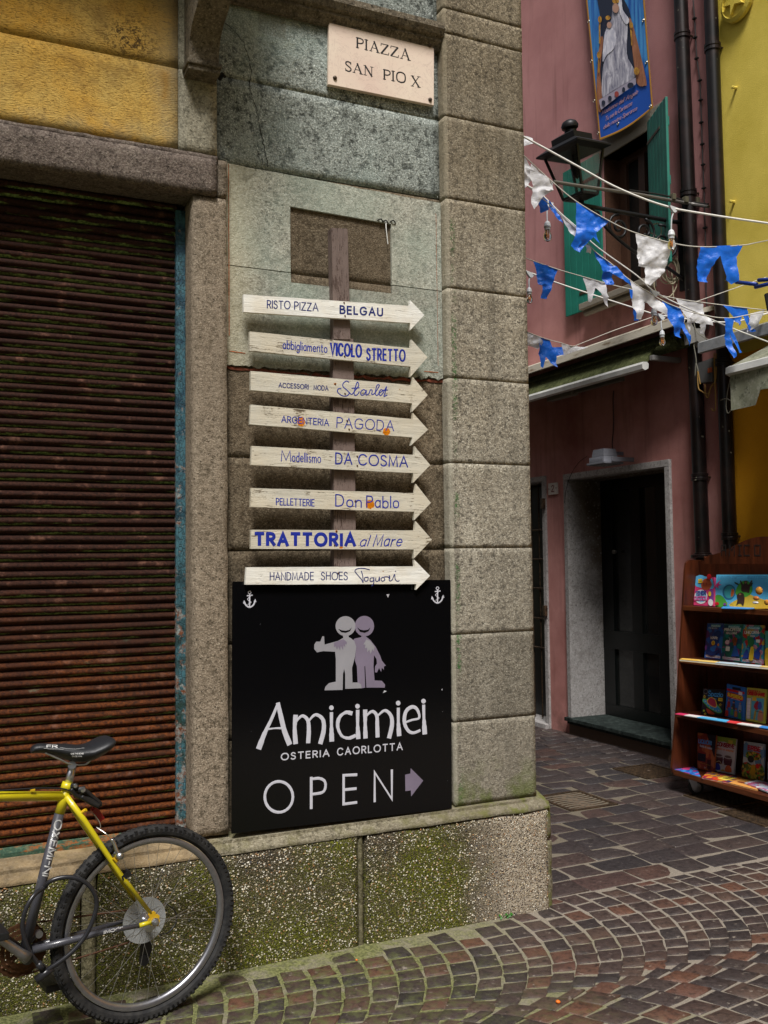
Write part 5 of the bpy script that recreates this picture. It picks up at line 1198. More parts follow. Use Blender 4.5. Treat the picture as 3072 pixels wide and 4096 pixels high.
bm = nb(); 
for pts in (((1240, 1140), (1225, 1060), (1228, 1160), (1250, 1185), (1285, 1200), (1310, 1150), (1335, 1110), (1338, 950)), ((1325, 950), (1330, 1120), (1335, 1280), (1320, 1305), (1310, 1290)), ((1270, 1140), (1272, 1200), (1285, 1225), (1300, 1190))):
    tube(bm, smoothpath([onx(Z4, a, b, 5.06) for a, b in pts]), .005, 6)
mk('wiring', bm, flat('ochre_cable', (.30, .17, .04), .6), JB)
bm = nb()
for pts in (((1190, 810), (1200, 900), (1215, 1000), (1208, 1090), (1213, 1010), (1228, 1060)), ((1365, 1240), (1400, 1230), (1440, 1250)), ((1430, 1090), (1410, 1180), (1400, 1280), (1415, 1320), (1440, 1260), (1425, 1150)), ((1200, 760), (1220, 820), (1280, 860), (1320, 870))):
    tube(bm, smoothpath([onx(Z4, a, b, 5.0) for a, b in pts]), .0035, 5)
tag(mk('loose_wires', bm, flat('grey_wire', (.16, .15, .12), .6)), 'loose thin wires dangling between the two awnings', 'wires')
BT = thing('blue_tent_poles', 'blue metal poles joining in front of the yellow wall', 'poles', (4.9, .8, 4.0)); m_bl = flat('blue_pole', (.015, .04, .22), .4, .2)
for pts in (((1462, 508), (1590, 522)), ((1600, 496), (1700, 490)), ((1580, 540), (1700, 510))):
    bm = nb(); tube(bm, [onx(Z4, a, b, 4.8) for a, b in pts], .013, 10); mk('pole', bm, m_bl, BT, smooth=True)
bm = nb(); c = onx(Z4, 1659, 640, 4.75); tube(bm, [c+Vector((0, 0, .06)), c+Vector((0, -.02, -.05))], .022, 8); mk('pole_joint', bm, m_black, BT)
# ================================================================== yellow and grey bicycle leaning by the shutter
BL = math.radians(11); BU = Vector((math.cos(BL), math.sin(BL), 0)); BN = Vector((math.sin(BL), -math.cos(BL), 0)); BZ = Vector((0, 0, 1))
hub0 = on(*Z8(975, 1462), 2, .335)
# put the hub so that the tyre stands on the ground and the wheel has its real 0.67 m
_t = None
for i in range(400):
    yy = -1.2+i*.003; c = on(*Z8(974, 1474), 1, yy)
    if _t is None or abs(c.z-.335) < _t[0]: _t = (abs(c.z-.335), c)
HUB = _t[1]
def bp(x, y, off=0.):
    return onplane(*Z8(x, y), HUB+BN*off, BN)
BK = thing('bicycle', 'yellow and grey mountain bicycle with black saddle leaning in front of the rusty shutter', 'bicycle', (HUB.x, HUB.y, 0))
k = N('black_rubber', .75, .3); k.bump(k.noise(120, 3), .3, .002); m_tyre = k.col(k.mix(k.mr(k.noise(30, 4), .4, .65), (.012, .012, .013), (.028, .027, .026)))
m_rim = flat('alloy_rim', (.34, .34, .37), .35, .9, var=.12); m_chr = flat('bright_alloy', (.55, .56, .60), .28, .95, var=.1); m_spk = flat('steel_spoke', (.45, .44, .42), .4, .9)
def chip(name, c, c2):
    k = N(name, .35, .5); k.set(**{'Coat_Weight': .3}); n = k.noise(34, 5, .7); n2 = k.noise(120, 3, .7)
    o = k.mix(k.mr(k.noise(3, 3), .35, .65), c, tuple(x*.8 for x in c)); o = k.mix(k.mr(n, .66, .69), o, c2); return k.col(k.mix(k.mr(n2, .68, .72), o, (.05, .03, .015)))
m_yf = chip('yellow_frame_paint', (.60, .50, .012), (.55, .53, .45)); m_gf2 = chip('grey_frame_paint', (.055, .055, .066), (.55, .55, .52)); m_orr = chip('rusty_yellow', (.60, .36, .012), (.35, .12, .02))
m_blkp = flat('black_plastic', (.012, .012, .013), .4)
def wheel(C, rubber=True):
    W = bpy.data.objects.new('wheel', None); link(W, BK); W.location = C-org(BK)
    def P(a, r, o=0): return C+BU*math.cos(a)*r+BZ*math.sin(a)*r+BN*o
    n = 96; bm = nb(); prof = []
    for j in range(12):
        t = 2*math.pi*j/12; prof.append((.3145+.0205*math.cos(t), .0205*math.sin(t)))
    R = [[bm.verts.new(P(2*math.pi*i/n, r, o)) for r, o in prof] for i in range(n)]
    for i in range(n):
        for j in range(12): bm.faces.new((R[i][j], R[(i+1) % n][j], R[(i+1) % n][(j+1) % 12], R[i][(j+1) % 12]))
    # tread knobs
    for i in range(110):
        a = 2*math.pi*i/110; h = .0016
        for o, rr in ((-.014, .3295), (.0, .3345), (.014, .3295)):
            if (i % 2) and o: continue
            c0 = P(a, rr, o); tu = P(a+.01, rr, o)-c0; tu.normalize(); rd = (P(a, rr+.01, o)-c0).normalized()
            M = Matrix((tu, BN, rd)).transposed().to_4x4(); M.translation = c0; bx(bm, -.0055, .0055, -.005, .005, -h, h, 0, M)
        c0 = P(a, .3175, .0200); tu = (P(a+.01, .3175, .0200)-c0).normalized(); rd = (P(a, .33, .0225)-c0).normalized(); M = Matrix((tu, BN, rd)).transposed().to_4x4(); M.translation = c0; bx(bm, -.0045, .0045, -.003, .0012, -.008, .008, 0, M)
    mk('tyre', bm, m_tyre, W, smooth=False)
    bm = nb(); prof = [(.292, .0115), (.287, .012), (.281, .0125), (.272, .008), (.270, 0), (.272, -.008), (.281, -.0125), (.292, -.0115)]
    R = [[bm.verts.new(P(2*math.pi*i/n, r, o)) for r, o in prof] for i in range(n)]
    for i in range(n):
        for j in range(len(prof)-1): bm.faces.new((R[i][j], R[(i+1) % n][j], R[(i+1) % n][j+1], R[i][j+1]))
    mk('rim', bm, m_rim, W, smooth=True)
    for i in range(36):
        side = 1 if i % 2 else -1; a = 2*math.pi*i/36; s = 1 if (i//2) % 2 else -1
        bm = nb(); tube(bm, [P(a+s*1.35, .021, side*.029), P(a, .272, side*.002)], .0009, 4, cap=False); mk('spoke', bm, m_spk, W)
    bm = nb(); lathe(bm, [(.008, -.05), (.012, -.045), (.024, -.031), (.024, -.027), (.011, -.024), (.011, .024), (.024, .027), (.024, .031), (.012, .036), (.007, .04)], C, BN, 18); mk('hub', bm, m_chr, W, smooth=True)
    return W
WR = wheel(HUB)
k = N('spoke_guard', .35, .4); k.b.inputs['Alpha'].default_value = .62; m_grd = k.col((.33, .34, .34))
bm = nb(); lathe(bm, [(.03, -.030), (.079, -.022), (.079, -.0205), (.03, -.0285)], HUB, BN, 40); mk('spoke_guard', bm, m_grd, WR)
bm = nb()
for i, r in enumerate((.05, .045, .04, .036, .032, .028)): lathe(bm, [(r, -.034-i*.005), (r, -.0365-i*.005)], HUB, BN, 24)
mk('sprockets', bm, flat('dirty_steel', (.05, .04, .03), .5, .8), WR)
# frame: points read on the bicycle's own plane
def fr(name, pts, r, mat, seg=14, sm=False, par=None, offs=0.):
    bm = nb(); q = [bp(*p[:2], p[2] if len(p) > 2 else offs) for p in pts]
    if sm: q = smoothpath(q)
    tube(bm, q, r, seg); return mk(name, bm, mat, par or BK, smooth=True)
BBc = bp(165, 1690); ST = bp(445, 600); 
fr('seat_tube', [(395, 752), (452, 560)], .0165, m_yf); fr('seat_tube', [(158, 1665), (394, 754)], .0163, m_gf2)
hd = (ST-bp(0, 640)); TT = bp(435, 638)
tdir = (bp(0, 640)-TT).normalized(); HT = TT+tdir*.56
bm = nb(); tube(bm, [TT, HT], .0160, 14); mk('top_tube', bm, m_yf, BK, smooth=True)
hdir = Vector((-BU.x*.30, -BU.y*.30, -.95)).normalized()
HB = HT+hdir*.13
bm = nb(); tube(bm, [HT-hdir*.03, HB+hdir*.01], .019, 14); mk('head_tube', bm, m_yf, BK, smooth=True)
bm = nb(); tube(bm, [HB, BBc], .018, 14); mk('down_tube', bm, m_gf2, BK, smooth=True)
bm = nb(); tube(bm, [BBc-BN*.036, BBc+BN*.036], .021, 16); mk('bottom_bracket', bm, m_gf2, BK, smooth=True)
fr('seat_clamp', [(436, 600), (455, 548)], .020, m_yf)
fr('seat_post', [(450, 575), (482, 430)], .0134, m_chr); 
for sg in (1, -1):
    o = .052*sg
    if sg > 0:
        fr('seat_stay', [(440, 640, .012), (560, 800, .032), (800, 1160, .045), (1000, 1415, .052)], [.0105, .0095, .009, .007], m_yf, 10)
        fr('chain_stay', [(215, 1660, .022), (450, 1600, .035), (700, 1535, .045), (925, 1497, .052)], [.0125, .012, .0095, .0075], m_gf2, 12); fr('chain_stay_end', [(923, 1498, .052), (1000, 1475, .054)], .0078, m_yf)
    else:
        a = bp(440, 640); h = HUB+BZ*.02-BN*.06; bm = nb(); tube(bm, [a-BN*.012, a.lerp(h, .2)-BN*.02, h+BZ*.01], [.0105, .0095, .007], 10); mk('seat_stay', bm, m_yf, BK, smooth=True)
        bm = nb(); tube(bm, [bp(215, 1660)-BN*.02, bp(450, 1600)-BN*.035, HUB-BN*.06-BU*.03], [.0125, .011, .0075], 10); mk('chain_stay', bm, m_gf2, BK, smooth=True)
bm = nb(); prism(bm, [bp(x, y, .058) for x, y in ((985, 1425), (1000, 1408), (1012, 1412), (1022, 1402), (1034, 1408), (1032, 1424), (1048, 1422), (1060, 1432), (1056, 1450), (1062, 1468), (1050, 1500), (1030, 1502), (1000, 1495), (980, 1490), (985, 1460), (995, 1450))], -BN*.006); mk('dropout', bm, m_orr, BK)
ax = bp(1027, 1470, .058)
bm = nb(); lathe(bm, [(.0145, 0), (.0145, .006), (.011, .012), (.0, .013)], ax, BN, 6); lathe(bm, [(.006, .01), (.006, .02), (.0, .021)], ax, BN, 10); mk('axle_nut', bm, m_chr, BK)
bm = nb(); prism(bm, [bp(x, y, .054) for x, y in ((805, 1172), (862, 1132), (878, 1160), (835, 1190), (815, 1200))], -BN*.03); mk('stay_clamp', bm, m_blkp, BK)
# rear cantilever brake, cable and reflector
bm = nb(); tube(bm, smoothpath([bp(800, 1035, .07), bp(775, 1000, .072), bp(760, 955, .07), bp(742, 925, .066)]), [.010]*2+[.006]*17 if False else .006, 8); tube(bm, [bp(770, 1020, .05), bp(805, 1040, .085)], .011, 10); mk('brake_arm', bm, m_chr, BK, smooth=True)
bm = nb(); tube(bm, [bp(720, 1010, .03), bp(815, 955, .03)], .008, 8); tube(bm, [bp(745, 990, .05), bp(795, 965, .05)], .007, 8); mk('brake_pad', bm, m_blkp, BK)
bm = nb(); tube(bm, smoothpath([bp(742, 925, .066), bp(700, 885, .06), bp(640, 845, .03), bp(665, 850, .03), bp(660, 810, .02), bp(622, 755, .0)]), .0014, 5); mk('brake_cable', bm, m_spk, BK)
bm = nb(); tube(bm, [bp(545, 745, .03), bp(572, 728, .04)], .006, 8); tube(bm, [bp(752, 1048, .05), bp(780, 1072, .055)], .006, 8); mk('cable_stop', bm, m_orr, BK)
k = N('red_reflector', .25, .5); k.bump(k.vor(500), .5, .002); m_red = k.col((.22, .006, .008))
bm = nb(); M = Matrix.Translation(bp(640, 755, -.01)); a = bp(618, 715, -.01); b = bp(672, 795, -.01); u = (b-a).normalized(); v = u.cross(BN); MM = Matrix((u, BN, v)).transposed().to_4x4(); MM.translation = (a+b)/2; bx(bm, -(b-a).length/2, (b-a).length/2, -.014, .014, -.011, .011, .003, MM); mk('reflector', bm, m_red, BK)
bm = nb()
for i, pts in enumerate((((480, 570), (520, 600), (580, 640), (640, 680), (660, 700)), ((500, 590), (560, 600), (610, 640), (665, 690), (640, 700)), ((470, 590), (520, 640), (590, 660), (650, 700)), ((540, 640), (600, 680), (655, 705)))):
    tube(bm, smoothpath([bp(x, y, .005+.01*i) for x, y in pts]), .008, 8)
mk('lock_holder', bm, m_blkp, BK, smooth=True)
bm = nb(); tube(bm, [bp(476, 572, .02), bp(512, 572, .035)], .010, 10); tube(bm, [bp(520, 600, .02), bp(565, 595, .03)], .012, 10); mk('seat_bolt', bm, m_blkp, BK); bm = nb(); lathe(bm, [(.009, 0), (.008, .004), (.0, .005)], bp(550, 597, .042), BN, 8); lathe(bm, [(.007, 0), (.006, .004), (.0, .005)], bp(500, 570, .04), BN, 8); mk('bolt_head', bm, m_chr, BK)
fr('top_tube_cable', [(-60, 612, .017), (0, 602, .017), (200, 588, .018), (330, 585, .018), (420, 590, .018), (470, 610, .018), (500, 650, .01)], .0028, m_blkp, 6, True)
bm = nb(); bx(bm, -.008, .008, -.005, .005, -.004, .004, .002, Matrix.Translation(bp(217, 597, .016))); mk('cable_guide', bm, m_orr, BK)
# saddle: swept sections from nose to tail
def saddle():
    secs = [(205, 330, 352, .010), (225, 300, 352, .019), (290, 288, 352, .026), (370, 292, 372, .036), (450, 292, 402, .047), (520, 300, 412, .056), (590, 290, 402, .064), (650, 262, 372, .070), (700, 243, 340, .068), (735, 245, 300, .052)]
    bm = nb(); R = []
    for x, yt, yb, hw in secs:
        T = bp(x, yt); Bt = bp(x, yb); h = (T.z-Bt.z); c = T
        ring = []
        for j in range(16):
            t = 2*math.pi*j/16; s, q = math.cos(t), math.sin(t)
            zz = (q*.5-.5)*h if q < 0 else (q*.10-.10 if False else 0)*h
            zz = -h*.42+h*.42*(q if q > 0 else q*1.38); ww = hw*(abs(s)**.8)*(1 if s > 0 else -1)
            if q < -.2: ww *= 1-.25*(-q)
            ring.append(bm.verts.new(c+BN*ww+BZ*zz))
        R.append(ring)
    for A, Q in zip(R, R[1:]):
        for j in range(16): bm.faces.new((A[j], A[(j+1) % 16], Q[(j+1) % 16], Q[j]))
    bm.faces.new(R[0][::-1]); bm.faces.new(R[-1]); bmesh.ops.recalc_face_normals(bm, faces=bm.faces)
    bmesh.ops.subdivide_edges(bm, edges=[e for e in bm.edges], cuts=1, use_grid_fill=True, smooth=.6)
    return bm
SA = mk('saddle', saddle(), flat('black_saddle_leather', (.016, .017, .020), .42, var=.15, bump=.25, sc=300), BK, smooth=True)
def side(px, py):
    # lettering wraps on the left flank of the saddle: rays meet the mesh
    return None
from mathutils.bvhtree import BVHTree
_bv = BVHTree.FromPolygons([SA.matrix_basis @ v.co + org(BK) for v in SA.data.vertices], [list(p.vertices) for p in SA.data.polygons])
def hit(px, py):
    d = ray(px, py).normalized(); h = _bv.ray_cast(CAM, d)
    return (h[0]-d*.0012) if h[0] else bp((px)*1.659, (py-2800)*1.659, .07)
m_wp = flat('white_print', (.62, .62, .62), .5)
for s, a, b, h, wd in (('ONE THE ROAD', (470, 362), (555, 360), 9, .0011), ('SINCE 1979', (478, 378), (543, 380), 8, .0010), ('FR', (312, 314), (380, 316), 16, .0022)):
    bm = nb(); text(bm, s, hit, Z8(*a), Z8(*b), h/1.659, h/1.659, wd, nrm=BN, sub=2, dens=3); mk('lettering', bm, m_wp, SA)
bm = nb(); q = [hit(*Z8(x, y)) for x, y in ((290, 320), (330, 325), (380, 325), (420, 328))]; ribbon(bm, q, .0009, BN); q = [hit(*Z8(x, y)) for x, y in ((400, 315), (440, 322), (500, 326), (560, 318))]; ribbon(bm, q, .0007, BN); mk('printed_line', bm, m_wp, SA)
bm = nb(); 
for sg in (1, -1): tube(bm, smoothpath([bp(300, 350, sg*.012), bp(400, 395, sg*.02), bp(470, 425, sg*.022), bp(560, 428, sg*.024), bp(600, 400, sg*.03), bp(640, 360, sg*.035)]), .0035, 8)
mk('saddle_rail', bm, m_spk, BK, smooth=True)
bm = nb(); tube(bm, [bp(478, 432, -.02), bp(478, 432, .025)], .014, 10); mk('saddle_clamp', bm, m_chr, BK)
# cranks, chainring, pedals
bm = nb(); q = [bp(165, 1700, .075), bp(0, 1585, .082)]; d = (q[1]-q[0]).normalized(); E = q[0]+d*.17
tube(bm, [q[0]-d*.012, q[0]+d*.02, q[0]+d*.15, E+d*.01], [.019, .015, .011, .014], 12); mk('crank_arm', bm, m_rim, BK, smooth=True)
bm = nb(); lathe(bm, [(.012, .012), (.011, .019), (.007, .0195), (.006, .017), (.0, .017)], bp(165, 1700, .07), BN, 16); mk('crank_bolt', bm, m_chr, BK)
bm = nb(); tube(bm, [bp(165, 1700, -.075), bp(385, 1852, -.085)], [.015, .014], 12); mk('crank_arm', bm, m_rim, BK, smooth=True)
def ped(c):
    bm = nb(); MM = Matrix((BU, BN, BZ)).transposed().to_4x4(); MM.translation = c; bx(bm, -.045, .045, -.05, .045, -.012, .012, .004, MM); return bm
mk('pedal', ped(bp(370, 1875, -.14)), m_blkp, BK); mk('pedal', ped(E+BN*.06), m_blkp, BK)
bm = nb()
for r, o in ((.085, -.048), (.068, -.04), (.052, -.032)):
    n = 48; R = [[bm.verts.new(BBc+BU*math.cos(2*math.pi*i/n)*rr+BZ*math.sin(2*math.pi*i/n)*rr+BN*oo) for rr, oo in ((r, o), (r+(.004 if i % 2 else 0), o-.001), (r-.014, o-.002), (r-.014, o))] for i in range(n)]
    for i in range(n):
        for j in range(4): bm.faces.new((R[i][j], R[(i+1) % n][j], R[(i+1) % n][(j+1) % 4], R[i][(j+1) % 4]))
    for i in range(5): a = 2*math.pi*i/5; tube(bm, [BBc+BN*o, BBc+BN*o+BU*math.cos(a)*(r-.01)+BZ*math.sin(a)*(r-.01)], .006, 6)
mk('chainrings', bm, flat('rusty_steel', (.10, .045, .02), .6, .6, var=.5, sc=80), BK)
m_chain = flat('rusty_chain', (.09, .04, .02), .7, .4, var=.5, sc=200)
bm = nb()
for dz in (1, -1):
    a = BBc+BN*-.045+BZ*.083*dz; b = HUB-BN*.045+BZ*(.036 if dz > 0 else -.07)
    tube(bm, [a, b], .0035, 6)
mk('chain', bm, m_chain, BK)
bm = nb(); c = HUB-BN*.05-BZ*.09+BU*.01; prism(bm, [c+BU*x+BZ*z for x, z in ((-.02, .07), (.02, .06), (.03, -.03), (.015, -.07), (-.015, -.07), (-.01, -.02))], -BN*.012); lathe(bm, [(.018, 0), (.018, .006)], c-BZ*.06, BN, 12); mk('derailleur', bm, m_blkp, BK)
bm = nb(); c = bp(250, 1545, -.01); lathe(bm, [(.012, 0), (.012, .02)], c, BN, 10); tube(bm, [c, bp(200, 1610, -.02)], .006, 6); mk('front_derailleur', bm, m_rim, BK)
fr('gear_cable', [(1100, 1350, -.05), (1160, 1400, -.055), (1170, 1470, -.055), (1120, 1540, -.05), (1060, 1560, -.05)], .0025, m_blkp, 6, True)
# front end, outside the frame of the photo
fw = HB+hdir*.39-BU*.03; fw.z = .335
for sg in (1, -1):
    bm = nb(); tube(bm, smoothpath([HB+BN*.02*sg, HB+hdir*.08+BN*.045*sg, fw.lerp(HB, .4)+BN*.05*sg, fw+BN*.05*sg]), .012, 10); mk('fork_blade', bm, m_yf, BK, smooth=True)
wheel(fw)
bm = nb(); s0 = HT-hdir*.09; tube(bm, [HT-hdir*.02, s0, s0-BU*.08], .013, 10); mk('stem', bm, m_blkp, BK, smooth=True)
bm = nb(); tube(bm, [s0-BU*.08+BN*.29, s0-BU*.08-BN*.26], .011, 10); mk('handlebar', bm, m_blkp, BK, smooth=True)
for sg in (.29, -.26): bm = nb(); tube(bm, [s0-BU*.08+BN*sg, s0-BU*.08+BN*(sg-.11*(1 if sg > 0 else -1))], .016, 10); mk('grip', bm, m_blkp, BK, smooth=True)
# lettering down the seat tube and on the chain stay
def tubehit(r):
    A, Q = bp(158, 1665), bp(394, 754); ax_ = (Q-A).normalized()
    def f(px, py):
        p = onplane(px, py, HUB, BN); c = A+ax_*(p-A).dot(ax_); d = (p-c); s = max(-.95, min(.95, d.dot(ax_.cross(BN))/r)); return c+ax_.cross(BN)*s*r+BN*(r*math.sqrt(1-s*s)+.0006)
    return f
bm = nb(); F = tubehit(.0166)
a, b = Z8(383, 788), Z8(290, 1155)
W_ = adv('OXEMINI', .22); 
def tx(px, py): return F(px, py)
text(bm, 'OXEMI-NI', tx, Z8(362, 788), Z8(274, 1155), 27, 27, .0044, nrm=BN, sp=.22, dens=6, down=(math.cos(.22), math.sin(.22)))
mk('lettering', bm, flat('silver_decal', (.50, .50, .50), .4, var=.4, sc=120), BK)
bm = nb(); text(bm, 'IIMOCE', lambda x, y: onplane(x, y, HUB+BN*.055, BN), Z8(690, 1550), Z8(815, 1523), 10, 10, .0028, nrm=BN); mk('lettering', bm, flat('white_decal', (.55, .55, .55), .4, var=.4), BK)
# cable lock hanging round the frame
bm = nb(); pts = [(295, 1245, .03), (330, 1205, .05), (400, 1180, .06), (480, 1178, .07), (560, 1205, .08), (620, 1270, .085), (642, 1350, .085), (620, 1450, .085), (570, 1560, .085), (500, 1650, .085), (420, 1720, .08), (340, 1775, .07), (300, 1805, .06)]
tube(bm, smoothpath([bp(*p) for p in pts]), .0075, 10)
pts = [(295, 1245, .03), (230, 1290, .05), (175, 1380, .06), (150, 1480, .06), (160, 1570, .06), (200, 1680, .06), (260, 1760, .06)]
tube(bm, smoothpath([bp(*p) for p in pts]), .0075, 10)
m_lk = flat('black_lock_cable', (.018, .018, .021), .28, var=.1)
LK = thing('cable_lock', 'black looped cable lock hanging on the bicycle frame', 'lock', tuple(bp(300, 1800, .06)))
mk('cable', bm, m_lk, LK, smooth=True)
bm = nb(); tube(bm, [bp(240, 1862, .055), bp(350, 1775, .065)], [.014, .012], 14); mk('lock_barrel', bm, m_lk, LK, smooth=True)
bm = nb(); tube(bm, [bp(252, 1745, .06), bp(285, 1790, .06)], .011, 12); mk('cable_ferrule', bm, m_lk, LK, smooth=True)
# ================================================================== banner, bunting, light strings
BX = 5.10
def bn(px, py, off=0.): 
    p = on(*Z3(px, py), 0, BX-off); return p
BA = thing('banner', 'blue hanging banner with a robed figure and script lettering above the green shutters', 'banner', (5.12, 2.5, 5.2))
def edge(t): # left and right borders, extended above the frame
    L = Vector((537, 0)).lerp(Vector((620, 860)), t) if t >= 0 else Vector((537+83*t, 860*t)); R = Vector((890, 0)).lerp(Vector((943, 665)), t) if t >= 0 else Vector((890+53*t, 665*t)); return L, R
m_ban = N('banner_cloth', .55, .3); k = m_ban; P = k.xyz()
z = P[2]; yv = P[1]
o = k.mix(k.mr(k.noise(1, 4, .6, vec=k.scl(k.P, (1, 26, 1.5))), .4, .62), (.015, .09, .36), (.07, .30, .62)); o = k.mix(k.mr(z, 5.65, 5.45), o, (.012, .08, .40)); m_ban = k.col(o)
m_hem = flat('gold_hem', (.42, .20, .02), .6)
def bsurf(u, t, off=0.):
    L, R = edge(t); q = L.lerp(R, u); q.y += 70*math.sin(math.pi*u)*max(0, t)*.35 if t > 0 else 0
    p = bn(q.x, q.y, off+.006*math.sin(u*math.pi*1.6+1)*max(0, .3+t)); return p
bm = nb(); G_ = [[bm.verts.new(bsurf(i/12, -1.0+j*.1)) for i in range(13)] for j in range(21)]
for A, Q in zip(G_, G_[1:]):
    for i in range(12): bm.faces.new((A[i], A[i+1], Q[i+1], Q[i]))
mk('cloth', bm, m_ban, BA, smooth=True)
bm = nb(); hp = [bsurf(0, -1+j*.1, .003) for j in range(21)]+[bsurf(i/12, 1, .003) for i in range(1, 13)]+[bsurf(1, 1-j*.1, .003) for j in range(1, 21)]; ribbon(bm, hp, .018, Vector((-1, 0, 0)), .001); mk('hem', bm, m_hem, BA)
def uv(px, py):
    best = None
    t = py/760; 
    for _ in range(4):
        L, R = edge(t); u = (px-L.x)/(R.x-L.x); sag = 70*math.sin(math.pi*max(0, min(1, u)))*max(0, t)*.35; ye = L.y+(R.y-L.y)*u+sag; t -= (ye-py)/760
    return u, t
def bs(px, py, off=0.): u, t = uv(px, py); return bsurf(u, t, .004+off*3.5)
def bfill(pts, mat, name, off=0, sm=3, par=BA):
    if sm: pts = [tuple(v)[:2] for v in smoothpath([Vector((a, b, 0)) for a, b in pts], sm, True)]
    q = [bs(a, b, off) for a, b in pts]; bm = nb(); V = [bm.verts.new(p) for p in q]
    for t in tessellate_polygon([q]):
        try: bm.faces.new([V[i] for i in t])
        except ValueError: pass
    return mk(name, bm, mat, par)
def robe(name, a, b, s=26):
    k = N(name, .6, .3); n = k.noise(1, 5, .7, vec=k.scl(k.P, (1, s, s*.28)), dist=.6); return k.col(k.ramp(n, (.3, a), (.5, tuple((x+y)/2 for x, y in zip(a, b))), (.62, b)))
m_robe = robe('silver_robe_print', (.10, .10, .16), (.60, .58, .64)); m_veil = robe('pale_veil_print', (.35, .35, .45), (.75, .73, .78)); m_brwn = robe('brown_drape_print', (.20, .075, .035), (.40, .17, .09)); m_goldp = robe('gold_print', (.16, .06, .01), (.62, .33, .05), 60)
m_darkp = cm((.015, .02, .04)); m_skin = cm((.45, .26, .19)); m_lav = cm((.33, .30, .38))
bfill([(600, -60), (690, -60), (800, 60), (830, 430), (640, 600), (620, 500), (625, 150)], m_darkp, 'print', 0)
bfill([(800, 130), (825, 160), (905, 490), (895, 530), (850, 520), (830, 400)], m_brwn, 'print', .001)
bfill([(618, 250), (640, 250), (620, 440), (640, 640), (610, 690), (598, 520)], m_brwn, 'print', .001)
bfill([(640, 400), (665, 330), (650, 200), (690, 120), (700, 0), (750, -20), (760, 100), (790, 130), (785, 330), (815, 400), (840, 470), (760, 540), (650, 610), (630, 560)], m_robe, 'print', .002)
bfill([(700, -30), (745, -30), (760, 60), (800, 120), (780, 150), (745, 90), (735, 40), (705, 30)], m_veil, 'print', .003)
bfill([(645, 220), (665, 180), (700, 175), (720, 230), (705, 300), (660, 340), (635, 380)], m_veil, 'print', .003)
for c, rx, ry in (((716, 50), 20, 30), ((676, 155), 15, 20)): bfill(circ(c[0], c[1], rx, ry, 14), m_skin, 'print', .004, 0)
for c, rx, ry in (((716, 6), 22, 16), ((668, 110), 16, 14), ((618, 120), 12, 22), ((812, 155), 12, 20), ((611, 340), 12, 22), ((845, 440), 18, 24)): bfill(circ(c[0], c[1], rx, ry, 10), m_goldp, 'print', .004, 0)
for pts in (((806, 180), (816, 180), (820, 280), (812, 282)), ((606, 365), (614, 365), (616, 450), (608, 450)), ((612, 140), (622, 140), (622, 270), (612, 270))): bfill(pts, m_goldp, 'print', .003, 0)
bfill([(612, 620), (700, 560), (840, 480), (842, 520), (740, 590), (625, 680)], m_lav, 'print', .004, 0)
for a in ((640, 636, 12, 16), (680, 608, 12, 16), (722, 582, 14, 18), (765, 555, 10, 16), (808, 528, 20, 18)): bfill(circ(*a, 10), m_darkp if a[0] != 722 else cm((.30, .05, .04)), 'print', .005, 0)
m_scr = cm((.42, .24, .30))
for s, a, b, h in (("Madonna dell' Angelo", (628, 712), (852, 578), 24), ('Tu sei la Certezza', (650, 750), (815, 650), 24), ('della nostra Speranza', (640, 800), (846, 680), 22)):
    bm = nb(); text(bm, s, bs, a, b, h, h, .006, nrm=(-1, 0, 0), ital=.3, sub=2, jit=.02); mk('lettering', bm, m_scr, BA)
m_eye = flat('steel_eyelet', (.55, .5, .4), .3, .9)
for a, b in ((548, 133), (886, 127), (565, 380), (905, 387), (582, 627), (930, 657), (730, 765), (607, 826)):
    bm = nb(); c = bs(a, b, .0); tube(bm, [c+Vector((0, .011*math.cos(t*math.pi/6), .011*math.sin(t*math.pi/6))) for t in range(12)], .003, 5, closed=True); mk('eyelet', bm, m_eye, BA)
bm = nb(); tube(bm, smoothpath([bs(930, 657, .002), onx(Z3, 925, 690, 5.12), onx(Z3, 940, 725, 5.15)]), .0025, 5); mk('tie_string', bm, cm((.5, .45, .35)), BA)
# ---- cords and flags hang in upright planes that swing towards the piazza on the right
def fp(px, py, Y): return onplane(px, py, Vector((3, Y, 0)), Vector((-.4, -1, 0)).normalized())
def film(name, c, c2):
    k = N(name, .32, .5); n = k.noise(26, 5, .7, dist=1.2); n2 = k.noise(9, 4, .6, vec=k.scl(k.P, (1, 1, 2)))
    o = k.mix(k.mr(n, .35, .65), c, c2)
    m2 = k.t.nodes.new('ShaderNodeBsdfTranslucent'); k.put(m2.inputs[0], o); mx = k.t.nodes.new('ShaderNodeMixShader'); mx.inputs[0].default_value = .38
    out = k.t.nodes['Material Output']; k.bump(k.ma('ADD', n, n2), .35, .012); k.col(o)
    k.t.links.new(k.b.outputs[0], mx.inputs[1]); k.t.links.new(m2.outputs[0], mx.inputs[2]); k.t.links.new(mx.outputs[0], out.inputs[0]); return k.m
m_fb = film('blue_film', (.012, .15, .80), (.018, .20, .88)); m_fw = film('white_film', (.76, .76, .80), (.88, .87, .89))
m_cord = flat('white_cord_rope', (.72, .70, .66), .6, var=.1); m_tcord = flat('thin_twine', (.55, .52, .46), .7)
fseed = [0]
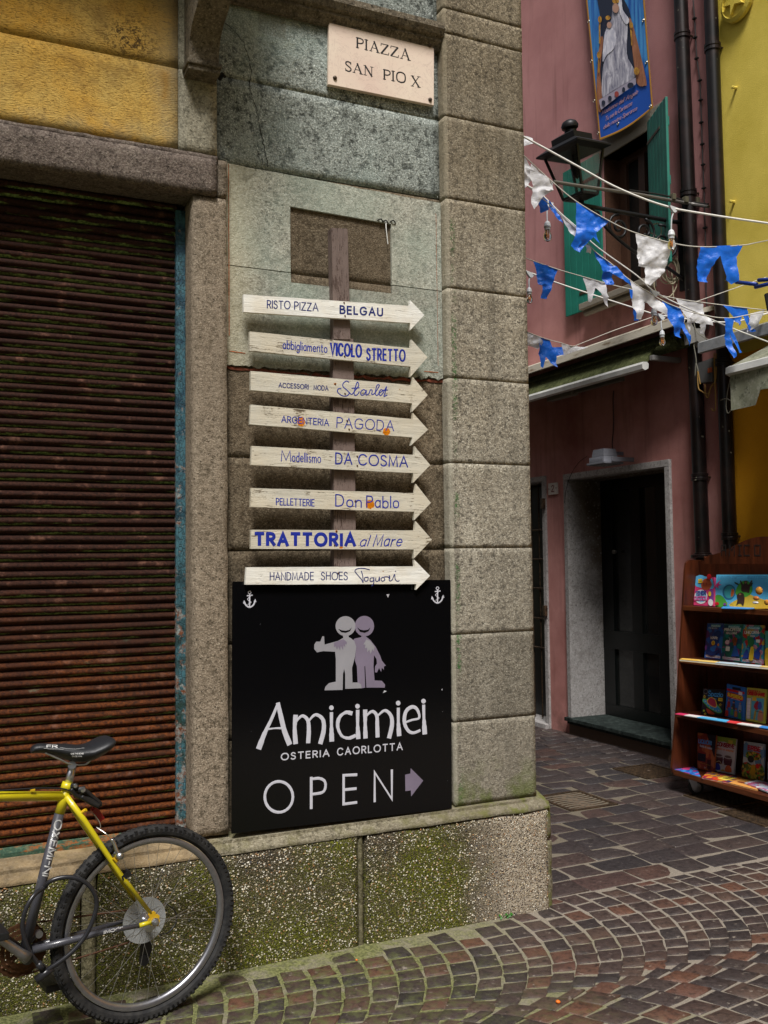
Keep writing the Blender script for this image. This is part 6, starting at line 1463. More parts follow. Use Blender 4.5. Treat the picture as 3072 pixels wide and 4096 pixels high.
def flag(par, M, pts, Yp, col, label=None, amp=.016, dy=0.):
    fseed[0] += 1; q = [fp(*M(x, y), Yp) for x, y in pts]
    bm = nb(); V = [bm.verts.new(p) for p in q]; 
    for t in tessellate_polygon([q]):
        try: bm.faces.new([V[i] for i in t])
        except ValueError: pass
    for _ in range(6):
        es = [e for e in bm.edges if e.calc_length() > .022]
        if not es: break
        bmesh.ops.subdivide_edges(bm, edges=es, cuts=1); bmesh.ops.triangulate(bm, faces=bm.faces)
    top = max(v.co.z for v in bm.verts); hgt = top-min(v.co.z for v in bm.verts)
    for v in bm.verts:
        f = min(1, (top-v.co.z)/max(.01, hgt)*1.6); n = noise.noise_vector(v.co*13+Vector((fseed[0]*3.1, 0, 0))); n2 = noise.noise_vector(v.co*38+Vector((fseed[0], 5, 0)))
        r = abs(noise.noise(v.co*22+Vector((fseed[0]*1.7, 2, 0))))
        v.co += Vector((n.x*.12+n2.x*.04, n.y*1.5+n2.y*.35+(r-.2)*1.2, n2.z*.04))*amp*(.25+f)
        v.co.y += dy*f
    bmesh.ops.recalc_face_normals(bm, faces=bm.faces)
    return mk('flag', bm, m_fb if col == 'b' else m_fw, par, smooth=True, label=label)
def ext(P):
    a = P[0]+(P[0]-P[1]).normalized()*0; d = (P[0]-P[1]); n = (P[0].x-2.47)/max(.05, -d.x) if d.x < 0 else 0
    L = P[0]+d*n; return [L]+P+[P[-1]+(P[-1]-P[-2]).normalized()*.9]
def cord(name, label, cat, pts, Yp, r, mat, group=None, hang=True, twist=0):
    P = [fp(*q, Yp) for q in pts]; t = thing(name, label, cat, tuple(P[0]), group)
    bm = nb(); tube(bm, smoothpath(ext(P), 5), r, 6); mk('cord', bm, mat, t, smooth=True); return t
def z3(*L): return [Z3(*p) for p in L]
def z4(*L): return [Z4(*p) for p in L]
m_sock = flat('white_socket', (.55, .57, .60), .4, var=.05)
k = N('clear_bulb_glass', .03, .5); k.set(**{'Transmission_Weight': 1.0, 'IOR': 1.45}); m_bulb = k.col((.95, .95, .93)); m_fil = flat('orange_filament', (.75, .28, .05), .5)
def bulb(par, top, s, Yp, drop):
    """top: clip on the cord; s: socket top; bulb bottom"""
    T = fp(*top, Yp); b = fp(*drop, Yp); sk = fp(*s, Yp); L = (sk.z-b.z)
    H = bpy.data.objects.new('bulb', None); link(H, par); H.location = sk-org(par)
    bm = nb(); prism(bm, [T+Vector((x, -.008, z)) for x, z in ((-.034, .006), (.034, -.004), (.03, -.014), (.008, -.034), (-.006, -.034), (-.03, -.008))], (0, .016, 0)); tube(bm, smoothpath([T+Vector((0, 0, -.03)), T.lerp(sk, .5)+Vector((-.006, 0, 0)), sk]), .0045, 6); mk('drop_cord', bm, m_sock, H, smooth=False)
    hs_ = L*.42; rs = L*.155
    bm = nb(); lathe(bm, [(rs*.35, .004), (rs*.8, -.004), (rs, -hs_*.3), (rs, -hs_*.45), (rs*1.12, -hs_*.5), (rs*1.12, -hs_*.66), (rs*.95, -hs_*.72), (rs*.95, -hs_)], sk, (0, 0, 1), 14); mk('socket', bm, m_sock, H, smooth=True)
    g = L-hs_; bm = nb(); lathe(bm, [(rs*.75, -hs_), (rs*.85, -hs_-g*.15), (rs*1.25, -hs_-g*.45), (rs*1.3, -hs_-g*.65), (rs*1.0, -hs_-g*.87), (rs*.4, -hs_-g*.98), (.0, -hs_-g)], sk, (0, 0, 1), 16); mk('glass', bm, m_bulb, H, smooth=True)
    bm = nb(); tube(bm, [sk+Vector((x, 0, -hs_-g*z)) for x, z in ((-.004, .0), (-.005, .3), (-.004, .68), (.001, .3), (.004, .66), (.004, .0))], .0022, 5); mk('filament', bm, m_fil, H)
GB = 'strings of blue and white plastic flags across the alley'; GLt = 'white light strings across the alley'
# upper light string
S1 = cord('light_string', 'thick white light string, highest of those crossing the alley', 'light string', z3((140, 843), (300, 930), (500, 1040), (700, 1150), (900, 1235), (1040, 1280), (1110, 1298), (1400, 1345), (1659, 1382)), 1.15, .0065, m_cord, GLt)
bulb(S1, Z3(1075, 1283), Z3(1060, 1425), 1.15, Z3(1072, 1550))
b1_ = cord('bunting', 'topmost flag string, its large blue flag hanging before the green shutter', 'bunting', z3((145, 960), (240, 1050), (330, 1130), (470, 1245), (680, 1370), (835, 1440))+z4((1060, 265), (1240, 290), (1500, 280), (1659, 250)), 1.22, .0035, m_tcord, GB)
flag(b1_, Z3, [(100, 925), (150, 965), (215, 1060), (205, 1110), (170, 1150), (150, 1170), (100, 1100)], 1.22, 'w')
flag(b1_, Z3, [(190, 1015), (335, 1132), (325, 1180), (270, 1215), (205, 1300), (188, 1260), (205, 1150), (185, 1100)], 1.22, 'w')
flag(b1_, Z3, [(470, 1243), (680, 1370), (595, 1440), (622, 1515), (580, 1465), (490, 1565), (445, 1520), (475, 1400)], 1.22, 'b')
flag(b1_, Z4, [(838, 205), (1060, 265), (1050, 340), (1020, 450), (930, 530), (895, 520), (905, 415), (862, 408), (850, 300)], 1.22, 'w')
flag(b1_, Z4, [(1238, 290), (1505, 278), (1470, 350), (1475, 500), (1440, 520), (1400, 495), (1358, 345), (1330, 380), (1285, 510), (1225, 500), (1230, 380)], 1.22, 'b')
S2 = cord('light_string', 'thin light string sagging lowest from the pillar behind the flags', 'light string', z4((165, 442), (330, 505), (600, 595), (900, 690), (1000, 715), (1330, 755), (1500, 745), (1659, 700)), 1.7, .005, m_cord, GLt)
bulb(S2, Z4(188, 450), Z4(181, 545), 1.7, Z4(177, 642)); bulb(S2, Z4(1000, 712), Z4(1003, 810), 1.7, Z4(1003, 905))
S3 = cord('light_string', 'light string running steeply down to the right past the window sill', 'light string', z3((145, 1135), (240, 1190), (300, 1245), (380, 1325))+z4((470, 165), (600, 290), (850, 470), (960, 570), (1200, 690), (1440, 795), (1659, 878)), 1.4, .005, m_cord, GLt)
bulb(S3, Z3(300, 1250), Z4(293, 135), 1.4, Z4(297, 258)); bulb(S3, Z4(957, 565), Z4(952, 672), 1.4, Z4(955, 778))
b2_ = cord('bunting', 'flag string with a wide gap of bare cord, level with the window sill', 'bunting', z4((165, 362), (200, 375), (360, 430), (515, 475), (655, 515), (800, 550), (1090, 610), (1260, 635), (1375, 650), (1540, 670), (1659, 682)), 1.55, .003, m_tcord, GB)
flag(b2_, Z4, [(203, 375), (362, 430), (340, 480), (305, 605), (260, 605), (262, 530), (235, 525), (225, 440)], 1.55, 'b')
flag(b2_, Z4, [(512, 475), (655, 515), (665, 590), (674, 675), (640, 610), (598, 540), (560, 635), (545, 630), (540, 560)], 1.55, 'w')
flag(b2_, Z4, [(800, 550), (880, 565), (870, 640), (862, 745), (838, 745), (815, 660)], 1.55, 'b')
flag(b2_, Z4, [(1088, 612), (1258, 640), (1265, 740), (1270, 828), (1240, 825), (1228, 740), (1195, 760), (1180, 815), (1150, 720), (1110, 660)], 1.55, 'w')
flag(b2_, Z4, [(1372, 648), (1530, 668), (1560, 770), (1590, 812), (1545, 818), (1500, 715), (1480, 780), (1445, 720)], 1.55, 'b')
flag(b2_, Z4, [(1545, 705), (1640, 680), (1600, 780), (1530, 820)], 1.55, 'w')
b3_ = cord('bunting', 'flag string sloping down to the right across the window opening', 'bunting', z3((240, 1210), (300, 1260), (375, 1330))+z4((470, 180), (585, 315), (690, 395), (810, 500), (1000, 620), (1115, 670), (1170, 690), (1310, 722), (1385, 730), (1450, 728), (1530, 712), (1659, 690)), 1.3, .003, m_tcord, GB)
flag(b3_, Z3, [(235, 1200), (300, 1235), (300, 1300), (260, 1315), (240, 1270)], 1.3, 'b'); flag(b3_, Z3, [(300, 1235), (340, 1290), (382, 1390), (350, 1360), (305, 1290)], 1.3, 'b')
flag(b3_, Z3, [(372, 1325), (480, 1410), (470, 1480), (440, 1440), (400, 1380)], 1.3, 'w'); flag(b3_, Z4, [(525, 270), (568, 290), (568, 330), (530, 325)], 1.3, 'w')
flag(b3_, Z4, [(583, 315), (718, 412), (760, 470), (828, 540), (770, 510), (695, 460), (700, 528), (660, 520), (615, 400)], 1.3, 'b')
flag(b3_, Z4, [(805, 500), (930, 570), (1010, 640), (1035, 722), (960, 680), (892, 630), (875, 738), (850, 735), (822, 600)], 1.3, 'w')
flag(b3_, Z4, [(1003, 625), (1118, 672), (1150, 760), (1172, 880), (1168, 905), (1118, 770), (1120, 855), (1085, 840), (1040, 740)], 1.3, 'b')
flag(b3_, Z4, [(1170, 735), (1200, 700), (1290, 730), (1315, 780), (1220, 760)], 1.3, 'w')
flag(b3_, Z4, [(1385, 730), (1455, 728), (1440, 800), (1465, 880), (1488, 945), (1470, 950), (1425, 820), (1452, 970), (1430, 985), (1405, 850)], 1.3, 'b')
b4_ = cord('bunting', 'short low flag string just above the cream awning box', 'bunting', z4((170, 818), (240, 845), (320, 870), (380, 885), (450, 905), (510, 885), (700, 810), (900, 740)), 1.85, .0028, m_tcord, GB)
flag(b4_, Z4, [(130, 800), (240, 845), (262, 885), (245, 920), (185, 905), (130, 880)], 1.85, 'w')
flag(b4_, Z4, [(238, 847), (312, 870), (325, 910), (385, 910), (388, 960), (350, 965), (353, 1035), (330, 1020), (285, 970), (270, 1042), (252, 1030)], 1.85, 'b')
flag(b4_, Z4, [(378, 883), (450, 905), (548, 912), (470, 935), (402, 962)], 1.85, 'w')
b5 = fp(*Z3(140, 840), 1.5)
flag(b1_, Z3, [(110, 845), (165, 842), (202, 855), (195, 895), (150, 905), (110, 880)], 1.5, 'w')
# ================================================================== wheeled bookcase with books
k = N('red_brown_wood', .38, .5); V = k.scl(k.P, (30, 4, 30)); 
g = k.noise(1, 6, .65, vec=k.scl(k.P, (26, 26, 3)), dist=.5); o = k.mix(k.mr(g, .32, .68), (.026, .0065, .0022), (.095, .022, .007)); k.bump(g, .25, .002); m_sw = k.col(o)
k = N('worn_shelf_edge', .4, .5); g = k.noise(1, 6, .65, vec=k.scl(k.P, (30, 3, 30))); m_edge = k.col(k.mix(k.mr(g, .3, .7), (.04, .011, .004), (.15, .042, .012)))
SH = thing('bookcase', 'dark red wooden bookcase on castors with sloping sides and a carved AMICO crest', 'bookcase', (4.7, .72, 0))
YL, YR = 1.425, .02
def xf(z): return 4.50+(z-.12)*.11          # front edge of the sloping side
XB = 4.90
def xb(z): return 4.86-(z-.12)*.06
side_ = [(4.497, .135), (4.49, .17), (xf(.6), .6), (xf(1.2), 1.2), (xf(1.5), 1.50), (xf(1.5)+.012, 1.555), (xf(1.5)+.035, 1.575), (4.80, 1.575), (4.86, .12), (4.53, .12)]
for y in (YL-.018, YR):
    bm = nb(); prism(bm, [(x, y, z) for x, z in side_], (0, .018, 0)); mk('side_panel', bm, m_sw, SH)
bm = nb()
n = 9
for i in range(n):
    a = YR+.019+(YL-YR-.038)*i/n; b = YR+.019+(YL-YR-.038)*(i+1)/n-.0015
    prism(bm, [(xb(.14), a, .14), (xb(.14), b, .14), (xb(1.57), b, 1.57), (xb(1.57), a, 1.57)], (.012, 0, 0))
mk('back_panel', bm, m_sw, SH)
SZ = [.150, .535, .902, 1.258]
for i, z in enumerate(SZ):
    t_ = .022; x0 = xf(z)-.004
    M = None
    box('shelf', m_sw, SH, x0+.012, xb(z)-.001, YR+.019, YL-.019, z-t_, z, .001)
    box('shelf_edge', m_edge, SH, x0-.002, x0+.0115, YR+.0185, YL-.0185, z-t_-.006, z+.004, .002)
cr = []
c0 = 1.235
for i in range(33):
    t = i/32; y = c0-(c0-.22)*t; s = 1-abs(2*t-1); h = 1.575+.03+.115*(.5-.5*math.cos(min(1, s*1.02)*math.pi)); 
    if i in (0, 32): h = 1.588
    cr.append((y, h))
bm = nb(); prism(bm, [(4.672, c0+.012, 1.548)]+[(4.672, c0+.012, 1.60)]+[(4.672, y, z) for y, z in cr]+[(4.672, .208, 1.60), (4.672, .208, 1.548)], (.024, 0, 0)); mk('crest', bm, m_sw, SH)
def cst(px, py): p = on(px, py, 0, 4.671); return p
m_carve = flat('carved_shadow', (.006, .002, .001), .9)
for ch, x0_, x1_ in (('A', 528, 558), ('M', 585, 622), ('I', 662, 663), ('C', 694, 735), ('O', 772, 812)):
    bm = nb(); P = lambda u, v: cst(*Z6(x0_+(x1_-x0_)*u, 225-(v*75)))
    S2_ = {'A': [[(0, 0), (0, 1), (1, 1), (1, 0)], [(0, .5), (1, .5)]], 'M': [[(0, 0), (0, 1), (.5, .5), (1, 1), (1, 0)]], 'I': [[(-12, 1), (12, 1)], [(0, 0), (0, 1)], [(-12, 0), (12, 0)]], 'C': [[(1, 1), (0, 1), (0, 0), (1, 0)]], 'O': [[(0, 0), (0, 1), (1, 1), (1, 0), (0, 0)]]}[ch]
    for st_ in S2_: ribbon(bm, [P(*q) for q in st_], .0085, Vector((-1, 0, 0)))
    mk('carved_letter', bm, m_carve, SH)
for y, x in ((YL-.10, 4.60), (YR+.1, 4.60), (YL-.1, 4.80), (YR+.1, 4.80)):
    bm = nb(); lathe(bm, [(.012, -.018), (.047, -.016), (.050, -.006), (.050, .006), (.047, .016), (.012, .018)], (x, y-.02, .051), (.5, 1, 0), 22); W_ = mk('castor_wheel', bm, m_tyre, SH, smooth=False)
    bm = nb(); lathe(bm, [(.0, -.022), (.03, -.020), (.032, -.016)], (x, y-.02, .051), (.5, 1, 0), 16); mk('castor_disc', bm, m_rim, SH)
    bm = nb(); d = Vector((.5, 1, 0)).normalized()
    for s in (1, -1): prism(bm, [Vector((x-.02, y-.02, .051))+d*s*.024+Vector((a*-.9, a*.45, b)) for a, b in ((-.012, -.012), (.012, -.012), (.045, .075), (-.02, .075))], d*s*.002)
    bx(bm, x-.035, x+.035, y-.035, y+.035, .122, .1275, .001); mk('castor_fork', bm, m_rim, SH)
# ---- books: px quads read in the photo, standing on a shelf, leaning back a little
def paper(): return cm((.62, .60, .54), .8, 'paper')
class Bk:
    def __init__(s, label, bl, br, tl, tr, z, base, th=.012, lean=.16, dx=0, name='book', cat='book', group='books displayed on the bookcase'):
        X0 = xf(z)+(.10 if z > 1.2 else .14)+dx
        A, B_ = (on(*Z6(*bl), 0, X0), on(*Z6(*br), 0, X0)) if z > .7 else (on(*Z6(*bl), 2, z), on(*Z6(*br), 2, z))
        A.z = B_.z = z+.001
        u = (B_-A); u.z = 0; u.normalize(); nrm = u.cross(Vector((0, 0, 1))).normalized()
        if nrm.x > 0: nrm = -nrm
        n = (nrm*math.cos(lean)+Vector((0, 0, 1))*math.sin(lean)).normalized()
        T1 = onplane(*Z6(*tl), A, n); T2 = onplane(*Z6(*tr), A, n)
        s.q = (A, B_, T2, T1); s.n = n; s.t = thing(name, label, cat, tuple(A), group)
        bm = nb(); prism(bm, s.q, -n*th); mk('cover', bm, base, s.t)
        bm = nb(); ins = [A.lerp(T2, .01), B_.lerp(T1, .01), T2.lerp(A, .01), T1.lerp(B_, .01)]; prism(bm, [p-n*(th+.0005)-Vector((0, 0, .0)) for p in ins], -n*.002); mk('pages', bm, paper(), s.t); s.k = 0
    def P(s, u, v): A, B_, C_, D_ = s.q; return A.lerp(B_, u).lerp(D_.lerp(C_, u), v)
    def poly(s, c, pts, nm='print', sm=0):
        if sm: pts = [tuple(v)[:2] for v in smoothpath([Vector((a, b, 0)) for a, b in pts], sm, True)]
        s.k += 1; bm = nb(); q = [s.P(a, b)+s.n*(.0006+.0003*s.k) for a, b in pts]; V = [bm.verts.new(p) for p in q]
        for t in tessellate_polygon([q]):
            try: bm.faces.new([V[i] for i in t])
            except ValueError: pass
        mk(nm, bm, c if not isinstance(c, tuple) else cm(c), s.t); return s
    def ell(s, c, x, y, rx, ry, n=16, rag=0): return s.poly(c, [(x+rx*math.cos(2*math.pi*i/n)*(1+random.uniform(-rag, rag)), y+ry*math.sin(2*math.pi*i/n)*(1+random.uniform(-rag, rag))) for i in range(n)])
    def rect(s, c, x0, y0, x1, y1): return s.poly(c, [(x0, y0), (x1, y0), (x1, y1), (x0, y1)])
    def txt(s, c, st_, x0, y0, x1, y1, h, w=.004):
        s.k += 1; bm = nb(); text(bm, st_, lambda a, b: s.P(a, -b)+s.n*(.0006+.0003*s.k), (x0, -y0), (x1, -y1), h, h, w, nrm=s.n, sub=3, sp=.2); mk('lettering', bm, cm(c) if isinstance(c, tuple) else c, s.t); return s
    def line(s, c, pts, w=.002, sm=1):
        s.k += 1; bm = nb(); v = smoothpath([Vector((a, b, 0)) for a, b in pts], 6) if sm else [Vector((a, b, 0)) for a, b in pts]; ribbon(bm, [s.P(a.x, a.y)+s.n*(.0006+.0003*s.k) for a in v], w, s.n); mk('print', bm, cm(c), s.t); return s
R_, Y_, BL_, SK, GN, WH, PKc, OR, DK, PU = (.55, .015, .02), (.75, .52, .03), (.02, .08, .45), (.10, .42, .70), (.06, .30, .05), (.75, .75, .75), (.70, .06, .25), (.70, .22, .03), (.012, .012, .018), (.20, .06, .30)
def patch(name, cols, sc=38):
    k = N(name, .35, .5); v = k.vor(sc, vec=k.add(k.P, k.scl(k.noise(30, 3, col=True), (.02, .02, .02))), out='Color'); n = len(cols); o = k.ramp(k.xyz(v)[0], *[((i+.0)/n, c) for i, c in enumerate(cols)])
    for e in k.t.nodes:
        if e.type == 'VALTORGB': e.color_ramp.interpolation = 'CONSTANT'
    return k.col(o)
z4_, z3_, z2_, z1_ = SZ[3]+.003, SZ[2]+.003, SZ[1]+.003, SZ[0]+.003
# top shelf
b = Bk('narrow blue and orange picture book, leftmost on the top shelf', (270, 600), (330, 606), (285, 322), (345, 330), z4_, cm((.05, .25, .60)), .012, .16, .035)
b.rect((.55, .10, .03), .15, .55, .95, .9).rect(PKc, .2, .02, .9, .5).txt(Y_, 'S', .2, .9, .5, .9, .06)
b = Bk('thin red book standing upright beside the TENERI CUCCIOLI book', (288, 606), (330, 608), (302, 402), (334, 405), z4_, cm((.42, .02, .02)), .010, .16, .02); b.line(Y_, [(.4, .1), (.45, .9)], .004, 0)
b = Bk('rounded animal board book reading TENERI CUCCIOLI', (322, 603), (474, 603), (330, 395), (470, 385), z4_+.001, cm((.62, .05, .16)), .02, .16, -.01)
b.poly((.10, .42, .70), [(.02, .95), (.0, 1.05), (.3, 1.12), (.55, 1.05), (.8, 1.0), (.95, .9), (.95, .6), (.1, .7)], sm=3).poly((.45, .10, .04), [(.35, .75), (.5, .95), (.75, .95), (.9, .75), (.75, .58), (.45, .6)], sm=3).poly(PU, [(.75, .5), (.95, .6), (.98, .2), (.8, .1)], sm=2).ell(WH, .36, .32, .33, .26).ell((.25, .55, .80), .36, .32, .28, .21)
for i in range(8): a = i*math.pi/4; b.line(PKc, [(.36, .32), (.36+.27*math.cos(a), .32+.2*math.sin(a))], .0015, 0)
b.txt((.02, .04, .25), 'TENERI', .10, .38, .62, .40, .13, .0055).txt((.55, .02, .20), 'CUCCIOLI', .04, .18, .68, .20, .13, .006).ell(Y_, .82, .42, .07, .09).rect(Y_, .22, .82, .44, .97).txt(DK, '9.90', .25, .86, .42, .86, .04, .0015).ell((.75, .72, .75), .86, .12, .12, .12)
b.ell((.30, .05, .03), .5, .78, .035, .03).ell((.30, .05, .03), .66, .78, .035, .03).ell(R_, .8, 1.02, .12, .1)
b = Bk('green book standing behind the open jungle picture book', (522, 600), (728, 604), (524, 330), (728, 330), z4_, cm((.05, .36, .25)), .008, .10, .035); b.rect(WH, .72, .9, .88, .98).ell((.09, .45, .33), .4, .9, .25, .06)
b = Bk('open blue jungle picture book with a round window and two apes', (474, 602), (880, 618), (490, 366), (880, 366), z4_+.004, cm((.11, .50, .78)), .012, .20)
b.poly((.80, .50, .05), [(.3, .0), (.45, .25), (.62, .40), (.8, .3), (1, .2), (1, 0)], sm=3).poly((.08, .38, .05), [(0, 0), (0, .3), (.1, .35), (.2, .22), (.25, 0)], sm=2).poly((.10, .42, .05), [(.40, .38), (.42, .62), (.5, .78), (.62, .8), (.7, .62), (.68, .42), (.55, .30)], sm=3)
b.ell((.03, .16, .28), .27, .45, .125, .24).ell((.05, .34, .36), .28, .45, .10, .20).poly((.55, .12, .03), [(.32, .55), (.37, .5), (.36, .35), (.31, .3)], sm=2).poly(PKc, [(.02, .7), (.1, .82), (.06, .7), (.12, .68), (.05, .63), (.08, .55), (.0, .62)])
ape = (.06, .03, .02)
b.poly(ape, [(.50, .50), (.50, .66), (.47, .8), (.49, .81), (.53, .7), (.55, .72), (.55, .80), (.61, .80), (.61, .72), (.64, .70), (.68, .82), (.70, .80), (.66, .62), (.65, .44), (.6, .46), (.55, .46)], sm=2).poly(ape, [(.42, .03), (.44, .2), (.42, .34), (.46, .42), (.50, .44), (.55, .40), (.57, .25), (.55, .03), (.51, .1), (.46, .1)], sm=2)
b.ell((.35, .16, .08), .58, .755, .022, .03).ell((.35, .16, .08), .485, .39, .022, .03)
b.poly((.03, .05, .02), [(.36, .78), (.44, .72), (.47, .66), (.44, .67), (.38, .72)]).poly((.03, .05, .02), [(.72, .76), (.70, .66), (.66, .62), (.68, .68), (.66, .72)]).ell(R_, .06, .07, .04, .05).ell(PU, .21, .06, .03, .04)
for i, y in enumerate((.93, .885)): b.txt((.03, .12, .30), 'lui cerca amici nella giungla', .05, y, .52-.1*i, y, .028, .0012).txt((.03, .12, .30), 'poi arriva un altro amico', .62, y, .97, y, .028, .0012)
b.line((.6, .3, .02), [(.22, .1), (.3, .05), (.38, .07), (.32, .13), (.24, .11)], .0015)
k = N('leopard_plush', .95, .1); v = k.vor(70, vec=k.P); m_leo = k.col(k.mix(k.mr(v, .30, .22), (.45, .20, .03), (.02, .012, .008)))
p = on(*Z6(800, 515), 0, 4.63); T_ = thing('plush_leopard', 'spotted leopard plush head poking over the open jungle book', 'toy', (p.x, p.y, z4_+.01))
bm = nb()
def blob(bm, c, r, sc=(1, 1, 1), sub=2):
    g_ = bmesh.ops.create_icosphere(bm, subdivisions=sub, radius=r); 
    for v in g_['verts']: v.co = Vector((v.co.x*sc[0], v.co.y*sc[1], v.co.z*sc[2]))+Vector(c)
PX = 4.615; 
def t6(x, y): return on(*Z6(x, y), 0, PX)
blob(bm, t6(805, 485), .026, (.6, 1.05, 1)); blob(bm, t6(860, 570), .018, (.6, 1, 1)); mk('head', bm, m_leo, T_, smooth=True)
bm = nb(); blob(bm, t6(790, 540)-Vector((.008, 0, 0)), .022, (.6, 1.05, .65)); mk('snout', bm, cm((.42, .13, .02)), T_, smooth=True)
bm = nb(); blob(bm, t6(785, 572)-Vector((.008, 0, 0)), .018, (.6, 1.3, .5)); mk('chin', bm, cm((.65, .66, .70)), T_, smooth=True)
# second shelf: three watercolour pads
pats = [('MARE', (400, 975), (524, 980), (424, 722), (545, 725), 'blue colouring pad reading MARE, left of three on the second shelf', patch('sea_print', [(.02, .06, .28), (.02, .10, .45), (.03, .16, .55), (.05, .05, .2), (.10, .03, .14)], 30), ['CHE BELLO IL']),
 ('BALLERINE', (522, 980), (668, 990), (545, 728), (690, 732), 'teal colouring pad reading PRINCIPESSE BALLERINE, middle of three on the second shelf', patch('teal_print', [(.01, .10, .09), (.02, .16, .12), (.01, .20, .20), (.02, .08, .15), (.25, .05, .20)], 32), ['PRINCIPESSE']),
 ('FELICI', (668, 992), (830, 1005), (690, 735), (842, 740), 'colourful colouring pad reading UNICORNI, right of three on the second shelf', patch('rainbow_print', [(.05, .30, .45), (.55, .35, .05), (.45, .03, .03), (.02, .20, .12), (.55, .25, .35), (.03, .06, .35)], 36), ['UNICORNI'])]
for i, (t2, bl, br, tl, tr, lab, mt, t1) in enumerate(pats):
    b = Bk(lab, bl, br, tl, tr, z3_, mt, .010, .14)
    b.rect((.10, .42, .55), .25, .89, .82, .96).txt(WH, 'AcquaColor', .27, .905, .80, .905, .04, .0018).rect((.60, .60, .66), .08, .03, .95, .10).txt((.4, .02, .1), 'COLORI MAGICI CON ACQUA', .10, .05, .92, .05, .028, .0012)
    for q in range(14): b.line((.35, .35, .38), [(.05+q*.069, .965), (.05+q*.069, 1.0)], .0016, 0)
    if i == 0: b.txt((.55, .60, .70), 'CHE BELLO IL', .14, .84, .68, .84, .035, .0018).txt(WH, 'MARE', .32, .55, .75, .56, .07, .004).ell(Y_, .50, .44, .11, .065).ell((.55, .2, .02), .50, .44, .05, .03).poly((.015, .03, .14), [(.1, .15), (.3, .24), (.55, .2), (.9, .28), (.7, .12), (.4, .08)], sm=3).poly((.02, .05, .20), [(.5, .66), (.7, .8), (.95, .72), (.8, .62)], sm=3).ell(PU, .1, .3, .07, .08).ell(OR, .82, .4, .05, .04)
    if i == 1: b.txt(WH, 'PRINCIPESSE', .10, .80, .92, .82, .07, .0042).txt((.6, .62, .6), 'BALLERINE', .22, .72, .74, .73, .05, .003).ell((.16, .05, .02), .66, .56, .13, .09).ell((.25, .07, .03), .68, .46, .07, .07).poly((.02, .10, .40), [(.66, .42), (.55, .12), (.95, .15), (.76, .42)]).ell((.60, .45, .55), .3, .5, .11, .06).line((.60, .45, .55), [(.38, .52), (.42, .6), (.36, .62)], .003).rect(WH, .25, .26, .45, .38).ell(R_, .75, .60, .03, .02)
    if i == 2: b.txt(WH, 'UNICORNI', .12, .76, .78, .78, .07, .0042).txt((.7, .6, .6), 'ROCK', .4, .69, .62, .69, .04, .0025).poly((.02, .16, .06), [(.35, .45), (.3, .6), (.5, .68), (.6, .55), (.5, .4)], sm=3).poly((.02, .06, .35), [(.1, .12), (.25, .35), (.35, .3), (.35, .14)], sm=2).poly((.02, .06, .35), [(.6, .2), (.7, .35), (.9, .3), (.85, .12)], sm=2).poly(Y_, [(.4, .1), (.45, .4), (.6, .42), (.6, .1)], sm=2).rect(WH, .7, .55, .88, .63)
b = Bk('teal and yellow book cut by the right edge on the second shelf', (850, 1030), (900, 1036), (850, 780), (905, 785), z3_, cm((.06, .32, .28)), .012); b.poly(Y_, [(0, 0), (0, .45), (.5, .5), (1, .3), (1, 0)], sm=2)
# third shelf
b = Bk('square black book reading Spazio with a flying saucer drawing', (378, 1392), (540, 1412), (392, 1204), (556, 1215), z2_, cm(DK), .016, .13)
LB = (.06, .32, .68)
b.line((.30, .30, .30), [(.13+.09*math.cos(i*.628), .88+.085*math.sin(i*.628)) for i in range(11)], .0018)
b.txt(LB, 'Lo', .28, .90, .36, .90, .06, .0025).txt(LB, 'Spazio', .26, .72, .90, .72, .19, .0055).line(LB, [(.28, .64), (.45, .66), (.65, .62)], .003)
b.poly((.10, .42, .06), [(.02, .55), (.06, .46), (.35, .24), (.75, .10), (.90, .13), (.93, .2), (.7, .42), (.35, .55), (.1, .6)], sm=4).poly((.03, .25, .55), [(.05, .53), (.1, .46), (.35, .28), (.7, .14), (.87, .15), (.89, .2), (.68, .38), (.35, .51), (.12, .57)], sm=4)
b.poly(Y_, [(.22, .5), (.28, .62), (.42, .68), (.60, .60), (.68, .42), (.66, .30), (.5, .31), (.33, .38)], sm=4).poly((.42, .03, .07), [(.25, .5), (.3, .6), (.42, .655), (.58, .58), (.65, .42), (.63, .325), (.5, .335), (.35, .4)], sm=4).poly((.42, .06, .02), [(.22, .22), (.35, .2), (.52, .12), (.62, .05), (.48, .0), (.32, .04)], sm=3)
for x, y in ((.15, .5), (.24, .4), (.37, .3), (.54, .22), (.68, .18), (.8, .2)): b.ell((.6, .6, .3), x, y, .02, .022, 8)
for x, y, r in ((.11, .68, .06), (.85, .42, .055), (.2, .02, .05)): b.line(Y_, [(x+(r if i % 2 == 0 else r*.42)*math.sin(i*math.pi/5), y+(r if i % 2 == 0 else r*.42)*math.cos(i*math.pi/5)) for i in range(11)], .0018, 0)
b.rect(Y_, .74, .56, .93, .68).txt(DK, '9.90', .77, .6, .9, .6, .04, .0014).ell((.35, .5, .05), .13, .13, .045, .045)
b = Bk('blue die-cut activity book reading SUPEREROI', (552, 1412), (690, 1440), (568, 1170), (704, 1200), z2_, cm((.03, .16, .48)), .02, .13)
b.poly(DK, [(.32, .86), (.30, .94), (.75, .95), (.78, .88)], sm=0).rect(R_, .03, .79, .97, .86).rect(WH, .66, .74, .86, .84).poly(R_, [(.06, .66), (.12, .76), (.85, .73), (.92, .62), (.8, .56), (.15, .6)], sm=2).txt(Y_, 'SUPEREROI', .10, .64, .88, .62, .085, .0062).txt(WH, 'LIBRO DA COLORARE', .3, .58, .75, .565, .022, .001)
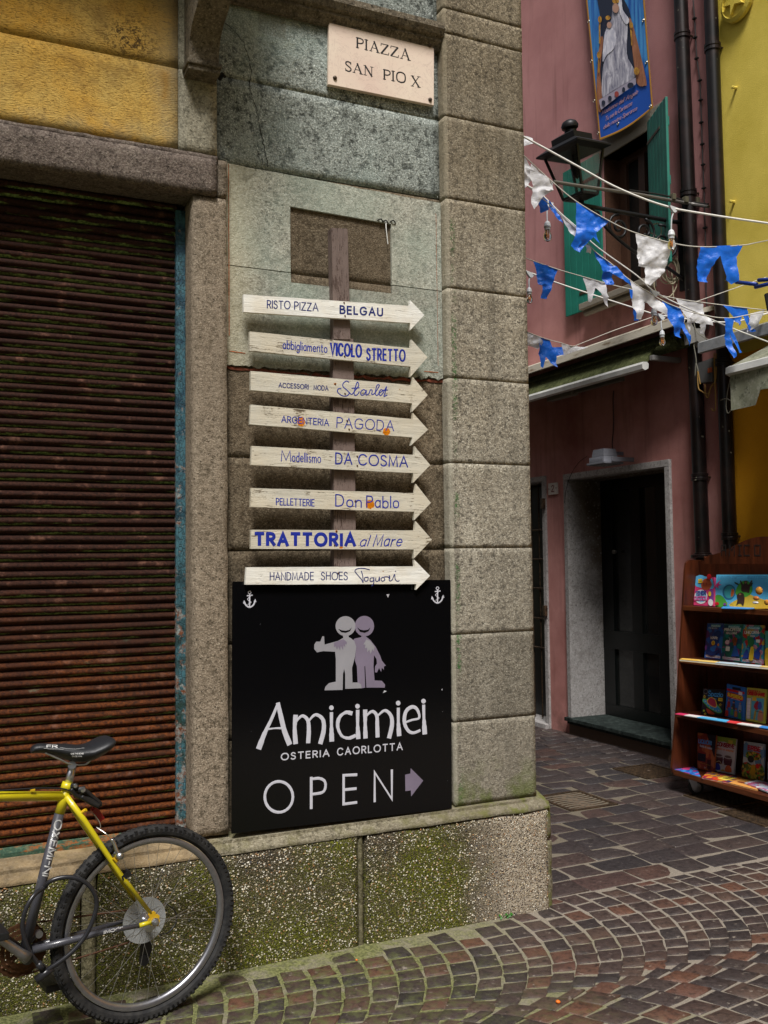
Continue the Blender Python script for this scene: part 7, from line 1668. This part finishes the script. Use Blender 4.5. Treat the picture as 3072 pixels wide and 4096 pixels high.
hc = [(.18, .50, (.35, .03, .03), .05), (.45, .46, (.05, .04, .06), .06), (.80, .46, (.20, .30, .42), .05), (.12, .22, (.45, .03, .02), .05), (.40, .28, (.04, .25, .10), .05), (.62, .25, (.40, .16, .04), .05), (.83, .22, (.03, .24, .08), .05)]
for x, y, c, r in hc:
    b.poly(c, [(x-.09, y-.20), (x-.07, y-.02), (x+.07, y-.02), (x+.09, y-.20)], sm=1).ell((.40, .20, .12), x, y+.03, r, .035, 10).poly(tuple(q*.5 for q in c), [(x-r, y+.035), (x-r*.8, y+.075), (x+r*.8, y+.075), (x+r, y+.035)])
b = Bk('yellow-green drawing manual reading Imparare a DISEGNARE', (706, 1440), (845, 1466), (716, 1198), (862, 1212), z2_, cm((.50, .48, .06)), .012, .13)
b.rect((.10, .42, .55), .26, .06, .90, .72).rect(WH, .04, .06, .22, .68).txt(R_, 'Imparare a', .08, .90, .68, .90, .055, .0035).txt(R_, 'DISEGNARE', .06, .79, .92, .79, .085, .0068).rect(Y_, .30, .62, .52, .73)
b.poly((.35, .03, .05), [(.4, .45), (.5, .6), (.62, .62), (.68, .45), (.55, .35)], sm=3).poly((.05, .10, .40), [(.6, .45), (.66, .6), (.78, .6), (.82, .45), (.72, .38)], sm=3).poly((.45, .35, .05), [(.42, .02), (.45, .3), (.55, .35), (.52, .1)], sm=2).poly((.50, .22, .14), [(.66, .06), (.64, .2), (.70, .36), (.86, .34), (.92, .2), (.90, .06)], sm=2).line(DK, [(.5, .33), (.92, .30)], .003, 0)
for i in range(5): b.line((.3, .3, .3), [(.04, .16+i*.11), (.22, .16+i*.11)], .001, 0)
b = Bk('red comic book cut by the right edge on the third shelf', (862, 1460), (900, 1466), (872, 1215), (905, 1220), z2_, cm((.30, .03, .03)), .012); b.rect((.02, .05, .3), .1, .6, 1, .95)
# bottom shelf
b = Bk('dark red cookbook reading LIQUORI fatti in casa', (348, 1795), (470, 1822), (352, 1530), (488, 1552), z1_, patch('red_dark_print', [(.28, .04, .02), (.36, .08, .03), (.20, .03, .015), (.40, .12, .04)], 26), .014, .12)
b.poly(DK, [(.5, 1), (.68, .75), (.92, .45), (1, .4), (1, 1)]).poly((.48, .13, .04), [(.42, .68), (.62, .66), (.66, .4), (.5, .35)], sm=2).rect(DK, .02, .22, .5, .48).poly((.25, .03, .02), [(.02, .48), (.2, .52), (.52, .47), (.5, .44), (.05, .44)]).txt((.10, .28, .60), 'LIQUORI', .08, .72, .78, .72, .10, .006).txt((.50, .55, .60), 'fatti in casa', .16, .62, .82, .60, .06, .003).rect((.05, .01, .01), .6, .05, .82, .30).line(Y_, [(.15, .18), (.45, .17), (.8, .15)], .0012, 0).txt(WH, 'D', .45, .05, .52, .05, .03, .002)
b = Bk('white and green cookbook reading CONSERVE dolci e salate', (478, 1812), (618, 1842), (492, 1556), (636, 1578), z1_, cm((.46, .46, .52)), .014, .12)
b.poly((.20, .30, .04), [(0, 1), (0, .84), (.4, .87), (1, .80), (1, 1)]).rect((.48, .40, .05), .62, .84, .84, .94).txt((.25, .02, .03), 'CONSERVE', .03, .73, .92, .73, .10, .0075).txt((.60, .20, .03), 'dolci e salate', .06, .63, .90, .62, .06, .0032)
for x in (.18, .66): b.ell((.10, .04, .05), x, .36, .23, .13).poly((.06, .015, .025), [(x-.22, .36), (x-.2, .22), (x+.2, .22), (x+.22, .36)], sm=1).ell((.38, .38, .40), x, .46, .22, .055).ell((.12, .08, .09), x, .465, .17, .035)
b.poly((.03, .04, .30), [(.02, .05), (.05, .22), (.25, .2), (.3, .06)], sm=2).poly((.50, .10, .03), [(.55, .04), (.6, .2), (.8, .22), (.9, .06)], sm=2).line((.6, .5, .3), [(.05, .25), (.25, .3), (.4, .2), (.5, .26)], .003).poly((.5, .3, .05), [(.3, .03), (.45, .1), (.6, .04)])
b = Bk('green-blue herb book reading ERBE beside the white cookbook', (680, 1850), (832, 1885), (694, 1594), (846, 1616), z1_, patch('sky_print', [(.12, .25, .45), (.35, .42, .50), (.10, .22, .40), (.45, .50, .55)], 14), .014, .12)
hb = patch('herb_print', [(.08, .12, .02), (.35, .25, .02), (.03, .06, .015), (.45, .03, .02), (.50, .35, .05), (.10, .25, .03)], 70)
b.poly(hb, [(0, .0), (.0, .35), (.1, .4), (.25, .42), (.5, .35), (.8, .45), (1, .35), (1, 0)], sm=2).poly(hb, [(.12, .6), (.2, .72), (.5, .74), (.8, .72), (.88, .62), (.7, .52), (.3, .5)], sm=3).ell((.015, .015, .02), .38, .52, .16, .10).ell(R_, .72, .36, .10, .07).poly((.55, .30, .02), [(.4, .1), (.45, .36), (.6, .36), (.62, .1)], sm=2).txt((.40, .02, .04), 'ERBE', .22, .78, .82, .78, .11, .008).rect((.6, .6, .65), .74, .84, .94, .94)
b = Bk('pale book edge cut by the frame on the bottom shelf', (866, 1880), (900, 1885), (868, 1640), (905, 1645), z1_, cm((.5, .5, .5)), .012)
# books lying flat on the shelves
def lying(label, pts, z, col, th, extra=()):
    q = [on(*Z6(*p), 2, z+th) for p in pts]; c = sum(q, Vector())/4
    t = thing('book', label, 'book', (c.x, c.y, z), 'books lying flat on the bookcase shelves'); bm = nb(); prism(bm, q, (0, 0, -.0015)); mk('cover', bm, col, t)
    bm = nb(); prism(bm, [p.lerp(c, .02)-Vector((0, 0, .0016)) for p in q], (0, 0, -(th-.0034))); mk('pages', bm, paper(), t); bm = nb(); prism(bm, [p-Vector((0, 0, th-.0016)) for p in q], (0, 0, -.0015)); mk('back_cover', bm, col, t)
    for c_, pp_ in extra:
        bm = nb(); V = [on(*Z6(*p), 2, z+th+.0008) for p in pp_]; W = [bm.verts.new(p) for p in V]
        for tt in tessellate_polygon([V]):
            try: bm.faces.new([W[i] for i in tt])
            except ValueError: pass
        mk('print', bm, cm(c_), t)
zl = SZ[0]+.001
lying('blue magazine lying at the left end of the bottom shelf', [(178, 1800), (375, 1858), (345, 1795), (300, 1768)], zl, patch('blue_mag', [(.02, .12, .50), (.05, .25, .65), (.45, .05, .25), (.03, .10, .40)], 40), .008, [((.65, .05, .20), [(230, 1800), (290, 1806), (300, 1784), (262, 1782)])])
lying('dark red and orange book lying below the LIQUORI book', [(380, 1862), (585, 1898), (680, 1862), (430, 1812)], zl, patch('fire_print', [(.30, .02, .06), (.60, .06, .02), (.04, .03, .12), (.65, .30, .03)], 34), .009, [((.72, .55, .08), [(498, 1868), (560, 1884), (640, 1866), (560, 1850)]), (DK, [(530, 1866), (570, 1874), (622, 1862), (560, 1856)])])
lying('orange book lying below the ERBE book', [(575, 1898), (790, 1952), (860, 1905), (672, 1868)], zl, cm((.66, .30, .07)), .008, [((.25, .05, .02), [(640, 1895), (700, 1908), (712, 1900), (655, 1888)])])
lying('pale blue magazine lying at the right end of the bottom shelf', [(695, 1900), (870, 1965), (960, 1925), (790, 1878)], zl+.0085, patch('pale_mag', [(.45, .50, .60), (.60, .62, .68), (.25, .35, .55), (.45, .10, .20)], 30), .008)
zl = SZ[1]+.004
for i, (a, b_, c) in enumerate(((182, 380, (.62, .03, .12)), (250, 470, (.70, .68, .66)), (345, 560, (.08, .40, .70)), (420, 640, (.70, .03, .05)), (545, 730, (.66, .05, .05)), (640, 800, (.68, .66, .64)), (700, 880, (.50, .50, .05)), (730, 900, (.04, .22, .60)))):
    ya = lambda x, o=0: 1388+(x-180)*.158+o
    lying(['pink', 'white', 'light blue', 'bright red', 'scarlet', 'pale', 'olive yellow', 'deep blue'][i]+' thin booklet lying along the front of the third shelf', [(a, ya(a, 3)), (b_, ya(b_, 3)), (b_+25, ya(b_+25, -14)), (a+40, ya(a+40, -10))], zl+.0035*(i % 3), cm(c), .0045)
zl = SZ[2]+.004
for i, (a, b_, c, n_) in enumerate(((215, 350, (.70, .42, .08), 'amber booklet at the left end of the second shelf front'), (340, 500, (.72, .50, .14), 'golden booklet beside the amber one on the second shelf front'), (480, 640, (.45, .55, .62), 'pale blue booklet lying in the middle of the second shelf front'), (630, 810, (.55, .58, .62), 'light grey booklet lying right of the pale blue one'), (805, 920, (.70, .48, .16), 'yellow ochre booklet at the right edge of the second shelf front'))):
    ya = lambda x, o=0: 985+(x-215)*.093+o
    lying(n_, [(a, ya(a, 5)), (b_, ya(b_, 5)), (b_+16, ya(b_+16, -8)), (a+25, ya(a+25, -6))], zl, cm(c), .012)
zl = SZ[3]+.004
lying('blue booklet lying in front of the jungle picture book', [(525, 612), (775, 618), (760, 604), (540, 600)], zl, cm((.05, .25, .60)), .004)
# ================================================================== small things on the ground
k = N('leaf_green', .5, .4); m_leafw = k.col(k.mix(k.rnd(), (.02, .15, .01), (.04, .21, .02)))
W0 = on(2018, 3665, 2, .01); W0.y = min(W0.y, -.012)
WD = thing('weed', 'small bright green weed growing at the foot of the pebble plinth', 'weed', tuple(W0))
for i in range(11):
    a = random.uniform(0, 6.28); L = random.uniform(.006, .034); c = W0+Vector((random.uniform(-.035, .035), random.uniform(-.012, .004), random.uniform(.0, .016))); r = random.uniform(.0045, .0075)
    u = Vector((math.cos(a), math.sin(a)*.5, .3)).normalized(); v = u.cross(Vector((0, -.7, .7))).normalized()
    bm = nb(); q = [c+u*x*r+v*y*r+Vector((0, 0, .003*math.sin(x))) for x, y in ((-1, 0), (-.5, .6), (.4, .8), (1, .3), (.8, 0), (1, -.3), (.4, -.8), (-.5, -.6))]; prism(bm, q, (0, .0006, -.0006)); mk('leaf', bm, m_leafw, WD)
bm = nb(); 
for i in range(4): tube(bm, smoothpath([W0+Vector((0, .01, -.01)), W0+Vector((random.uniform(-.02, .02), -.003, .008)), W0+Vector((random.uniform(-.03, .03), -.006, .014))]), .0009, 4)
mk('stem', bm, m_leafw, WD)
m_or = flat('orange_peel', (.70, .16, .015), .5, bump=.4)
for (x, y, s, lab) in ((2232, 4007, .009, 'small orange scrap with a dark end lying on the cobbles at the bottom'), (1426, 3840, .005, 'small orange crumb on the mossy mortar below the plinth')):
    p = on(x, y, 2, .012); bm = nb(); g_ = bmesh.ops.create_icosphere(bm, subdivisions=2, radius=s)
    for v in g_['verts']: v.co = Vector((v.co.x, v.co.y*.9, v.co.z*.7))*(1+.25*noise.noise(v.co*90))+p
    o = mk('litter_scrap', bm, m_or, smooth=True); tag(o, lab, 'litter')
for (x, y) in ((3*0+2810, 3330), (2395, 3180), (2400, 3183), (2680, 3060)):
    pass
